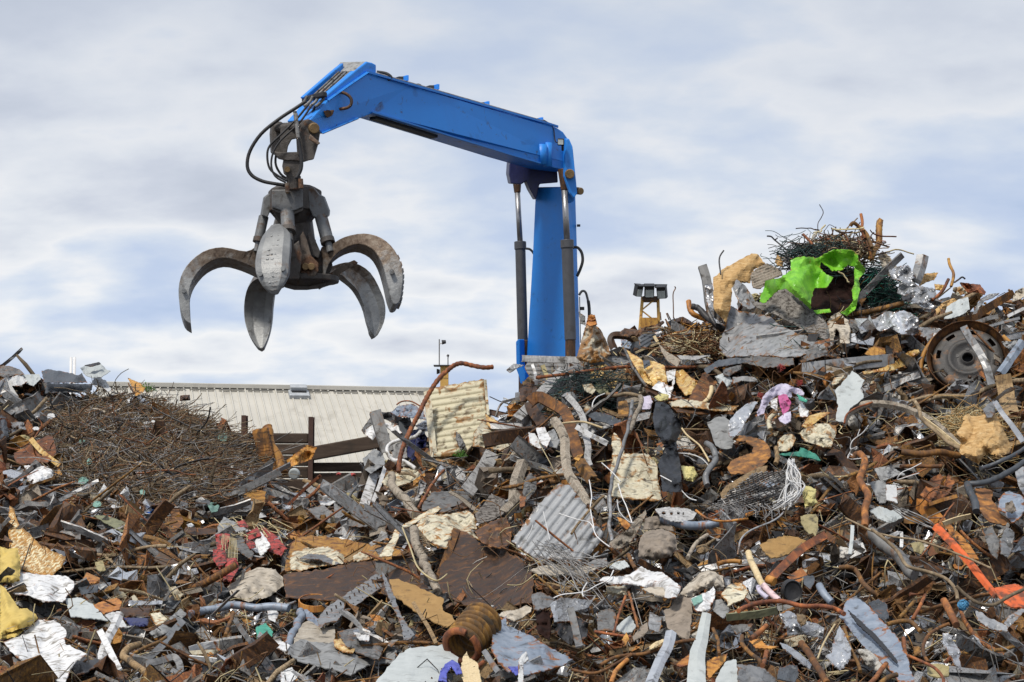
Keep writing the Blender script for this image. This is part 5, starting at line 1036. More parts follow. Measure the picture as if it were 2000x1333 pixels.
Rb('G', [(940, 640), (1040, 700), (1120, 740), (1195, 780)], 40, 'strip', 'pale grey twisted strip pointing right', 'whiteclean', off=.7, kink=False)
S('G', [(612, 652), (680, 645), (735, 740), (700, 812), (640, 765)], 'panel', 'small bright white panel below the bent channel', 'whiteclean', off=.8, cr=.8)
S('G', [(550, 690), (605, 700), (640, 760), (700, 815), (640, 822), (560, 775)], 'panel', 'small dull white panel left of the bright white one', 'white', off=.75, cr=1)
S('G', [(680, 700), (760, 660), (800, 760), (780, 820), (720, 800)], 'sheet', 'grey sheet right of the bright white panel', 'tarp', off=.66, cr=1)
T('G', [(740, 628), (860, 610), (980, 600), (1060, 620), (1150, 650)], 9, 'stick', 'thin tan stick lying across the bark strip', 'woodpale', off=.9)
T('G', [(1396, 432), (1370, 590), (1330, 780), (1290, 900), (1240, 1050), (1215, 1180), (1210, 1320)], 15, 'pole', 'long pale grey pole running steeply down the slope', 'galv', off=.85)
S('G', [(1020, 540), (1100, 522), (1200, 540), (1290, 590), (1345, 640), (1325, 700), (1260, 650), (1180, 610), (1080, 590)], 'rubber_strip', 'dark curved rubber strip below the green wires', 'slate', off=.6, cr=.7, nc=3)
Rb('G', [(515, 905), (470, 1030), (448, 1130), (440, 1235)], 96, 'post', 'weathered wooden leg with one bent knee', 'bark', off=.7, prof='V', tilt=.1)
Rb('G', [(500, 1210), (440, 1270), (370, 1340)], 90, 'post', 'lower piece of the weathered wooden leg', 'bark', off=.7, prof='V')
S('G', [(480, 1205), (530, 1210), (520, 1290), (480, 1300)], 'tab', 'small orange rust patch plate on the wooden leg', 'rust', off=.82)
S('G', [(520, 1080), (560, 1010), (620, 1060), (610, 1160), (540, 1240), (500, 1180)], 'sheet', 'dark grey crumpled sheet right of the wooden leg', 'galvdull', off=.55, cr=1.3)
S('G', [(1225, 725), (1250, 695), (1310, 760), (1330, 860), (1430, 860), (1530, 870), (1600, 960), (1605, 1080), (1640, 1250), (1500, 1240), (1360, 1230), (1230, 1200), (1215, 1000), (1235, 850)], 'panel', 'torn cream sheet with rust coloured veins beside the black bag', 'cream', off=.5, cr=.8, nc=6, n=220)
S('G', [(1280, 440), (1350, 430), (1370, 500), (1360, 560), (1280, 560)], 'plate', 'reddish orange plate left of the pale grey pole top', 'rust', off=.5, cr=.8)
T('G', [(1460, 390), (1470, 430), (1440, 520), (1400, 620), (1370, 680)], 20, 'branch', 'dark bent branch behind the pale grey pole', 'bark', off=.7)
T('G', [(1180, 375), (1260, 390), (1340, 370), (1410, 385), (1460, 400)], 16, 'branch', 'dark brown branch right of the green wires', 'twig', off=.6)
S('G', [(1480, 400), (1540, 390), (1560, 440), (1540, 500), (1475, 500)], 'panel', 'small pale lilac panel above the black bag', 'lilac', off=.5, cr=.4)
T('G', [(1070, 510), (1075, 450), (1110, 400), (1170, 372)], 5, 'wire', 'pale curved wire right of the green wires', 'wirewhite', off=.7)
S('G', [(1090, 150), (1180, 130), (1240, 200), (1300, 260), (1250, 330), (1150, 300), (1060, 260), (1050, 190)], 'sheet', 'golden rusty crumple below the cone shaped stump', 'gold', off=.45, cr=1.6, nc=9, n=160)
S('G', [(990, 300), (1060, 290), (1100, 340), (1070, 380), (1010, 350)], 'cloth', 'cream rag tucked under the golden crumple', 'cream', off=.55, cr=1.6)
S('G', [(1100, 280), (1190, 300), (1200, 360), (1140, 380), (1090, 340)], 'sheet', 'dull grey green sheet by the golden crumple', 'olive', off=.5, cr=1.2)
# stump and crest pieces, frame F
S('F', [(25, 620), (60, 500), (85, 410), (110, 330), (130, 250), (150, 240), (185, 248), (205, 320), (200, 345), (240, 375), (262, 420), (290, 480), (325, 590), (260, 650), (160, 665), (60, 650)], 'crushed_drum', 'cone shaped crushed rusty drum beside the crane mast', 'creamrust', Y=9.75, bulge=.12, cr=1.7, n=420, nc=11, hf=1.6)
S('F', [(110, 330), (130, 250), (185, 248), (205, 330), (150, 345)], 'crushed_drum', 'brown rust cap on top of the crushed drum', 'ochre', Y=9.62, cr=1.2, cat='crushed drum cap')
S('F', [(45, 220), (100, 260), (105, 340), (60, 320)], 'sheet', 'grey triangular sheet between the mast and the crushed drum', 'galvdull', Y=9.85)
Rb('F', [(350, 530), (330, 470), (350, 430), (430, 432), (500, 450), (565, 490), (555, 550)], 62, 'bar', 'dark bent bar shaped like an arch on the ridge', 'rustdark', Y=9.9, prof='V', kink=False)
S('F', [(398, 408), (440, 365), (500, 372), (560, 380), (640, 345), (720, 330), (770, 295), (790, 310), (740, 370), (680, 400), (560, 440), (420, 430)], 'plate', 'long dark rust sheet leaning up the ridge below the light tower', 'rustdark', Y=9.95, cr=.9)
S('F', [(560, 440), (660, 390), (790, 360), (800, 400), (700, 450), (640, 540), (580, 520)], 'sheet', 'slate grey ribbed sheet under the dark rust sheet', 'slate', Y=9.8, corr=(-30, 30, .008), cr=.4)
S('F', [(410, 455), (520, 490), (510, 540), (430, 545)], 'sheet', 'small pale blue sheet seen through the dark arch', 'bluegrey', Y=10.1)
T('F', [(988, 130), (1000, 190), (1040, 240), (1090, 265), (1150, 280)], 24, 'pipe', 'ochre bent pipe on the ridge left of the tan board', 'ochre', Y=9.8)
T('F', [(1010, 170), (1080, 190), (1150, 255), (1230, 320), (1300, 370)], 28, 'hose', 'thick black hose sagging left of the tan board', 'dark', Y=9.75)
S('F', [(880, 280), (950, 260), (1020, 300), (1050, 345), (960, 350), (890, 320)], 'plate', 'dark rust dome plate on the ridge', 'rustdark', Y=9.95, bulge=.06)
T('F', [(880, 0), (886, 15), (866, 60), (866, 150), (870, 275)], 5, 'rod', 'tall thin dark rod sticking up from the ridge', 'rustdark', Y=9.95)
T('F', [(753, 222), (760, 290)], 5, 'rod', 'short thin rod right of the light tower', 'rustdark', Y=9.95, kink=True)
T('F', [(805, 232), (830, 290)], 5, 'rod', 'left one of two short leaning rods on the ridge', 'rustdark', Y=9.95, kink=True)
T('F', [(815, 230), (845, 290)], 5, 'rod', 'right one of two short leaning rods on the ridge', 'rustdark', Y=9.9, kink=True)
S('F', [(430, 530), (500, 580), (570, 620), (640, 680), (680, 800), (695, 865), (620, 835), (560, 740), (500, 640)], 'panel', 'glossy orange gold bent panel on the slope below the ridge', 'gold', off=.55, cr=.9, nc=5, n=150)
T('F', [(440, 545), (490, 640), (530, 730), (600, 820), (660, 905)], 12, 'tube', 'grey edge tube below the orange gold panel', 'galvdull', off=.6)
S('F', [(600, 640), (700, 650), (790, 690), (800, 760), (815, 830), (840, 980), (760, 1000), (700, 930), (690, 840), (620, 740)], 'panel', 'cream and gold crumpled panel right of the orange gold panel', 'gold', off=.5, cr=1.2, nc=8, n=180)
S('F', [(600, 640), (660, 640), (670, 680), (615, 712)], 'tab', 'small grey tab on the orange gold panel', 'slate', off=.7)
S('F', [(660, 905), (740, 822), (850, 870), (870, 780), (880, 820), (840, 975), (780, 1000), (700, 990)], 'panel', 'pale grey white triangular panel above the black bag', 'whiteclean', off=.62, cr=.7)
S('F', [(700, 960), (760, 925), (830, 940), (820, 990), (740, 995)], 'block', 'yellow scrap lump above the black bag', 'paleyellow', off=.7, bulge=.03)
S('F', [(880, 740), (950, 720), (1020, 790), (1080, 822), (1050, 930), (970, 950), (900, 850)], 'panel', 'yellow rust streaked crumple in the middle of the slope', 'gold', off=.5, cr=1.5, nc=8, n=130)
S('F', [(800, 740), (890, 720), (880, 800), (820, 830)], 'panel', 'small white panel between the two gold crumples', 'whiteclean', off=.5, cr=.6)
S('F', [(985, 1000), (1060, 870), (1120, 760), (1150, 740), (1245, 835), (1200, 930), (1120, 1005), (1050, 990)], 'plate', 'brown triangular plate with a small hole', 'rust', off=.6, cr=.6, holes=[[(1122, 890), (1134, 890), (1132, 906), (1124, 906)]])
S('F', [(1230, 780), (1290, 755), (1340, 760), (1382, 822), (1340, 880), (1290, 892)], 'block', 'pale grey block right of the brown triangular plate', 'palegrey', off=.62, bulge=.05)
T('F', [(1200, 880), (1180, 960), (1150, 1000), (1110, 1030)], 20, 'stick', 'tan stick standing under the pale grey block', 'woodpale', off=.65)
S('F', [(820, 1010), (900, 985), (1000, 975), (1200, 1020), (1440, 1040), (1380, 1080), (1240, 1085), (1100, 1055), (850, 1045)], 'shelf', 'long cream rusty shelf plate right of the black bag', 'cream', off=.6, cr=.5)
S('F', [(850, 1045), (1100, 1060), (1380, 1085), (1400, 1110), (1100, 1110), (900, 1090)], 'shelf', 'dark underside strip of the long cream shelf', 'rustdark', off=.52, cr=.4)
Rb('F', [(540, 575), (640, 530), (745, 492)], 16, 'lath', 'thin pale lath pointing down left from the nest', 'woodpale', Y=9.75)
Rb('F', [(620, 620), (690, 560), (750, 520)], 13, 'lath', 'second thin pale lath below the first by the nest', 'woodpale', Y=9.75)
Rb('F', [(700, 430), (730, 480)], 26, 'lath', 'short pale broken lath above the nest', 'woodpale', Y=9.7)
S('F', [(700, 405), (760, 388), (770, 400), (720, 418)], 'lath', 'tiny white chip on the slate ribbed sheet', 'whiteclean', Y=9.6)
S('F', [(740, 500), (830, 440), (920, 450), (1000, 500), (1100, 530), (1090, 570), (1000, 560), (900, 560), (800, 560)], 'fibre_mat', 'mat of pale fibres and shreds on the ridge', 'bark', Y=9.7, cr=1.6, nc=9, n=180)
S('F', [(745, 500), (800, 560), (930, 640), (900, 700), (820, 650), (770, 580)], 'bark_piece', 'brown grey bark piece hanging under the fibre mat', 'bark', off=.6, cr=.8)
S('F', [(900, 600), (1060, 605), (1180, 600), (1060, 640), (930, 635)], 'plank', 'dull level plank under the fibre mat', 'greywood', off=.55, cr=.4)
S('F', [(1130, 720), (1260, 640), (1420, 620), (1560, 650), (1450, 670), (1250, 700), (1160, 760)], 'bar', 'dark grey flattened bar under the big light grey sheet', 'slate', off=.5, cr=.8)
S('F', [(1300, 720), (1460, 680), (1450, 720), (1350, 780), (1300, 760)], 'sheet', 'slate crumpled sheet right of the brown triangular plate', 'galvdull', off=.6, cr=1.4)
S('F', [(1380, 790), (1500, 780), (1600, 790), (1600, 830), (1460, 820), (1390, 845)], 'tube', 'flattened grey tube under the slate crumpled sheet', 'galvdull', off=.62, cr=.6)
# frame D
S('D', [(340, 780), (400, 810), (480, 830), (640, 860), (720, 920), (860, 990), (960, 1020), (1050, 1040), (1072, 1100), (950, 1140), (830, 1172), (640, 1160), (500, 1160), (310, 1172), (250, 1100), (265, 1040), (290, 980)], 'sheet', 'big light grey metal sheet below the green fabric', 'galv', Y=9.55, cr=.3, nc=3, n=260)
S('D', [(310, 1174), (500, 1162), (640, 1165), (820, 1180), (825, 1230), (700, 1245), (600, 1250), (420, 1210)], 'sheet', 'shaded folded lower edge of the big light grey sheet', 'galvdull', Y=9.5, cr=.5)  # same sheet in a darker grey, shade of the fold put into the colour
S('D', [(210, 560), (300, 480), (400, 425), (500, 375), (545, 375), (610, 455), (520, 500), (490, 600), (400, 600), (352, 640), (350, 720), (330, 820), (305, 905), (210, 800)], 'board', 'broken tan fibre board sticking up left of the green fabric', 'tanfibre', Y=9.75, bulge=.07, cr=.6, n=240)
Rb('D', [(125, 465), (155, 560), (170, 660), (190, 800), (250, 900)], 62, 'channel', 'upright dark grey metal channel left of the tan board', 'galvdull', Y=9.7, prof='U', tilt=.3)
S('D', [(140, 600), (200, 600), (215, 700), (212, 870), (292, 925), (230, 905), (160, 760)], 'sheet', 'shiny grey strip on the upright channel', 'alu', Y=9.6, cr=.8)
S('D', [(355, 640), (385, 575), (450, 620), (510, 700), (545, 780), (480, 805), (400, 745)], 'sheet', 'curved grey sheet below the tan board', 'galv', Y=9.5, cr=.7, nc=3)
S('D', [(490, 540), (540, 490), (620, 450), (725, 500), (740, 540), (640, 580), (570, 650), (510, 640)], 'bark_piece', 'grey splintered wood piece left of the green fabric', 'bark', Y=9.55, cr=1.3, n=150, corr=(-20, 20, .004))
S('D', [(680, 440), (700, 375), (745, 440), (740, 475), (700, 470)], 'wood_chunk', 'small tan wood chunk above the splintered wood', 'tanfibre', Y=9.6, bulge=.03)
S('D', [(740, 440), (770, 340), (800, 400), (780, 450)], 'spike', 'small grey metal spike above the green fabric', 'galvdull', Y=9.6)
S('D', [(560, 740), (575, 690), (600, 640), (610, 580), (720, 560), (800, 510), (805, 470), (800, 430), (850, 405), (920, 400), (1010, 410), (1080, 370), (1150, 342), (1240, 345), (1305, 365), (1320, 430), (1372, 490), (1362, 530), (1290, 480), (1240, 462), (1190, 505), (1120, 508), (1075, 470), (1030, 440), (1028, 492), (1075, 535), (1125, 560), (1080, 635), (980, 642), (960, 720), (955, 800), (880, 735), (770, 645), (700, 660), (660, 700), (600, 755)], 'fabric', 'bright green torn fabric draped on the right heap', 'green', Y=9.22, cr=1.0, nc=9, n=520, hf=.1, lean=.35, jag=2)
S('D', [(1290, 482), (1362, 522), (1320, 580), (1332, 650), (1310, 740), (1300, 800), (1230, 852), (1185, 832), (1240, 790), (1280, 740), (1270, 660), (1290, 600)], 'fabric', 'bright green hanging tail right of the dark brown bag', 'green', Y=9.25, cr=.9, nc=5, n=130)
S('D', [(975, 810), (1100, 800), (1110, 825), (1000, 840)], 'fabric', 'narrow green hem below the dark brown bag', 'green', Y=9.2, cr=.8)
S('D', [(1000, 425), (1060, 470), (1120, 500), (1200, 495), (1290, 490), (1295, 600), (1285, 780), (1190, 845), (1060, 835), (950, 800), (960, 700), (985, 640), (1085, 630), (1125, 560), (1000, 500)], 'bag', 'very dark brown bag inside the green fabric', 'brownbag', Y=9.62, cr=1.2, nc=10, n=240, hf=.5)
S('D', [(500, 745), (580, 750), (640, 700), (720, 650), (800, 630), (840, 680), (880, 735), (980, 825), (1070, 900), (1082, 1042), (960, 990), (860, 935), (660, 835), (540, 795)], 'plate', 'mottled grey brown curled plate under the green fabric', 'mottle', Y=9.3, cr=.5, nc=3, n=200)
T('D', [(800, 630), (860, 720), (960, 820), (1040, 880), (1078, 950), (1082, 1040)], 14, 'rim_strip', 'grey rolled rim along the mottled plate', 'galvdull', Y=9.25)
S('D', [(1080, 900), (1120, 850), (1170, 822), (1240, 890), (1258, 970), (1250, 1065), (1180, 1060), (1175, 980), (1150, 950), (1130, 1050), (1095, 1040)], 'cloth', 'beige rag hanging below the dark brown bag', 'beige', Y=9.2, cr=1.4, nc=8, smooth=True, n=140)
S('D', [(1250, 880), (1340, 880), (1350, 940), (1290, 990), (1250, 950)], 'foil', 'small grey crumple right of the beige rag', 'galvdull', Y=9.4, cr=1.6)
Rb('D', [(870, 1265), (1100, 1235), (1350, 1210), (1590, 1188)], 84, 'rail', 'long grey metal rail below the big light grey sheet', 'galv', Y=9.15, prof='U', tilt=.25, rough=.25, fl=.25)
Rb('D', [(540, 1020), (700, 1000), (920, 970)], 34, 'bar', 'thin grey brown bar lying on the big light grey sheet', 'greywood', Y=9.3)
W('D', [[(640, 910), (720, 960), (800, 1040), (860, 1150)], [(700, 940), (840, 1050), (900, 1100), (980, 1100)], [(880, 930), (960, 1000), (1100, 1060)], [(640, 910), (700, 930), (860, 935)]], 4, 'wire', 'dark green wires lying over the big light grey sheet', 'greenwire', Y=9.2)
S('D', [(820, 1170), (900, 1130), (990, 1090), (1130, 1055), (1130, 1075), (1080, 1110), (1160, 1150), (1160, 1175), (1060, 1160), (960, 1190), (880, 1215), (860, 1180)], 'foil', 'grey crumpled strip resting above the long rail', 'galvdull', Y=9.2, cr=1.4, nc=7)
for i, (fr, x, y, s, lb) in enumerate((('D', 725, 1250, 30, 'red fluffy lump left of the long rail'), ('H', 915, 500, 28, 'red stringy lump left of the lilac bag'), ('H', 1250, 395, 30, 'red stringy lump right of the lilac bag'))):
    q = MB(); c0 = fx(fr, (x, y)); yy = (Yt(*c0) - .62); rr = random.Random(i); k_ = yy / F * s / FR[fr][2]; p0 = P(c0[0], c0[1], yy)
    for j in range(46):
        a = p0 + Vector((rr.uniform(-1, 1), rr.uniform(-.5, .5), rr.uniform(-1, 1))) * k_ * .6; q.tube([a, a + Vector((rr.uniform(-1, 1), rr.uniform(-1, 0), rr.uniform(-1, 1))) * k_ * .6, a + Vector((rr.uniform(-1, 1), rr.uniform(-1, 0), rr.uniform(-1, 1))) * k_ * .7], k_ * .07, 4)
    o = q.build('red_string', 'red'); newname(o, 'red_string', lb, 'string lump', None)
T('D', [(1480, 130), (1478, 200), (1470, 280), (1445, 350), (1420, 430)], 27, 'post', 'thick rusty square post curving up on the summit', 'ochre', Y=9.7, n=4, taper=.9)
T('D', [(1340, 72), (1352, 130), (1347, 200), (1370, 260)], 12, 'twig', 'upright rusty root on the summit', 'rust', Y=9.65)
T('D', [(1265, 165), (1290, 145), (1330, 175), (1380, 230), (1420, 330)], 15, 'twig', 'arched rusty root on the summit', 'rust', Y=9.6)
T('D', [(1330, 180), (1370, 250), (1400, 340), (1420, 420)], 11, 'twig', 'rusty root right of the arched root on the summit', 'rust', Y=9.62)
T('D', [(895, 228), (930, 262), (975, 310)], 11, 'twig', 'short pointed orange twig on the summit', 'rust', Y=9.6)
T('D', [(1022, 0), (1050, 55), (1035, 100), (1008, 150), (1015, 240)], 3.4, 'wire', 'tall thin wire above the summit', 'dark', Y=9.8)
T('D', [(1050, 215), (1075, 180), (1100, 155), (1150, 180)], 2.6, 'wire', 'thin bent wire right of the tall wire', 'dark', Y=9.8)
T('D', [(622, 242), (655, 245), (680, 270), (720, 305), (768, 345)], 6, 'branch', 'thin dark branch reaching left over the sky', 'dark', Y=9.7)
T('D', [(678, 270), (695, 262), (700, 255)], 5, 'branch', 'stub on the thin dark branch over the sky', 'dark', Y=9.7)
T('D', [(288, 352), (260, 400), (254, 470), (264, 535)], 6, 'branch', 'thin dark stem above the tan board', 'dark', Y=9.75)
Rb('D', [(1540, 400), (1600, 480), (1640, 560)], 26, 'strip', 'pale strip right of the thick rusty post', 'beige', Y=9.7)
# frame E
Rb('E', [(680, 72), (665, 150), (640, 230), (612, 300)], 96, 'channel', 'upright light grey metal channel on the right skyline', 'galv', Y=9.6, prof='V', tilt=.25, rough=.3, fl=.2)
S('E', [(310, 75), (350, 45), (400, 90), (440, 140), (442, 200), (430, 262), (380, 240), (350, 190)], 'cloth', 'beige grey crumpled cloth on the skyline', 'beige', Y=9.7, cr=1.5, nc=8, n=140)
S('E', [(400, 200), (470, 170), (560, 160), (590, 210), (620, 262), (520, 292), (420, 270)], 'foil', 'shiny rippled foil left of the upright channel', 'alu', Y=9.55, cr=2, nc=10, n=170)
S('E', [(470, 390), (490, 300), (570, 270), (640, 330), (700, 340), (775, 352), (790, 400), (700, 470), (600, 470), (560, 420)], 'foil', 'bright crumpled aluminium sheet below the upright channel', 'alu', Y=9.35, cr=1.5, nc=9, n=190)
S('E', [(500, 420), (560, 395), (610, 410), (560, 465), (520, 450)], 'plate', 'dark grey scrap in front of the bright aluminium', 'dark', Y=9.25)
S('E', [(600, 460), (700, 440), (780, 500), (740, 520), (680, 510)], 'foil', 'thin aluminium tongue below the bright aluminium', 'alu', Y=9.25, cr=1.2)
S('E', [(640, 280), (690, 230), (800, 222), (770, 280), (700, 300), (650, 330)], 'fibre_mat', 'tan fuzzy tuft right of the upright channel', 'tanfibre', Y=9.7, cr=1.2)
S('E', [(240, 615), (300, 590), (370, 535), (450, 545), (520, 530), (600, 560), (640, 590), (640, 660), (700, 680), (600, 730), (500, 720), (420, 680), (330, 700), (260, 655)], 'foil', 'large wrinkled silver aluminium sheet left of the wheel', 'alu', Y=9.1, cr=1.4, nc=11, n=280)
S('E', [(640, 670), (740, 665), (830, 680), (820, 720), (760, 720), (720, 810), (705, 750), (660, 740)], 'sheet', 'grey folded strip between the silver sheet and the wheel', 'galv', Y=9.0, cr=1)
S('E', [(735, 780), (770, 710), (800, 720), (828, 760), (800, 790)], 'panel', 'small creased white piece above the wheel', 'whiteclean', Y=8.95, cr=1)
T('E', [(885, 110), (895, 150), (925, 215), (925, 270), (905, 335)], 12, 'pipe', 'rusty curved pipe standing on the right skyline', 'ochre', Y=9.6)
T('E', [(885, 278), (850, 340), (810, 390), (755, 445)], 13, 'branch', 'rusty crooked bar leaning left of the curved pipe', 'rust', Y=9.5)
T('E', [(935, 300), (970, 275), (1000, 255), (1025, 270)], 7, 'branch', 'short dark twig right of the curved pipe', 'dark', Y=9.55)
S('E', [(770, 315), (860, 320), (850, 370), (780, 360)], 'plate', 'small yellow orange plate on the right skyline', 'gold', Y=9.6)
S('E', [(930, 340), (1000, 335), (1040, 390), (960, 410), (920, 370)], 'cloth', 'cream crumple beside the crooked bar', 'cream', Y=9.4, cr=1.5)
S('E', [(980, 300), (1060, 310), (1140, 320), (1190, 380), (1180, 400), (1100, 380), (1040, 390), (1000, 350)], 'plate', 'curled brown rust plate on the right skyline', 'rust', Y=9.6, cr=1.4, nc=7)
S('E', [(780, 520), (850, 460), (930, 430), (960, 450), (900, 500), (860, 560), (790, 560)], 'fibre_mat', 'orange brown fibre clump right of the bright aluminium', 'tanfibre', Y=9.3, cr=1.4)
S('E', [(850, 600), (870, 500), (950, 450), (1045, 420), (1055, 520), (1000, 565), (920, 590)], 'sheet', 'smooth pale grey sheet right of the fibre clump', 'palegrey', Y=9.2, cr=.5)
Rb('E', [(1420, 385), (1300, 450), (1200, 510), (1070, 590), (960, 620)], 62, 'beam', 'rusty orange beam slanting on the right skyline', 'rust', Y=9.35, prof='L', tilt=.2, rough=.3)
S('E', [(1080, 565), (1110, 500), (1150, 430), (1220, 395), (1300, 388), (1240, 430), (1180, 450), (1140, 500), (1110, 560)], 'sheet', 'grey curled strip above the slanting beam', 'galv', Y=9.3, cr=.9)
Rb('E', [(820, 700), (920, 665), (1020, 650), (1120, 625), (1220, 590), (1290, 578)], 34, 'strip', 'dark grey wavy strip above the wheel', 'galvdull', Y=9.05, kink=False)
Rb('E', [(1370, 575), (1430, 545), (1500, 512)], 26, 'strip', 'white strip at the right edge of the picture', 'whiteclean', Y=9.2)
Rb('E', [(1140, 685), (1280, 640), (1465, 592)], 22, 'strip', 'thin silver strip right above the wheel', 'galv', Y=9.0)
S('E', [(1430, 370), (1500, 340), (1500, 420), (1460, 440), (1400, 460)], 'cloth', 'beige crumpled lump at the right skyline edge', 'beige', Y=9.4, cr=1.6)
S('E', [(365, 740), (420, 725), (500, 730), (495, 850), (440, 890), (380, 880)], 'grille', 'black ribbed grille left of the wheel', 'black', Y=9.0, corr=(0, 16, .006), cr=.3)
S('E', [(200, 885), (240, 840), (290, 820), (370, 840), (372, 900), (280, 905)], 'plate', 'smooth orange rust plate above the end of the rail', 'ochre', Y=9.1, cr=.8)
S('E', [(440, 960), (500, 900), (570, 860), (640, 845), (655, 870), (600, 920), (540, 980), (420, 1020), (300, 1030), (200, 1050), (180, 1030), (300, 1010)], 'sheet', 'torn yellow rust sheet under the end of the rail', 'gold', Y=8.9, cr=1)
S('E', [(430, 860), (470, 820), (500, 850), (490, 920), (450, 910)], 'sheet', 'small copper brown crumple by the rail end', 'rust', Y=9.0, cr=1.6)
Rb('E', [(1008, 660), (1050, 740), (1100, 810), (1150, 890), (1200, 1000), (1235, 1130)], 52, 'bracket', 'pale drilled metal bracket lying across the wheel', 'galv', Y=8.35, prof='U', fl=.25, tilt=.3)
Rb('E', [(1490, 770), (1430, 860), (1370, 950), (1310, 1030)], 66, 'bar', 'blue grey bar right of the wheel', 'bluegrey', Y=8.5, prof='V')
S('E', [(1320, 780), (1460, 780), (1470, 830), (1400, 850), (1340, 820)], 'cloth', 'grey torn piece right of the wheel', 'tarp', Y=8.7, cr=1.5)
Rb('X', [(1958, 732), (1966, 775), (1975, 820), (1992, 868)], 30, 'plank', 'upright yellow brown wooden plank right of the wheel', 'wood', Y=8.3, prof='L', tilt=.2, w2=34)
# wheel: rim with slotted disc, tilted a little to the right
wc = P(1890, 700, 8.75); wheel = empty('car_wheel', wc, 'rusty grey steel car wheel without a tyre', 'wheel')
HP.append([(1815, 700), (1835, 650), (1890, 640), (1945, 655), (1965, 710), (1940, 755), (1885, 765), (1835, 750)])
wn = Vector((-.28, -.9, .40)).normalized(); wu = wn.cross(Vector((0, 0, 1))).normalized(); wv = wu.cross(wn).normalized()
def wp(r, a, d): return wc + (wu * math.cos(a) + wv * math.sin(a)) * r + wn * d
NA = 48
def lathe(prof, name, m, closed=False):
    q = MB(); q.loft([[wp(r, 2 * math.pi * k / NA, d) for r, d in prof] for k in range(NA + 1)], cap=False, closed=closed); return q.build(name, m, wheel, smooth=True)
RW = .2
lathe([(RW, .03), (RW + .006, .022), (RW * .98, .0), (RW * .93, -.02), (RW * .9, -.05), (RW * .88, -.09), (RW * .93, -.13), (RW, -.15), (RW * 1.01, -.14), (RW * .95, -.125), (RW * .905, -.09), (RW * .93, -.05), (RW * .955, -.02), (RW * 1.0, 0.0), (RW * 1.02, .024), (RW * 1.01, .036)], 'rim', 'rust', True)
# disc with ten slots: rings of quads, slot cells left open
pr = [(RW * .9, -.02), (RW * .86, -.006), (RW * .80, .002), (RW * .68, .006), (RW * .60, .0), (RW * .50, .012), (RW * .46, .018), (RW * .40, .008), (RW * .28, -.004), (RW * .17, -.004), (RW * .155, .012), (RW * .14, .012), (RW * .135, -.02)]
q = MB(); NK = 96
for i in range(len(pr) - 1):
    for k in range(NK):
        if i in (2,) and (k % 12) < 5: continue
        a0, a1 = 2 * math.pi * k / NK, 2 * math.pi * (k + 1) / NK
        q.add([wp(pr[i][0], a0, pr[i][1]), wp(pr[i][0], a1, pr[i][1]), wp(pr[i + 1][0], a1, pr[i + 1][1]), wp(pr[i + 1][0], a0, pr[i + 1][1])], [(0, 1, 2, 3)])
bm = None
o = q.build('disc', 'wheelgrey', wheel); bm = bmesh.new(); bm.from_mesh(o.data); bmesh.ops.remove_doubles(bm, verts=bm.verts, dist=1e-5); bmesh.ops.recalc_face_normals(bm, faces=bm.faces); bm.to_mesh(o.data); bm.free(); o.data.polygons.foreach_set('use_smooth', [True] * len(o.data.polygons)); mdf = o.modifiers.new('thickness', 'SOLIDIFY'); mdf.thickness = .004
for k in range(5):
    a = 2 * math.pi * k / 5 + .3; q = MB(); q.cyl(wp(RW * .28, a, -.0045), wp(RW * .28, a, -.0015), .011, 12); q.build('bolt_hole', 'black', wheel)
q = MB(); q.cyl(wp(0, 0, -.05), wp(0, 0, -.046), RW * .2, 24); q.build('hub_back', 'black', wheel)
q = MB(); q.cyl(wp(0, 0, -.1), wp(0, 0, -.096), RW * .88, 32); q.build('wheel_back', 'rustdark', wheel)
q = MB(); q.tube([wp(RW * 1.18 * (1 + .02 * math.sin(k)), 2.4 + k * .26, -.07) for k in range(20)], .012, 8); o = q.build('hoop', 'ochre', smooth=True); newname(o, 'hoop', 'rusty hoop partly round the car wheel', 'hoop', None)
# frame H
S('H', [(1560, 455), (1620, 400), (1660, 350), (1710, 290), (1760, 330), (1812, 370), (1780, 440), (1812, 520), (1740, 580), (1690, 615), (1665, 680), (1640, 742), (1560, 720), (1585, 600)], 'sheet', 'pale blue grey leaf shaped sheet in the middle of the right heap', 'palegrey', off=.7, cr=.35, nc=3, n=140)
S('H', [(1525, 400), (1550, 350), (1640, 320), (1640, 350), (1590, 400), (1540, 430)], 'block', 'cream lump left of the leaf shaped sheet', 'cream', off=.6, bulge=.04)
S('H', [(915, 585), (930, 520), (960, 480), (1020, 430), (1080, 400), (1150, 405), (1200, 430), (1260, 450), (1290, 480), (1285, 500), (1240, 500), (1180, 470), (1180, 520), (1060, 500), (1010, 530), (960, 600), (940, 660), (890, 680), (880, 650)], 'plastic_bag', 'pale lilac plastic bag with pink stains below the rail', 'lilac', off=.75, cr=1.2, nc=10, n=240, smooth=False)
S('H', [(1065, 510), (1110, 490), (1140, 500), (1175, 560), (1165, 620), (1110, 672), (1085, 600)], 'plastic_bag', 'magenta stained fold of the lilac bag', 'magenta', off=.82, cr=1.3)
S('H', [(1070, 700), (1120, 660), (1175, 640), (1175, 725), (1130, 752), (1085, 730)], 'plastic_bag', 'pale pink piece below the magenta fold', 'lilac', off=.8, cr=1)
S('H', [(1000, 550), (1060, 520), (1060, 640), (1000, 600)], 'plastic_bag', 'white wrinkled part of the lilac bag', 'whiteclean', off=.8, cr=1.5)
S('H', [(1240, 600), (1265, 560), (1330, 640), (1320, 690), (1260, 690)], 'panel', 'small white chip right of the magenta fold', 'whiteclean', off=.7)
S('H', [(1230, 490), (1320, 545), (1310, 560), (1250, 545)], 'plastic_scrap', 'tiny teal scrap right of the lilac bag', 'teal', off=.8)
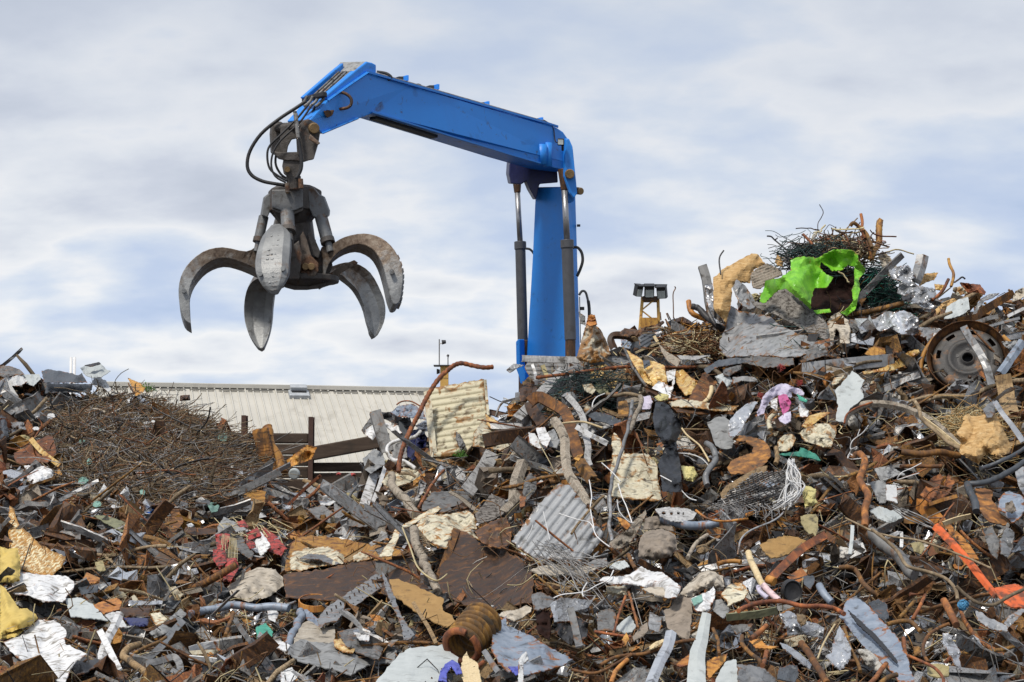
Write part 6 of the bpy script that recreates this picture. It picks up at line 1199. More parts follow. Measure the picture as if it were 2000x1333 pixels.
S('H', [(450, 735), (520, 700), (600, 680), (640, 720), (760, 760), (870, 700), (900, 850), (800, 870), (690, 860), (660, 960), (600, 970), (520, 940), (490, 840)], 'sheet', 'dull grey beige sheet right of the black bag', 'tarp', off=.55, cr=.5)
S('H', [(635, 850), (640, 730), (700, 650), (800, 570), (860, 555), (885, 560), (840, 640), (790, 720), (740, 810), (690, 862), (650, 860)], 'foil', 'silver and cream crumpled tongue on the grey beige sheet', 'alu', off=.72, cr=1.1, nc=8, n=140)
S('H', [(665, 880), (700, 855), (780, 855), (880, 872), (960, 910), (995, 960), (1000, 1030), (960, 1090), (900, 1135), (780, 1185), (650, 1182), (620, 1135), (650, 1080), (720, 1040), (840, 1000), (850, 950), (780, 900), (720, 905)], 'plate', 'curved rusty plate shaped like a hook', 'rust', off=.62, cr=.5, nc=2, n=170)
S('H', [(1070, 1012), (1180, 995), (1250, 992), (1262, 955), (1340, 985), (1400, 1020), (1432, 1070), (1340, 1045), (1240, 1030), (1120, 1025)], 'cloth', 'torn teal green cloth above the wire netting', 'teal', off=.72, cr=1)
S('H', [(1290, 790), (1380, 750), (1470, 745), (1560, 765), (1570, 830), (1545, 880), (1520, 960), (1450, 950), (1400, 930), (1290, 900), (1250, 830)], 'panel', 'cream and rust crumpled box above the teal cloth', 'cream', off=.66, cr=1.5, nc=9, n=180)
S('H', [(1060, 900), (1110, 850), (1180, 838), (1220, 870), (1200, 930), (1150, 985), (1075, 990)], 'panel', 'cream rusty crumple left of the cream box', 'cream', off=.66, cr=1.3)
S('H', [(1270, 770), (1330, 680), (1440, 650), (1520, 650), (1400, 730), (1330, 790)], 'plate', 'olive gold strip above the cream crumpled box', 'gold', off=.7, cr=.9)
T('H', [(1000, 800), (980, 750), (1000, 700), (1040, 660)], 20, 'strip', 'cream rusty curl below the lilac bag', 'cream', off=.7)
T('H', [(455, 930), (510, 970), (525, 1030), (500, 1090), (450, 1170), (440, 1220), (460, 1290)], 27, 'pipe', 'grey bent pipe below the grey beige sheet', 'galv', off=.75)
T('H', [(230, 790), (280, 850), (380, 930), (430, 1000), (470, 1080)], 8, 'stick', 'thin tan stick right of the black bag', 'woodpale', off=.75)
T('H', [(250, 795), (480, 800)], 8, 'rod', 'short tan rod right of the black bag', 'wood', off=.68, kink=True)
T('H', [(190, 1000), (300, 1010), (400, 1050), (460, 1110)], 5, 'wire', 'pale curved wire below the tan stick', 'wirewhite', off=.8)
T('H', [(1050, 960), (1060, 1040), (1040, 1090)], 22, 'stick', 'short brown stub above the wire netting', 'wood', off=.62)
S('H', [(0, 560), (60, 555), (120, 590), (160, 650), (230, 740), (215, 830), (185, 900), (190, 980), (215, 1080), (225, 1200), (240, 1335), (140, 1340), (60, 1335), (50, 1200), (20, 1100), (60, 1020), (85, 950), (40, 880), (0, 820), (-25, 700)], 'plastic_bag', 'long black crumpled plastic bag hanging down the slope', 'blackplastic', off=.98, cr=1.5, nc=12, n=600, bulge=.03)
S('H', [(220, 1110), (330, 1120), (370, 1190), (330, 1250), (250, 1230)], 'foam_lump', 'small yellow foam lump right of the black bag', 'paleyellow', off=.6, bulge=.05)
# frame M
TL, TR, BR, BL = (560, 130), (1075, 70), (930, 470), (110, 480)
def net(u, v):
    x = (TL[0] * (1 - u) + TR[0] * u) * (1 - v) + (BL[0] * (1 - u) + BR[0] * u) * v; y = (TL[1] * (1 - u) + TR[1] * u) * (1 - v) + (BL[1] * (1 - u) + BR[1] * u) * v
    x += 14 * noise.noise(Vector((u * 3, v * 3, 1))) + 26 * noise.noise(Vector((u * 1.5, v * 1.5, 8))); y += 14 * noise.noise(Vector((u * 3, v * 3, 4))) + 70 * v * (1 - v) * math.sin(u * 3.1)
    a = fx('M', (x, y)); return P(a[0], a[1], Yt(1500, 960) - .78 + .1 * noise.noise(Vector((u * 4, v * 4, 2))) + .1 * v)
q = MB(); K = 10
for k in range(-K, K + 1):
    for sgn in (1, -1):
        pts = []
        for i in range(0, 25):
            t_ = i / 24; u = (k + t_ * K) / K; v = t_ if sgn > 0 else 1 - t_
            if 0 <= u <= 1: pts.append(net(u, v))
        if len(pts) > 2: q.tube(pts, .0026, 4, smoothit=False)
o = q.build('wire_netting', 'wire'); newname(o, 'wire_netting', 'grey diamond wire netting draped on the slope below the teal cloth', 'wire netting', None)
HP.append([fx('M', p) for p in ((560, 130), (1075, 70), (930, 470), (400, 560))])
ls = []; rr = random.Random(9)
for k in range(26): ls.append([(930 + rr.uniform(-20, 60), rr.uniform(-20, 40)), (930 + rr.uniform(-40, 120), 120 + rr.uniform(0, 80)), (950 + rr.uniform(-60, 160), 250 + rr.uniform(0, 120)), (900 + rr.uniform(-150, 120), 400 + rr.uniform(0, 100))])
W('M', ls, 5, 'wire', 'bunched loose wires at the right end of the netting', 'wirewhite', off=.9)
ls = []
for k in range(26): x = 110 + k * 26; ls.append([(x, 440 + rr.uniform(-20, 20)), (x + 60 + rr.uniform(-30, 60), 500 + rr.uniform(-20, 20)), (x + rr.uniform(-20, 140), 570 + rr.uniform(-30, 30))])
W('M', ls, 4, 'wire', 'frayed wire ends along the lower edge of the netting', 'wire', off=.85)
S('M', [(235, 330), (300, 250), (400, 190), (480, 140), (560, 100), (640, 60), (715, 50), (690, 150), (600, 190), (500, 240), (400, 300), (260, 402)], 'log', 'split rotten wood log behind the wire netting', 'wood', off=.62, bulge=.06, n=170)
S('M', [(1045, 560), (1110, 542), (1200, 542), (1222, 600), (1215, 690), (1190, 765), (1165, 730), (1130, 740), (1085, 690), (1050, 620)], 'leaf_scrap', 'khaki leaf shaped foam sheet below the netting', 'khaki', off=.75, cr=.7, n=120)
S('M', [(1058, 300), (1100, 252), (1150, 262), (1200, 290), (1195, 380), (1220, 420), (1150, 460), (1092, 472), (1070, 380)], 'foam_lump', 'pale yellow foam lump right of the netting', 'paleyellow', off=.75, bulge=.05, n=130)
S('M', [(640, 850), (720, 800), (880, 758), (1000, 770), (1100, 800), (1040, 870), (980, 920), (860, 960), (760, 980), (680, 920)], 'board', 'tan board with dust below the khaki foam sheet', 'cardboard', off=.55, cr=.3)
S('M', [(570, 350), (660, 320), (780, 300), (790, 330), (700, 350), (580, 385)], 'stick', 'pale grey wood piece seen through the netting', 'greywood', off=.64)
S('M', [(640, 230), (760, 190), (820, 180), (830, 240), (720, 270)], 'plastic_scrap', 'blue cloth seen through the netting', 'bluegrey', off=.64, cr=1.2)
T('M', [(870, 515), (820, 570), (740, 620), (660, 650), (560, 690), (490, 735), (440, 800), (425, 870), (415, 945)], 9, 'cable', 'long pale grey cable curling below the netting', 'galv', off=.95)
T('M', [(-5, 495), (60, 545), (120, 580), (200, 600), (300, 607), (420, 595), (510, 588)], 12, 'hose', 'rusty orange hose along the lower edge of the netting', 'ochre', off=.9)
Rb('M', [(745, 1190), (850, 1080), (960, 975), (1080, 870), (1300, 745)], 76, 'angle_bar', 'rust red angle bar lying below the khaki foam sheet', 'rust', prof='L', off=.8, tilt=.35, rough=.25)
Rb('M', [(1290, 735), (1340, 775), (1390, 800)], 62, 'angle_bar', 'bent rust red end of the long angle bar', 'rust', prof='L', off=.82, tilt=.35)
Rb('M', [(950, 940), (1010, 890), (1065, 840)], 48, 'bar', 'short brown bar above the rust red angle bar', 'wood', off=.8)
T('M', [(790, 1210), (700, 1190)], 44, 'bolt', 'orange rust lump at the lower end of the angle bar', 'ochre', off=.78, kink=True)
# frame I
T('I', [(180, 640), (215, 700), (195, 790), (180, 880), (215, 960), (235, 1040), (225, 1150), (232, 1290)], 31, 'pipe', 'wavy rusty vertical pipe on the right heap', 'rust', off=.85)
T('I', [(190, 650), (140, 650), (100, 690)], 24, 'pipe', 'short hooked top of the wavy rusty pipe', 'rust', off=.85)
T('I', [(640, 190), (680, 250), (705, 340), (760, 400), (860, 480), (950, 550), (1060, 605)], 17, 'branch', 'long brown branch crossing the bundle of laths', 'twig', off=.85)
Rb('I', [(25, 390), (60, 320), (110, 268), (200, 225), (330, 215), (480, 232), (620, 275), (760, 345), (880, 430), (1060, 605)], 58, 'lath_bundle', 'arched grey brown bundle of laths on the right heap', 'bark', off=.7, prof='V', kink=False, tilt=.2)
T('I', [(40, 390), (70, 310), (150, 250), (280, 205)], 9, 'stick', 'thin rusty rod along the arched bundle', 'rust', off=.85)
Rb('I', [(700, 330), (840, 430), (950, 520), (1050, 600)], 30, 'lath', 'pale lath at the lower end of the arched bundle', 'woodpale', off=.8)
T('I', [(540, 635), (700, 645), (900, 650), (1055, 655)], 30, 'pipe', 'level dark rusty pipe left of the fibre nest', 'rust', off=.7)
T('I', [(530, 762), (700, 765), (885, 762)], 18, 'pipe', 'thinner level rusty pipe below the dark one', 'rust', off=.7)
S('I', [(1010, 475), (1060, 400), (1075, 330), (1110, 300), (1150, 330), (1210, 320), (1260, 310), (1350, 290), (1400, 395), (1450, 500), (1495, 600), (1460, 650), (1380, 690), (1280, 640), (1200, 745), (1130, 700), (1040, 640), (1050, 560)], 'fibre_mat', 'shaggy tan fibre nest on the right edge of the heap', 'tanfibre', off=.85, bulge=.12, cr=1, n=320)
Rb('I', [(1345, 200), (1400, 290), (1480, 390), (1590, 550)], 36, 'bracket', 'shiny silver edge strip above the fibre nest', 'alu', off=1.0, prof='L')
S('I', [(1240, 270), (1290, 220), (1335, 190), (1352, 290), (1320, 340), (1280, 345)], 'bracket', 'pale silver bracket plate on top of the fibre nest', 'galv', off=1.02, cr=.7)
T('I', [(1610, 600), (1500, 670), (1400, 715), (1300, 760), (1225, 780)], 18, 'cable', 'upper black cable below the fibre nest', 'slate', off=1.0)
T('I', [(1610, 720), (1480, 790), (1350, 858), (1230, 895), (1105, 905)], 25, 'cable', 'lower thick black cable below the fibre nest', 'slate', off=.98)
T('I', [(1110, 905), (1130, 980), (1160, 1060), (1185, 1150)], 33, 'pipe', 'dark slate pipe elbow hanging from the black cable', 'slate', off=.92)
S('I', [(300, 785), (360, 768), (450, 765), (500, 800), (570, 835), (500, 842), (440, 865), (365, 892), (330, 840)], 'cloth', 'upper grey rag right of the wavy rusty pipe', 'tarp', off=.7, cr=1.3, nc=7)
S('I', [(262, 905), (330, 885), (400, 890), (405, 1000), (398, 1082), (345, 1082), (300, 990)], 'sheet', 'dark grey sheet left of the white board', 'tarp', off=.66, cr=.8)
S('I', [(402, 925), (492, 925), (500, 1010), (500, 1080), (400, 1052)], 'board', 'small dirty white board right of the wavy pipe', 'white', off=.78, cr=.3)
S('I', [(262, 1145), (350, 1110), (445, 1150), (520, 1130), (540, 1210), (440, 1255), (340, 1220)], 'cloth', 'pale grey rag below the small white board', 'palegrey', off=.74, cr=1)
Rb('X', [(1775, 955), (1795, 980), (1822, 1005), (1850, 1037), (1875, 1062), (1895, 1092)], 26, 'beam', 'ochre brown timber beam slanting above the orange strip', 'ochre', Y=7.2, prof='V', tilt=.3, rough=.4)
S('I', [(700, 1010), (800, 860), (870, 820), (900, 860), (850, 980), (900, 960), (940, 830), (1000, 900), (940, 1010), (780, 1080)], 'plate', 'orange and grey rusty fin shape above the timber beam', 'rust', off=.5, cr=1.2)
Rb('I', [(780, 1090), (900, 1050), (1020, 1020)], 30, 'bar', 'pale rusty bar above the timber beam', 'ochre', off=.66)
Rb('I', [(900, 1260), (1010, 1220), (1140, 1190)], 36, 'lath', 'pale wooden lath right of the timber beam', 'woodpale', off=.7)
Rb('I', [(560, 1225), (650, 1230), (760, 1200)], 60, 'bar', 'rust brown bar left of the timber beam', 'rust', off=.55)
Rb('N', [(700, 175), (760, 230), (860, 340), (960, 450), (1060, 580), (1150, 690)], 56, 'strip', 'bright orange plastic strip slanting down the right heap', 'orange', off=.95, tilt=.3, prof='V', fl=.25, w2=44, rough=.9)
S('N', [(1135, 640), (1200, 625), (1300, 612), (1375, 640), (1375, 785), (1260, 782), (1190, 735), (1160, 690)], 'plastic_sheet', 'wide bright orange piece at the right edge of the picture', 'orange', off=.95, cr=.5, nc=3)
S('I', [(1180, 960), (1260, 950), (1330, 980), (1320, 1060), (1360, 1110), (1385, 1170), (1462, 1232), (1440, 1275), (1340, 1262), (1260, 1210), (1200, 1120)], 'brake_disc', 'curved rusty disc segment under the black cables', 'rust', off=.8, cr=.5, nc=2)
S('I', [(1380, 1050), (1420, 1000), (1470, 980), (1540, 1000), (1600, 1030), (1600, 1150), (1560, 1220), (1500, 1255), (1460, 1212), (1440, 1160), (1380, 1150)], 'plate', 'slate grey plate with a torn hole right of the rusty disc', 'bluegrey', off=.86, cr=.6)
S('I', [(1440, 1080), (1500, 1060), (1530, 1140), (1500, 1170), (1440, 1150)], 'cloth', 'small pinkish brown rag on the slate plate', 'taupe', off=.95, cr=1.5)
S('I', [(1520, 800), (1600, 760), (1600, 1020), (1550, 930)], 'sheet', 'pale grey sheet at the right edge below the cables', 'galv', off=.7, cr=.5)
W('I', [[(250, 405), (200, 470), (110, 540), (95, 610), (150, 590)], [(175, 440), (160, 500), (240, 430)], [(70, 690), (90, 655), (110, 665)], [(710, 732), (620, 780), (540, 815), (500, 875), (590, 850), (690, 820)], [(100, 610), (90, 640), (70, 680), (100, 700), (200, 690)]], 4.5, 'wire', 'loose white wires on the right heap beside the wavy pipe', 'wirewhite', off=1.0)
W('N', [[(380, 20), (470, 70), (560, 110), (640, 150), (740, 190)], [(390, 40), (480, 95), (570, 140), (650, 180), (735, 215)], [(400, 60), (500, 130), (600, 170), (720, 210)], [(450, 50), (560, 90), (660, 140), (700, 180)]], 5, 'cable', 'bundle of thin grey cables above the orange strip', 'wire', off=1.0, cat='cable')
T('N', [(40, 120), (160, 180), (240, 215), (400, 262), (560, 285), (700, 325), (900, 400), (1120, 492)], 8, 'rod', 'long thin brown rod crossing the orange strip', 'twig', off=1.1)
T('N', [(860, 620), (920, 680), (1000, 740), (1080, 765), (1150, 760), (1250, 700), (1375, 640)], 13, 'cable', 'grey brown cable sagging below the orange strip', 'twig', off=1.1)
T('N', [(215, 240), (300, 310), (380, 375), (450, 445), (560, 535)], 46, 'pipe', 'thick dull grey pipe lying left of the orange strip', 'galvdull', off=.85, n=14)
T('N', [(240, 205), (330, 275), (420, 360), (480, 450), (530, 490), (650, 520), (780, 570), (850, 640), (870, 720)], 13, 'cable', 'brown cable running along the thick grey pipe', 'twig', off=1.05)
S('N', [(0, 850), (30, 780), (60, 718), (120, 700), (200, 760), (290, 860), (350, 920), (430, 1010), (470, 1090), (505, 1180), (560, 1345), (440, 1345), (350, 1215), (260, 1150), (190, 1080), (80, 960)], 'sheet', 'long blue grey blade shaped sheet near the bottom right', 'bluegrey', off=.95, cr=.35, nc=2, n=220)
S('N', [(60, 800), (150, 880), (260, 980), (350, 1080), (430, 1180), (420, 1195), (330, 1100), (240, 1005), (130, 905)], 'gap', 'black strip painted as the shaded split along the blade shaped sheet', 'black', off=1.02, cr=.3, cat='split')  # black sheet laid in front, shade of the split put into its colour
S('N', [(210, 750), (290, 720), (350, 760), (362, 860), (320, 880), (260, 830)], 'sheet', 'small slate sheet right of the blade shaped sheet', 'slate', off=.85, cr=.8)
c0 = fx('N', (910, 765)); q = MB(); p0 = P(c0[0], c0[1], Yt(*c0) - 1.0); rr = random.Random(2); k_ = 11 * p0.y / F
for j in range(90):
    a = Vector((rr.gauss(0, 1), rr.gauss(0, 1), rr.gauss(0, 1))).normalized(); b = a.orthogonal().normalized(); c_ = a.cross(b)
    q.tube([p0 + (a * math.cos(t_) + b * math.sin(t_)) * k_ * rr.uniform(.85, 1.02) for t_ in (0, .4, .8, 1.2, 1.6)], k_ * .09, 4)
q.tube([p0 + Vector((0, 0, -k_ * .85)), p0, p0 + Vector((0, 0, k_ * .85))], [k_ * .3, k_ * .88, k_ * .3], 14)
o = q.build('yarn_ball', 'ballblue', smooth=True); newname(o, 'yarn_ball', 'small blue string ball below the orange strip', 'string ball', None)
S('N', [(755, 975), (800, 970), (835, 1030), (890, 1110), (880, 1160), (900, 1250), (850, 1200), (810, 1130), (765, 1045)], 'foil', 'narrow shiny foil strip near the bottom right', 'alu', off=1.05, cr=1.8, nc=9, n=140)
S('N', [(1000, 810), (1050, 820), (1090, 860), (1150, 880), (1232, 920), (1240, 962), (1180, 955), (1110, 945), (1020, 880)], 'bracket', 'folded silver bracket below the sagging cable', 'galv', off=1.1, cr=1)
S('N', [(1240, 850), (1340, 790), (1370, 800), (1280, 900), (1240, 930), (1210, 900)], 'strip', 'pale grey strip below the wide orange piece', 'galv', off=1.05)
S('N', [(1180, 290), (1230, 185), (1290, 230), (1275, 340), (1240, 410), (1190, 390)], 'sheet', 'pale grey folded sheet right of the orange strip', 'galv', off=.8, cr=.9)
S('N', [(1050, 200), (1120, 180), (1180, 300), (1160, 430), (1110, 380)], 'sheet', 'dark olive grey sheet left of the pale folded sheet', 'galvdull', off=.75, cr=1)
T('N', [(770, 715), (810, 800), (865, 915)], 27, 'pipe', 'short thick rusty pipe standing near the blue ball', 'rust', off=1.0, kink=True)
T('N', [(535, 875), (590, 780), (628, 685), (520, 685)], 13, 'rebar', 'rusty rod bent to a hook below the brown cable', 'rust', off=1.05, kink=True)
T('N', [(440, 862), (500, 800), (555, 735)], 14, 'rebar', 'straight rusty rod left of the hooked rod', 'rust', off=1.0, kink=True)
T('N', [(650, 1190), (615, 1130), (612, 1060), (660, 980), (740, 930), (810, 905)], 13, 'rebar', 'rusty rod curved like a bow near the bottom right', 'rust', off=1.1)
T('N', [(350, 905), (430, 885), (530, 890), (610, 960)], 17, 'rebar', 'rusty rod lying right of the blade shaped sheet', 'rust', off=1.0)
T('N', [(470, 1010), (485, 1100), (500, 1180)], 16, 'rebar', 'short upright rusty rod at the tip of the blade sheet', 'rust', off=.95)
T('N', [(0, 480), (60, 475), (110, 500), (160, 570), (215, 640), (272, 690)], 18, 'rebar', 'rusty rod curving down above the blade shaped sheet', 'rust', off=.95)
T('N', [(500, 1135), (600, 1180), (700, 1230), (760, 1300), (765, 1345)], 12, 'rebar', 'rusty rod reaching the bottom edge right of the blade sheet', 'rust', off=1.05)
T('N', [(210, 1345), (280, 1290), (345, 1205)], 18, 'rebar', 'thick rusty rod left under the blade shaped sheet', 'rust', off=1.05)
T('N', [(290, 1340), (350, 1295), (420, 1275)], 18, 'rebar', 'rusty rod end crossing the tip of the blade sheet', 'rust', off=1.1)
T('N', [(30, 920), (70, 1040), (110, 1140), (150, 1250)], 13, 'rebar', 'rusty rod left of the pale rubble lump', 'rust', off=.98)
S('N', [(130, 1090), (190, 1085), (240, 1110), (300, 1160), (335, 1215), (350, 1290), (280, 1260), (200, 1210)], 'rubble', 'cream white rubble lump under the blade shaped sheet', 'rock', off=.9, bulge=.06, n=150)
S('N', [(640, 1200), (730, 1200), (805, 1215), (805, 1290), (720, 1300), (650, 1280)], 'board', 'olive tan board at the bottom right', 'khaki', off=.9, cr=.5)
S('N', [(540, 1070), (590, 1060), (600, 1140), (550, 1145)], 'brick_piece', 'small orange red brick piece near the bottom right', 'rust', off=.95, bulge=.03)
S('N', [(525, 310), (600, 300), (628, 340), (600, 390), (550, 370)], 'leaf_scrap', 'khaki yellow scrap left of the orange strip', 'khaki', off=.85)
Rb('N', [(330, 275), (400, 245), (455, 230), (455, 340)], 24, 'bracket', 'pale bent bracket above the thick grey pipe', 'whiteclean', off=.95)
Rb('N', [(95, 180), (90, 280), (75, 390)], 26, 'strip', 'pale curved strip left of the thick grey pipe', 'palegrey', off=.85)
S('N', [(0, 330), (60, 340), (110, 380), (60, 430), (0, 420)], 'rubble', 'pale rubble patch right of the long angle bar', 'rock', off=.65, bulge=.05)
# frame L
S('L', [(0, 700), (60, 610), (130, 510), (200, 420), (310, 300), (410, 200), (500, 212), (580, 310), (640, 390), (720, 510), (800, 642), (760, 715), (690, 800), (610, 890), (520, 880), (420, 862), (200, 842), (60, 772)], 'corrugated_iron', 'large sheet of corrugated iron in the middle of the heap', 'iron', off=.72, corr=(-52, 66, .018), cr=.3, n=500, nc=3, lean=.35)
ls = []; rr = random.Random(21)
for k in range(34):
    a = (rr.uniform(150, 420), rr.uniform(680, 860)); ls.append([a, (a[0] + rr.uniform(60, 200), a[1] + rr.uniform(20, 160)), (a[0] + rr.uniform(200, 420), a[1] + rr.uniform(60, 330)), (a[0] + rr.uniform(260, 620), a[1] + rr.uniform(120, 480))])
W('L', ls, 3.6, 'wire', 'tangle of thin grey wires at the foot of the corrugated iron', 'wire', off=.95)
for i_, l_ in enumerate([[(670, 170), (690, 300), (680, 420), (715, 590)], [(180, 560), (160, 620), (120, 690)], [(270, 440), (300, 560), (330, 690)], [(410, 460), (560, 510), (680, 545), (740, 660), (850, 750)], [(910, 340), (930, 440), (1000, 520), (1060, 545)], [(920, 200), (950, 300), (1000, 420), (1040, 540)], [(780, 20), (880, 110), (940, 180)], [(360, 1190), (440, 1160), (620, 1140), (740, 1080), (840, 1030), (880, 950)], [(620, 1180), (610, 1130), (650, 1060)], [(1290, 130), (1380, 180), (1450, 240), (1530, 320), (1600, 345)]]): T('L', l_, 5, 'wire', 'single thin pale wire curling between the corrugated iron and the black bag', 'wirewhite', off=1.0, grp='single pale wires by the corrugated iron')
T('L', [(795, 312), (740, 350), (660, 440), (600, 520), (515, 635)], 11, 'stick', 'thin straight stick leaning on the corrugated iron', 'wood', off=.95)
T('L', [(845, 305), (850, 420), (848, 560), (872, 700)], 15, 'pole', 'pale lower pole right of the corrugated iron', 'galv', off=.9)
S('L', [(1098, 725), (1125, 650), (1160, 620), (1230, 600), (1300, 590), (1370, 615), (1412, 640), (1432, 700), (1430, 760), (1380, 832), (1300, 850), (1230, 870), (1150, 855), (1098, 835)], 'bundle', 'round wrinkled taupe cloth bundle', 'taupe', off=.85, bulge=.14, cr=.5, smooth=True, n=300)
S('L', [(1140, 600), (1160, 500), (1260, 480), (1380, 560), (1410, 620), (1300, 590), (1200, 600)], 'cloth', 'darker ragged cloth above the taupe bundle', 'taupe', off=.75, cr=1.6, nc=8, smooth=True)
S('L', [(1245, 425), (1330, 405), (1430, 412), (1520, 415), (1600, 460), (1570, 510), (1480, 535), (1370, 525), (1290, 490)], 'perforated_strip', 'curved grey strip with round holes above the taupe bundle', 'greywood', off=.85, cr=.4, nc=2, holes=[[(1298, 450), (1318, 444), (1334, 452), (1332, 470), (1312, 474), (1298, 466)], [(1372, 452), (1392, 450), (1400, 464), (1388, 478), (1370, 470)], [(1432, 448), (1456, 450), (1454, 472), (1432, 470)], [(1478, 452), (1492, 452), (1492, 476), (1478, 474)]])
T('L', [(1290, 505), (1380, 540), (1500, 560), (1640, 565), (1790, 548)], 38, 'pipe', 'blue grey pipe below the strip with round holes', 'bluegrey', off=.78, n=14)
S('L', [(150, 952), (230, 925), (350, 900), (520, 925), (640, 920), (740, 930), (700, 965), (600, 985), (400, 1000), (230, 985)], 'sheet', 'flat dirty beige sheet below the corrugated iron', 'beige', off=.85, cr=.5)
S('L', [(850, 720), (920, 650), (960, 640), (1010, 590), (1060, 520), (1160, 430), (1170, 460), (1100, 600), (1040, 700), (960, 760), (880, 770)], 'cloth', 'ragged brown grey cloth left of the taupe bundle', 'bark', off=.72, cr=1.5, nc=8)
S('L', [(910, 490), (990, 520), (1030, 560), (1000, 600), (950, 560)], 'tab', 'small orange rust tab above the ragged brown cloth', 'ochre', off=.8)
S('L', [(640, 900), (720, 860), (820, 850), (830, 920), (740, 940)], 'sheet', 'small grey square sheet right of the corrugated iron foot', 'galvdull', off=.7, cr=.7)
S('L', [(840, 930), (900, 880), (980, 870), (1020, 920), (940, 950)], 'sheet', 'grey green sheet left of the white folded cloth', 'palegrey', off=.7, cr=1)
T('L', [(690, 860), (720, 820), (750, 795)], 8, 'rod', 'short silver rod right of the corrugated iron foot', 'galv', off=.85)
T('L', [(660, 850), (760, 830), (830, 810)], 8, 'rod', 'level silver rod right of the corrugated iron foot', 'galv', off=.85)
T('L', [(1700, 640), (1640, 680), (1580, 740), (1520, 850)], 18, 'branch', 'silver grey bent branch right of the taupe bundle', 'bark', off=.85)
S('L', [(1600, 740), (1680, 720), (1720, 780), (1660, 820), (1590, 800)], 'pipe_stub', 'short tan pipe stub right of the grey branch', 'wood', off=.75, bulge=.05)
# frame P
S('P', [(258, 295), (300, 255), (450, 245), (580, 230), (640, 180), (700, 148), (760, 180), (800, 195), (920, 210), (980, 250), (1030, 300), (1112, 352), (1090, 400), (1060, 465), (960, 470), (860, 450), (780, 400), (700, 340), (560, 320), (420, 330), (330, 300)], 'cloth', 'folded cream white canvas in the lower right middle', 'whiteclean', off=.95, cr=1.2, nc=9, n=300, hf=.3)
S('P', [(700, 372), (860, 352), (1000, 380), (1090, 385), (1060, 462), (900, 452), (780, 412)], 'cloth', 'shaded lower fold of the cream white canvas', 'beige', off=1.0, cr=.5)  # white canvas in darker beige here, the fold's shade painted in
S('P', [(335, 345), (420, 335), (550, 350), (555, 450), (440, 440), (345, 425)], 'block', 'cream crumpled lump under the folded canvas', 'cream', off=.85, bulge=.06, cr=1.2)
S('P', [(1080, 440), (1130, 370), (1190, 310), (1240, 270), (1300, 210), (1390, 178), (1450, 190), (1500, 230), (1530, 290), (1552, 345), (1500, 390), (1440, 350), (1340, 380), (1230, 450), (1180, 470)], 'fibre_mat', 'fluffy beige pink fibre wad in the lower right middle', 'beige', off=.95, bulge=.09, cr=1, n=300)
S('P', [(1080, 445), (1180, 470), (1225, 470), (1222, 620), (1205, 760), (1190, 895), (1120, 880), (1060, 830), (975, 790), (950, 700), (930, 600), (1000, 570), (1040, 500)], 'cloth', 'taupe torn cloth hanging below the fibre wad', 'taupe', off=.9, cr=.7, nc=6, n=220)
S('P', [(1210, 480), (1260, 450), (1320, 430), (1400, 400), (1440, 350), (1458, 400), (1462, 450), (1430, 520), (1400, 580), (1350, 610), (1250, 600), (1235, 550)], 'plastic_sheet', 'pale mint green plastic piece below the fibre wad', 'whiteclean', off=1.02, cr=.9, nc=6)
S('P', [(1215, 478), (1320, 432), (1330, 500), (1240, 545)], 'plastic_sheet', 'mint green corner of the pale plastic piece', 'paleteal', off=1.06, cr=.4)
S('P', [(1440, 500), (1520, 480), (1600, 560), (1610, 600), (1540, 680), (1490, 640), (1430, 590)], 'sheet', 'grey brown torn sheet right of the mint plastic', 'tarp', off=.9, cr=1)
Rb('P', [(1010, 800), (975, 960), (900, 1100), (800, 1340)], 104, 'pole', 'shiny silver flat pole reaching the bottom edge', 'alu', off=1.05, prof='V', fl=.25, tilt=.2, rough=.5)
Rb('P', [(1372, 620), (1345, 760), (1320, 900), (1280, 1020), (1268, 1180), (1265, 1345)], 90, 'strip', 'long pale grey plastic strip hanging to the bottom edge', 'palegrey', off=1.0, prof='V', fl=.15, w2=190, tilt=.1)
for pts, r_, lb in (([(215, 808), (400, 840), (600, 862)], 15, 'level rusty rod at the lower middle'), ([(535, 440), (470, 640), (410, 835)], 14, 'rusty rod leaning left below the canvas'), ([(570, 400), (610, 560), (670, 775)], 13, 'rusty rod leaning right below the canvas'),
                    ([(-10, 1195), (220, 1242), (450, 1140), (600, 1050)], 16, 'rusty rod curving along the bottom middle'), ([(280, 1165), (420, 1090), (560, 1050), (720, 1040), (860, 990), (1060, 915), (1260, 895)], 19, 'long rusty rod below the taupe torn cloth'),
                    ([(560, 1100), (450, 1200), (400, 1290), (385, 1345)], 24, 'thick golden brown rod at the bottom edge'), ([(1440, 780), (1490, 900), (1500, 1050)], 18, 'dark rusty rod right of the hanging strip'), ([(560, 20), (600, 90), (640, 160)], 20, 'short rusty rod above the folded canvas')):
    T('P', pts, r_, 'rebar', lb, 'rust' if 'golden' not in lb else 'ochre', off=.98)
S('P', [(245, 622), (310, 590), (400, 580), (440, 640), (425, 740), (400, 812), (250, 802)], 'sheet', 'grey pleated sheet at the lower middle', 'galvdull', off=.8, cr=1)
S('P', [(778, 790), (770, 700), (785, 610), (840, 640), (905, 680), (900, 760), (872, 822)], 'sheet', 'pale transparent grey sheet left of the taupe cloth', 'galv', off=.82, cr=.8)
S('P', [(430, 785), (500, 710), (580, 650), (645, 760), (600, 820), (530, 832)], 'sheet', 'grey sheet between the two leaning rods', 'palegrey', off=.78, cr=.8)
S('P', [(610, 870), (700, 760), (760, 720), (770, 800), (720, 860), (620, 910)], 'cloth', 'tan grey rag below the leaning rods', 'taupe', off=.85, cr=1.4)
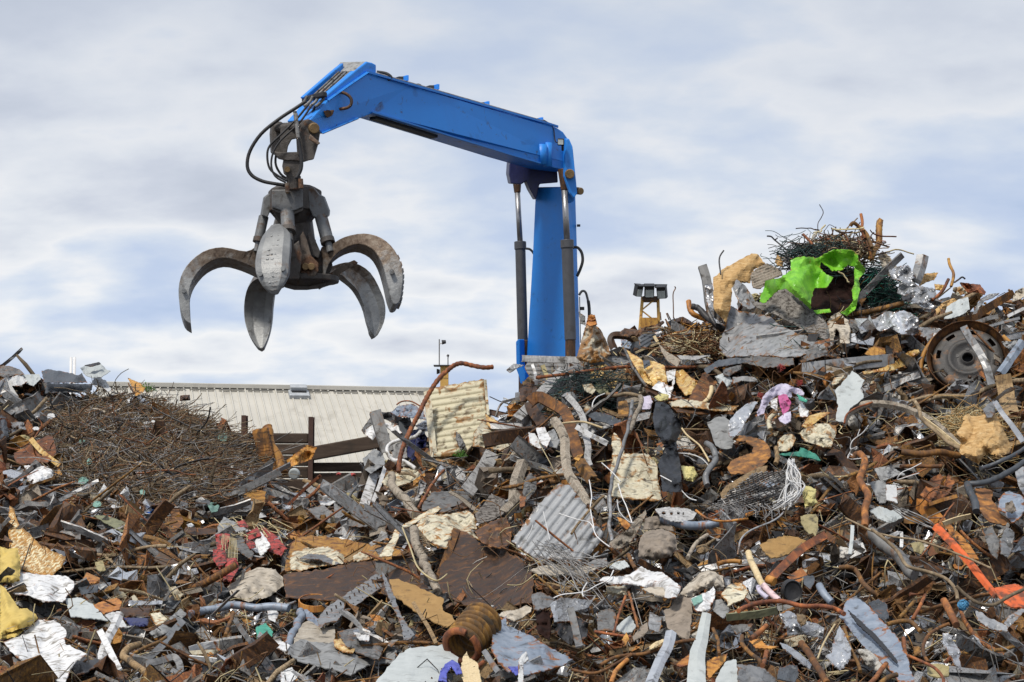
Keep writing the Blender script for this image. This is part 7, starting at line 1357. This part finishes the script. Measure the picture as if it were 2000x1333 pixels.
S('P', [(1095, 1120), (1150, 1080), (1200, 1040), (1215, 1100), (1180, 1160), (1100, 1180), (1000, 1140)], 'plate', 'curved orange rust plate left of the hanging strip', 'ochre', off=.9, cr=.8)
S('P', [(1372, 1120), (1450, 1080), (1590, 1040), (1560, 1120), (1470, 1220), (1400, 1300), (1370, 1260)], 'plate', 'orange rust plate right of the hanging strip', 'ochre', off=.85, cr=.7)
S('P', [(500, 900), (545, 820), (572, 890), (532, 962)], 'tab', 'small diamond shaped orange rust scrap', 'ochre', off=1.0)
S('P', [(0, 640), (80, 680), (150, 730), (140, 860), (40, 940), (0, 900)], 'sheet', 'dark glossy crumpled sheet left of the pleated sheet', 'dark', off=.7, cr=1.6, nc=8)
S('P', [(780, 970), (850, 920), (930, 890), (930, 920), (850, 975), (790, 1000)], 'stick', 'splintered wooden stick under the taupe cloth', 'woodpale', off=1.05)
# frame Q
S('Q', [(40, 432), (80, 380), (120, 340), (180, 320), (230, 312), (290, 340), (332, 402), (300, 450), (270, 482), (110, 552), (105, 500)], 'plate', 'square cream plate with rust spots at the lower right', 'cream', off=.95, cr=.3)
T('Q', [(325, 0), (350, 80), (385, 170), (450, 300), (500, 370)], 34, 'branch', 'pale wooden stick with a pink lower end', 'woodpale', off=.95)
T('Q', [(470, 330), (540, 400), (645, 490)], 34, 'branch', 'pink stained lower end of the pale stick', 'pink', off=.97)
T('Q', [(425, 350), (450, 400), (520, 460)], 26, 'branch', 'pale lilac prong beside the pink stick end', 'lilac', off=.97)
c0 = fx('Q', (780, 395)); q = MB(); a = P(c0[0], c0[1], Yt(*c0) - .9); k_ = a.y / F
q.loft([[a + Vector((math.cos(t_ * math.pi / 14) * r_ * k_, d, math.sin(t_ * math.pi / 14) * r_ * 1.15 * k_)) for t_ in range(28)] for r_, d in ((3, .0), (14, -.004), (17.5, -.01), (19, -.002), (19, .05))]); o = q.build('cap', 'black', smooth=False); newname(o, 'cap', 'black oval cap at the lower right', 'cap', None); HP.append([(c0[0] - 19, c0[1] - 22), (c0[0] + 19, c0[1] - 22), (c0[0] + 19, c0[1] + 22), (c0[0] - 19, c0[1] + 22)])
T('Q', [(215, 605), (300, 560), (400, 520), (560, 505), (700, 510), (900, 542), (1050, 538), (1160, 548), (1240, 580), (1312, 622)], 24, 'pipe', 'long thin rusty pipe curving below the black cap', 'rust', off=1.05)
T('Q', [(600, 680), (700, 620), (805, 570)], 20, 'pipe', 'short rusty pipe below the long thin pipe', 'rust', off=1.0)
T('Q', [(345, 885), (430, 820), (505, 750)], 27, 'pipe', 'short thick rusty pipe left of the silver crumple', 'rust', off=1.0, hollow=True)
T('Q', [(860, 920), (920, 990), (970, 1080), (1030, 1180), (1140, 1345)], 36, 'pipe', 'thick rusty pipe running down to the bottom edge', 'rust', off=1.1, n=14)
T('Q', [(1215, 738), (1150, 850), (1080, 980), (1035, 1090)], 10, 'stick', 'thin tan stick leaning right of the silver crumple', 'woodpale', off=1.15)
T('Q', [(260, 860), (270, 940), (340, 1030), (440, 1110), (440, 1180)], 22, 'pipe', 'wavy rusty bar left of the thick rusty pipe', 'rust', off=.95)
T('Q', [(520, 1000), (490, 1100), (470, 1170)], 26, 'pipe', 'short rusty pipe stump beside the wavy bar', 'rust', off=.9)
S('Q', [(640, 640), (740, 600), (810, 640), (840, 680), (930, 710), (1020, 730), (1105, 780), (1090, 880), (960, 850), (860, 840), (730, 850), (715, 760)], 'foil', 'silver crumpled foil at the lower right', 'alu', off=.98, cr=1.6, nc=10, n=240)
S('Q', [(650, 930), (720, 950), (800, 1000), (880, 1060), (972, 1150), (960, 1200), (900, 1160), (820, 1090), (680, 985)], 'foil', 'long silver tongue below the silver crumpled foil', 'alu', off=1.02, cr=.8, n=120)
S('Q', [(1195, 935), (1230, 830), (1262, 758), (1300, 800), (1340, 900), (1382, 985), (1372, 1080), (1320, 1160), (1270, 1215), (1200, 1160), (1120, 1060), (1180, 1040)], 'foil', 'silver grey bag shaped crumple left of the blade sheet', 'alu', off=1.02, cr=1.3, nc=7, n=200)
S('Q', [(820, 622), (910, 640), (922, 730), (870, 762), (825, 700)], 'rubble', 'small tan stone on the silver crumpled foil', 'wood', off=1.1, bulge=.03)
S('Q', [(-20, 1345), (40, 1210), (100, 1120), (200, 1100), (215, 1220), (210, 1345)], 'slab', 'pale grey slab at the bottom edge right of the hanging strip', 'palegrey', off=.95, cr=.4)
S('Q', [(210, 1150), (350, 1160), (480, 1190), (600, 1290), (610, 1345), (220, 1345)], 'sheet', 'crumpled grey sheet on the bottom edge', 'galv', off=.95, cr=1, nc=7)
S('Q', [(640, 1190), (740, 1160), (830, 1165), (845, 1260), (800, 1345), (620, 1300)], 'sheet', 'dark slate sheet on the bottom edge', 'slate', off=.92, cr=.8)
Rb('Q', [(100, 665), (240, 650), (400, 635), (620, 592)], 72, 'strip', 'olive grey flattened strip below the long thin pipe', 'olive', off=.95)
S('Q', [(140, 760), (250, 740), (380, 735), (330, 800), (200, 840)], 'sheet', 'dull slate sheet left of the short thick pipe', 'galvdull', off=.85, cr=.8)
S('Q', [(330, 910), (440, 890), (520, 960), (640, 970), (560, 990), (400, 985)], 'plate', 'orange rust plate under the short thick pipe', 'ochre', off=.9, cr=.6)
S('Q', [(890, 250), (1000, 240), (1010, 300), (960, 380), (900, 330)], 'sheet', 'grey blue sheet right of the black cap', 'slate', off=.8, cr=.6)
T('Q', [(1050, 340), (1100, 420), (1170, 500)], 40, 'pipe', 'pale blue grey pipe stub above the long thin pipe', 'bluegrey', off=.95)
S('Q', [(0, 230), (60, 240), (75, 350), (30, 400), (0, 390)], 'cloth', 'beige fibre rag left of the square cream plate', 'beige', off=.9, cr=1.4)
T('Q', [(0, 120), (80, 100), (180, 90), (260, 100)], 24, 'pipe', 'short orange rusty pipe above the square cream plate', 'ochre', off=.9)
# ------------------------------------------------------------------ loose scrap filling the heaps
GRID = {}
for hp in HP:
    x0, x1, y0, y1 = pip(hp)
    for gx_ in range(int(x0 // 60), int(x1 // 60) + 1):
        for gy_ in range(int(y0 // 60), int(y1 // 60) + 1): GRID.setdefault((gx_, gy_), []).append(hp)
def covered(x, y):
    return any(inpoly(x, y, h) for h in GRID.get((int(x // 60), int(y // 60)), ()))
RF = random.Random(77)
def region(x, y):
    if x < 470 + (y - 900) * .25: return 'left'
    if x < 760 and y < 1060: return 'valley'
    return 'right'
def twigzone(x, y):
    c = ((x - 292) / 200) ** 2 + ((y - 880) / 125) ** 2
    return c < 1
def sample(u=0):
    while True:
        x = RF.uniform(-60, 2060) if RF.random() < .94 else RF.uniform(-20, 120); c = crest(x)[0]; y = RF.uniform(c - 2, 1370)
        return x, y
# prototypes -----------------------------------------------------------------
def crumple_mesh(name, m, rr, asp=1.0, folds=2, rough=.05, n=34, th=.018):
    """unit sized bent and folded sheet"""
    k = rr.randint(5, 8); poly = []
    for i in range(k):
        a = 2 * math.pi * (i + rr.uniform(-.25, .25)) / k; r_ = rr.uniform(.6, 1); poly.append(Vector((math.cos(a) * r_, math.sin(a) * r_ * asp)))
    E = [(i, (i + 1) % k) for i in range(k)]; V = list(poly); pl = [(p.x, p.y) for p in poly]
    t_ = 0
    while len(V) < k + n and t_ < 900:
        t_ += 1; x, y = rr.uniform(-1, 1), rr.uniform(-asp, asp)
        if inpoly(x, y, pl) and all((v.x - x) ** 2 + (v.y - y) ** 2 > .028 * asp for v in V): V.append(Vector((x, y)))
    res = delaunay_2d_cdt(V, E, [], 1, 1e-4); sd = rr.uniform(0, 99)
    P3 = [Vector((v.x, v.y, rough * noise.noise(Vector((v.x * 3, v.y * 3, sd))) * 3 + .12 * noise.noise(Vector((v.x, v.y, sd + 5))))) for v in res[0]]
    if rr.random() < .6:
        kb = rr.uniform(.5, 2.2); ab = rr.uniform(0, math.pi); ca_, sa_ = math.cos(ab), math.sin(ab); Q = []
        for p in P3:
            u_, v_ = p.x * ca_ + p.y * sa_, -p.x * sa_ + p.y * ca_; ru = math.sin(u_ * kb) / kb; Q.append(Vector((ru * ca_ - v_ * sa_, ru * sa_ + v_ * ca_, p.z + (1 - math.cos(u_ * kb)) / kb)))
        P3 = Q
    for f in range(folds):
        a = rr.uniform(0, math.pi); d = Vector((math.cos(a), math.sin(a), 0)); nrm = Vector((-d.y, d.x, 0)); c = rr.uniform(-.35, .35); ang = rr.uniform(.4, 1.9) * rr.choice((-1, 1)); rot = Matrix.Rotation(ang, 3, d); o_ = nrm * c
        P3 = [(rot @ (p - o_) + o_) if (p - o_).dot(nrm) > 0 else p for p in P3]
    fs = [tuple(f) for f in res[2]]; nv = [Vector() for _ in P3]; ed = {}
    for f in fs:
        fn = (P3[f[1]] - P3[f[0]]).cross(P3[f[2]] - P3[f[0]])
        for i in range(3): nv[f[i]] += fn; ed[f[i], f[(i + 1) % 3]] = 1
    kk = len(P3); P3 = P3 + [p - v.normalized() * th for p, v in zip(P3, nv)]
    fs = fs + [tuple(kk + i for i in reversed(f)) for f in fs] + [(a, kk + a, kk + b, b) for a, b in ed if (b, a) not in ed]
    me = bpy.data.meshes.new(name); me.from_pydata(P3, [], fs); me.materials.append(MATS[m]); me.update()
    return me
def rod_mesh(name, m, rr, r, bends, n=7, strip=False):
    pts = [Vector((-1, 0, 0))]
    d = Vector((1, 0, 0))
    for i in range(6):
        d = (d + Vector((0, rr.uniform(-1, 1), rr.uniform(-1, 1))) * bends).normalized(); pts.append(pts[-1] + d * .33)
    c = sum(pts, Vector()) / len(pts); pts = [p - c for p in pts]; mb = MB()
    if strip:
        pp, _ = smooth_path(pts, None, 2); rings = []
        for i, p in enumerate(pp):
            t_ = (pp[min(i + 1, len(pp) - 1)] - pp[max(0, i - 1)]).normalized(); u = t_.orthogonal().normalized(); u = Matrix.Rotation(i * rr.uniform(.02, .12), 3, t_) @ u; v = t_.cross(u)
            rings.append([p + u * r + v * r * .25, p + u * r * .9 - v * r * .05, p - u * r * .9 - v * r * .05, p - u * r + v * r * .3, p - u * r * .88 - v * r * .2 + v * r * .02, p + u * r * .88 - v * r * .18])
        mb.loft(rings)
    else:
        pp = smooth_path(pts, None, 3)[0] if rr.random() < .45 else pts; mb.tube(pp, [r * rr.uniform(.8, 1.1) * (1 if 0 < i_ < len(pp) - 1 else rr.uniform(.5, 1)) for i_ in range(len(pp))], n, smoothit=False)
    me = bpy.data.meshes.new(name); me.from_pydata(mb.v, [], mb.f); me.materials.append(MATS[m])
    bm = bmesh.new(); bm.from_mesh(me); bmesh.ops.recalc_face_normals(bm, faces=bm.faces); bm.to_mesh(me); bm.free()
    if not strip: me.polygons.foreach_set('use_smooth', [True] * len(me.polygons))
    return me
def beam_mesh(name, m, rr):
    pts = [Vector((-1, 0, 0)), Vector((-.4, rr.uniform(-.05, .05), rr.uniform(-.05, .05)))]; d = Vector((1, rr.uniform(-.7, .7), rr.uniform(-.7, .7))).normalized()
    pts += [pts[-1] + d * .5, pts[-1] + d * .55 + Vector((.5, rr.uniform(-.2, .2), rr.uniform(-.2, .2)))]; pp, _ = smooth_path(pts, None, 3); rings = []; w_, h_, t_ = rr.uniform(.07, .13), rr.uniform(.05, .1), .012
    for i, p in enumerate(pp):
        ax = (pp[min(i + 1, len(pp) - 1)] - pp[max(0, i - 1)]).normalized(); u = ax.cross(Vector((0, 0, 1))).normalized(); u = Matrix.Rotation(.5 * noise.noise(Vector((i * .3, w_ * 90, 0))), 3, ax) @ u; v = ax.cross(u)
        sec = [(-w_, h_), (-w_, 0), (w_, 0), (w_, h_), (w_ - t_, h_), (w_ - t_, t_), (-w_ + t_, t_), (-w_ + t_, h_)]
        rings.append([p + u * a + v * b for a, b in sec])
    mb = MB(); mb.loft(rings); me = bpy.data.meshes.new(name); me.from_pydata(mb.v, [], mb.f); me.materials.append(MATS[m])
    bm = bmesh.new(); bm.from_mesh(me); bmesh.ops.recalc_face_normals(bm, faces=bm.faces); bm.to_mesh(me); bm.free(); return me
def lump_mesh(name, m, rr, asp=.6):
    bm = bmesh.new(); bmesh.ops.create_icosphere(bm, subdivisions=3, radius=1); sd = rr.uniform(0, 99)
    for v in bm.verts:
        c = v.co.copy(); k = 1 + .45 * noise.noise(c * 1.3 + Vector((sd, 0, 0))) + .2 * noise.noise(c * 3.5 + Vector((sd, 2, 0))) + .1 * noise.noise(c * 8 + Vector((sd, 2, 0))); v.co = Vector((c.x * k, c.y * k * asp, c.z * k * .75))
    me = bpy.data.meshes.new(name); bm.to_mesh(me); bm.free(); me.materials.append(MATS[m]); return me
rp = random.Random(5)
KINDS = [
 # name, material(s), maker, count, size range (m), category, phrase
 ('sheet_scrap', 'galvdull', 'c', 130, (.05, .15), 'metal scrap', 'crumpled dull grey sheet metal scrap'),
 ('pale_sheet_scrap', 'galv', 'c', 160, (.04, .12), 'metal scrap', 'bent pale galvanised sheet metal scrap'),
 ('rusty_scrap', 'rust', 'c', 270, (.05, .15), 'metal scrap', 'folded rusty orange brown metal scrap'),
 ('dark_plate_scrap', 'rustdark', 'c', 250, (.06, .17), 'metal scrap', 'dark brown rusty plate scrap'),
 ('foil_scrap', 'alu', 'k', 270, (.03, .11), 'metal scrap', 'small shiny crumpled aluminium scrap'),
 ('painted_scrap', 'cream', 'c', 130, (.04, .1), 'metal scrap', 'small cream painted scrap with rust'),
 ('white_scrap', 'white', 'c', 100, (.03, .085), 'metal scrap', 'small dirty white painted scrap'),
 ('slate_scrap', 'slate', 'c', 80, (.05, .13), 'metal scrap', 'blue black sheet scrap'),
 ('crushed_scrap', 'galv', 'k', 230, (.05, .14), 'metal scrap', 'crushed ball of grey sheet metal'),
 ('crushed_rust', 'rust', 'k', 230, (.05, .14), 'metal scrap', 'crushed lump of rusty sheet metal'),
 ('bent_sheet_metal', 'galv', 'p', 60, (.13, .26), 'sheet metal', 'large bent grey sheet metal piece'),
 ('rusty_sheet_metal', 'rust', 'p', 80, (.13, .26), 'sheet metal', 'large bent rusty sheet metal piece'),
 ('dark_sheet_metal', 'rustdark', 'p', 60, (.13, .26), 'sheet metal', 'large dark brown bent sheet metal piece'),
 ('dull_sheet_metal', 'galvdull', 'p', 40, (.12, .24), 'sheet metal', 'large dull grey folded sheet metal piece'),
 ('bent_girder', 'galvdull', 'b', 50, (.12, .28), 'metal channel', 'bent grey metal channel lying in the scrap'),
 ('rusty_girder', 'rust', 'b', 60, (.12, .28), 'metal channel', 'bent rusty channel lying in the scrap'),
 ('long_strip', 'galv', 's', 110, (.16, .38), 'metal strip', 'long thin pale metal strip tangled in the scrap'),
 ('long_rod', 'rust', 'r', 90, (.2, .42), 'rod', 'long bent rusty rod tangled in the scrap'),
 ('crushed_silver', 'alu', 'k', 110, (.07, .15), 'metal scrap', 'larger crushed silver sheet with bright creases'),
 ('gold_scrap', 'ochre', 'c', 140, (.04, .11), 'metal scrap', 'yellow orange rust sheet scrap'),
 ('rusty_rod', 'rust', 'r', 150, (.08, .26), 'rod', 'bent rusty rod lying among the scrap'),
 ('brown_rod', 'twig', 'r', 120, (.10, .3), 'rod', 'thin dull brown rod lying among the scrap'),
 ('metal_strip', 'galvdull', 's', 130, (.09, .28), 'metal strip', 'bent grey metal strip lying among the scrap'),
 ('rusty_strip', 'rustdark', 's', 90, (.09, .28), 'metal strip', 'bent dark rusty strip lying among the scrap'),
 ('wood_piece', 'wood', 's', 120, (.07, .2), 'wood piece', 'splintered wood piece lying among the scrap'),
 ('bark_piece', 'bark', 's', 90, (.07, .2), 'wood piece', 'grey weathered wood piece lying among the scrap'),
 ('rubble_lump', 'rock', 'l', 110, (.02, .05), 'rubble', 'small pale rubble lump'),
 ('cloth_lump', 'taupe', 'k', 90, (.04, .1), 'cloth', 'small crumpled taupe rag'),
 ('mud_clod', 'mud', 'k', 150, (.05, .12), 'debris clod', 'dull brown clod of packed debris'),
 ('foam_crumb', 'khaki', 'l', 60, (.02, .05), 'foam', 'small khaki foam crumb'),
]
RNAME = {'left': 'on the left heap', 'valley': 'in the valley between the heaps', 'right': 'on the right heap'}
npl = 0
for (nm, mt, mkr, cnt, (s0, s1), cat_, phrase) in KINDS:
    protos = []
    for i in range(7):
        if mkr == 'c': me = crumple_mesh(nm, mt, rp, rp.uniform(.4, .95), rp.choice((1, 2, 2, 3)), .05)
        elif mkr == 'p': me = crumple_mesh(nm, mt, rp, rp.uniform(.45, .8), rp.choice((2, 3, 3)), .03, 110, .01)
        elif mkr == 'b': me = beam_mesh(nm, mt, rp)
        elif mkr == 'k': me = crumple_mesh(nm, mt, rp, .9, 6, .12, 70)
        elif mkr == 'r': me = rod_mesh(nm, mt, rp, rp.uniform(.03, .055), rp.uniform(.05, .4))
        elif mkr == 's': me = rod_mesh(nm, mt, rp, rp.uniform(.08, .17), rp.uniform(.05, .35), strip=True)
        else: me = lump_mesh(nm, mt, rp)
        protos.append(me)
    src = bpy.data.objects.new(nm, protos[0]); first = True; done = 0
    tries = 0
    while done < cnt and tries < cnt * 30:
        tries += 1; x, y = sample(); cv = covered(x, y)
        if cv and RF.random() < .98: continue
        if mkr in 'pb' and any(covered(x + dx_, y + dy_) for dx_, dy_ in ((32, 0), (-32, 0), (0, 28), (0, -28), (22, -22), (-22, -22))): continue
        if twigzone(x, y) and RF.random() < .8: continue
        c = crest(x)[0]; rl_ = relief(x, y)
        if rl_ > .07 and y > c + 25 and RF.random() < (.93 if mkr not in 'pb' else .5): continue
        s_ = RF.uniform(s0, s1) * RF.uniform(.75, 1.15)
        y0 = Yt(x, y); s_ *= min(1.35 if mkr != 'p' else .85, y0 / 8.3)          # the far heap carries larger pieces
        if y < c + 10: s_ *= .8
        o = src if first else src.copy()
        first = False
        o.data = protos[RF.randrange(7)]
        COL.objects.link(o)
        o.location = P(x, y, y0 + (rl_ if y > c + 25 else 0) - RF.uniform(-.06, .14) - s_ * .2)
        if mkr in 'rsb': o.rotation_euler = (RF.uniform(-.5, .5), RF.uniform(-.8, .8), RF.uniform(-.6, .6) + (math.pi if RF.random() < .5 else 0))
        else: o.rotation_euler = (RF.gauss(.95, .55), RF.uniform(-.7, .7), RF.uniform(0, 6.3))
        k_ = .42 if nm[:5] == 'long_' else 1; o.scale = (s_, s_, s_) if mkr not in 'rs' else (s_, s_ * RF.uniform(.7, 1.4) * k_, s_ * RF.uniform(.7, 1.3) * k_)
        rg = region(x, y)
        tag(o, phrase + ' ' + RNAME[rg], cat_, phrase + ' ' + RNAME[rg]); done += 1
# mixed small scrap strewn over the flank and foot of the twig tangle
protos = {k_: [o_.data for o_ in sc.objects if o_.name.split('.')[0] == k_][:14] for k_ in ('crushed_scrap', 'white_scrap', 'foil_scrap', 'wood_piece', 'rusty_scrap', 'metal_strip')}
for i in range(150):
    u = RF.random(); x = 235 + 240 * u + RF.uniform(-30, 30); y = crest(x)[0] + RF.uniform(2, 60) if i % 3 else RF.uniform(930, 1010)
    k_ = RF.choice(list(protos)); o = bpy.data.objects.new(k_, RF.choice(protos[k_])); COL.objects.link(o); s_ = RF.uniform(.05, .14)
    o.location = P(x, y, Yt(x, y) - RF.uniform(.25, .42)); o.rotation_euler = (RF.gauss(.9, .5), RF.uniform(-.8, .8), RF.uniform(0, 6.3)); o.scale = (s_, s_, s_)
    lb = {'crushed_scrap': 'crushed grey metal', 'white_scrap': 'small white scrap', 'foil_scrap': 'small shiny foil scrap', 'wood_piece': 'short wood splinter', 'rusty_scrap': 'small rusty scrap', 'metal_strip': 'short grey strip'}[k_] + ' strewn on the edge of the twig tangle'
    tag(o, lb, 'wood piece' if k_ == 'wood_piece' else 'metal scrap', lb)
# ------------------------------------------------------------------ twig and wire tangle on the left heap
def strands(name, m, gen, n, r0, r1, sub=3, seed=1, kind='stuff', label=None, cat=None, sides=3):
    rr = random.Random(seed); V = []; Fc = []; mi = []
    for i in range(n):
        pts = gen(rr)
        if pts is None: continue
        pts = smooth_path(pts, None, sub)[0]; r_ = rr.uniform(r0, r1) ; k = len(V)
        mm = rr.randrange(len(m))
        d0 = (pts[-1] - pts[0]); u = d0.orthogonal().normalized() if d0.length > 1e-5 else Vector((1, 0, 0)); w_ = d0.normalized().cross(u) if d0.length > 1e-5 else Vector((0, 0, 1))
        ring = [u * math.cos(2.0944 * j) + w_ * math.sin(2.0944 * j) for j in range(3)]
        for p in pts: V += [p + q_ * r_ for q_ in ring]
        for a in range(len(pts) - 1):
            for j in range(3): Fc.append((k + a * 3 + j, k + a * 3 + (j + 1) % 3, k + a * 3 + 3 + (j + 1) % 3, k + a * 3 + 3 + j)); mi.append(mm)
    me_o = mk(name, V, Fc, m, midx=mi, smooth=True); tag(me_o, label, cat, None, kind); return me_o
def walk(rr, p, v, k, wob):
    st = v.length * 2 / k; d = v.normalized(); q_ = p - v; o_ = [q_]; tu = Vector((rr.gauss(0, 1), rr.gauss(0, 1), rr.gauss(0, .5))) * wob * .4
    for i in range(k):
        d = (d + tu + Vector((rr.gauss(0, 1), rr.gauss(0, 1), rr.gauss(0, .7))) * wob * .38 + Vector((0, 0, -.22 * max(0, q_.z - p.z) / max(.02, v.length)))).normalized(); q_ = q_ + Vector((d.x, d.y, d.z * .7)) * st; o_.append(q_)
    return o_
def tw(rr):
    while True:
        x = rr.uniform(60, 505); y = rr.uniform(765, 1010)
        if twigzone(x, y) and rr.random() < 1.25 - (((x - 292) / 200) ** 2 + ((y - 880) / 125) ** 2): break
    c = crest(x)[0]; y = max(y, c + 20); d = -.14 + .36 * rr.random() ** .7
    p = P(x, y, Yt(x, y) - d + .5 * noise.noise(Vector((x / 30, y / 24, 0)))); L = rr.uniform(.08, .32); v = Vector((rr.gauss(0, 1), rr.gauss(0, .6), rr.gauss(0, .42))).normalized() * L
    return walk(rr, p, v * .8, 6, .9)
strands('twig_tangle', ['twig', 'twig', 'twigrust', 'wire'], tw, 19000, .0016, .0038, 2, 3, 'stuff')
def gw(cx, cy, rx, ry, Y, dY):
    def g_(rr):
        while True:
            a, b = rr.uniform(-1, 1), rr.uniform(-1, 1)
            if a * a + b * b < 1: break
        p = P(cx + a * rx, cy + b * ry, Y + rr.uniform(-dY, dY)); L = rr.uniform(.04, .16); v = Vector((rr.gauss(0, 1), rr.gauss(0, .6), rr.gauss(0, 1))).normalized() * L
        return walk(rr, p, v * .75, 6, 1.0)
    return g_
def tw2(rr):
    q_ = tw(rr); return [p + Vector((0, -.05, 0)) for p in q_]
strands('heavy_wire_tangle', ['twigrust', 'wire', 'twig', 'rust', 'dark'], tw2, 1100, .004, .0085, 3, 4, 'stuff')
strands('green_wire_tangle', ['greenwire', 'greenwire', 'teal', 'greenwire'], gw(1700, 592, 48, 64, 9.85, .2), 1800, .0016, .003, 4, 5, None, 'big tangle of dark green wire right of the green fabric', 'wire tangle')
strands('green_wire_tangle', ['greenwire', 'dark', 'greenwire'], gw(1592, 503, 62, 20, 9.7, .2), 700, .0016, .003, 4, 6, None, 'flat tangle of dark green wire above the green fabric', 'wire tangle')
strands('green_wire_tangle', ['greenwire', 'greenwire', 'dark'], gw(1160, 770, 62, 34, 9.25, .15), 1000, .0014, .0026, 4, 7, None, 'tangle of dark green wire right of the long smooth beam', 'wire tangle')
strands('root_tangle', ['wood', 'rust', 'straw', 'rustdark', 'bark'], gw(1640, 490, 62, 24, 9.75, .15), 420, .002, .006, 2, 8, None, 'brown roots and straw heaped on the summit', 'roots')
strands('root_tangle', ['rust', 'rustdark', 'ochre', 'twig'], gw(1362, 668, 62, 22, 9.85, .15), 300, .003, .007, 2, 9, None, 'rusty rods and roots on the ridge left of the tan board', 'roots')
strands('shaving_tangle', ['rust', 'twigrust', 'straw'], gw(1360, 680, 50, 16, 9.6, .1), 260, .002, .004, 2, 10, None, 'thin shavings hanging from the fibre mat on the ridge', 'shavings')
strands('fibre_fringe', ['tanfibre', 'straw'], gw(1900, 850, 46, 42, 7.9, .1), 900, .0012, .0024, 2, 11, None, 'tan fibres fraying from the fibre nest', 'fibres')
def loose(rr):
    x = rr.uniform(-60, 2060); c = crest(x)[0]; y = c + 10 + (1380 - c) * rr.random() ** .9
    p = P(x, y, Yt(x, y) + relief(x, y) * .8 - rr.uniform(.0, .32)); L = rr.uniform(.03, .17); v = Vector((rr.gauss(0, 1), rr.gauss(0, .5), rr.gauss(0, .7))).normalized() * L
    b = Vector((rr.gauss(0, 1), rr.gauss(0, 1), rr.gauss(0, 1))) * L * .4; return [p - v, p + b, p + v * .5, p + v]
strands('loose_wire', ['twigrust', 'wire', 'rust', 'twig', 'straw', 'dark'], loose, 4200, .0011, .0034, 3, 12, 'stuff')
# ------------------------------------------------------------------ fine debris covering the heaps
def debris(name, mats, wts, n, s0, s1, seed, dlo, dhi, shape):
    rr = random.Random(seed); V = []; Fc = []; mi = []
    ids = [i for i, w_ in enumerate(wts) for _ in range(w_)]
    for _ in range(n):
        x = rr.uniform(-90, 2090) if rr.random() < .78 else rr.choice((rr.uniform(-380, -60), rr.uniform(2060, 2480))); c = crest(x)[0]; y = rr.uniform(c - 3, 1392)
        if twigzone(x, y) and rr.random() < .35: continue
        y0 = Yt(x, y); rl_ = relief(x, y) if y > c + 25 else 0
        if rl_ > .08 and rr.random() < .8: continue
        s_ = (s0 + (s1 - s0) * rr.random() ** 2.2) * (1 if -60 < x < 2060 else 2.2) * (.3 + .7 * y0 / 7.5)
        p = P(x, y, y0 + rl_ - rr.uniform(dlo, dhi)); u = Vector((rr.gauss(0, 1), rr.gauss(0, .6), rr.gauss(0, .8))).normalized(); w_ = u.cross(Vector((rr.gauss(0, .5), -1, rr.gauss(.6, .5)))).normalized(); nn = u.cross(w_)
        k = len(V); m_ = rr.choice(ids)
        if shape == 'chip':
            a, b = s_, s_ * rr.uniform(.3, .9); t_ = s_ * .06; h = s_ * rr.uniform(-.4, .4)
            q = [u * -a + w_ * -b * rr.uniform(.4, 1), u * a * rr.uniform(.5, 1) - w_ * b, u * a + w_ * b * rr.uniform(.3, 1), u * -a * rr.uniform(.3, 1) + w_ * b]
            md = (q[1] + q[2]) * .1 + nn * h
            V += [p + v for v in q] + [p + md + nn * t_] + [p + v - nn * t_ for v in q]
            Fc += [(k, k + 1, k + 4), (k + 1, k + 2, k + 4), (k + 2, k + 3, k + 4), (k + 3, k, k + 4), (k + 5, k + 8, k + 7, k + 6), (k, k + 5, k + 6, k + 1), (k + 1, k + 6, k + 7, k + 2), (k + 2, k + 7, k + 8, k + 3), (k + 3, k + 8, k + 5, k)]; mi += [m_] * 9
        else:
            V += [p + u * s_ * rr.uniform(.6, 1), p - u * s_ * rr.uniform(.6, 1), p + w_ * s_ * rr.uniform(.4, .9), p - w_ * s_ * rr.uniform(.4, .9), p + nn * s_ * rr.uniform(.4, .9), p - nn * s_ * rr.uniform(.4, .9)]
            Fc += [(k + i, k + j, k + l_) for i in (0, 1) for j, l_ in ((2, 4), (4, 3), (3, 5), (5, 2))]; mi += [m_] * 8
    o = mk(name, V, Fc, mats, midx=mi); tag(o, kind='stuff')
debris('metal_chips', ['rust', 'rustdark', 'galvdull', 'galv', 'ochre', 'cream', 'slate', 'wood', 'white', 'dark', 'alu', 'mud'], [8, 7, 4, 3, 3, 2, 2, 3, 1, 4, 1, 5], 22000, .007, .042, 31, -.12, .12, 'chip')
debris('crumbs', ['rust', 'rustdark', 'rock', 'wood', 'taupe', 'khaki', 'soilshade', 'white'], [6, 6, 3, 4, 4, 1, 4, 2], 32000, .003, .014, 32, -.12, .12, 'crumb')
for o in sc.objects:
    if o.type == 'MESH' and 'label' not in o and o.parent is None and 'kind' not in o: print('UNTAGGED', o.name)
print('objects', len(sc.objects))
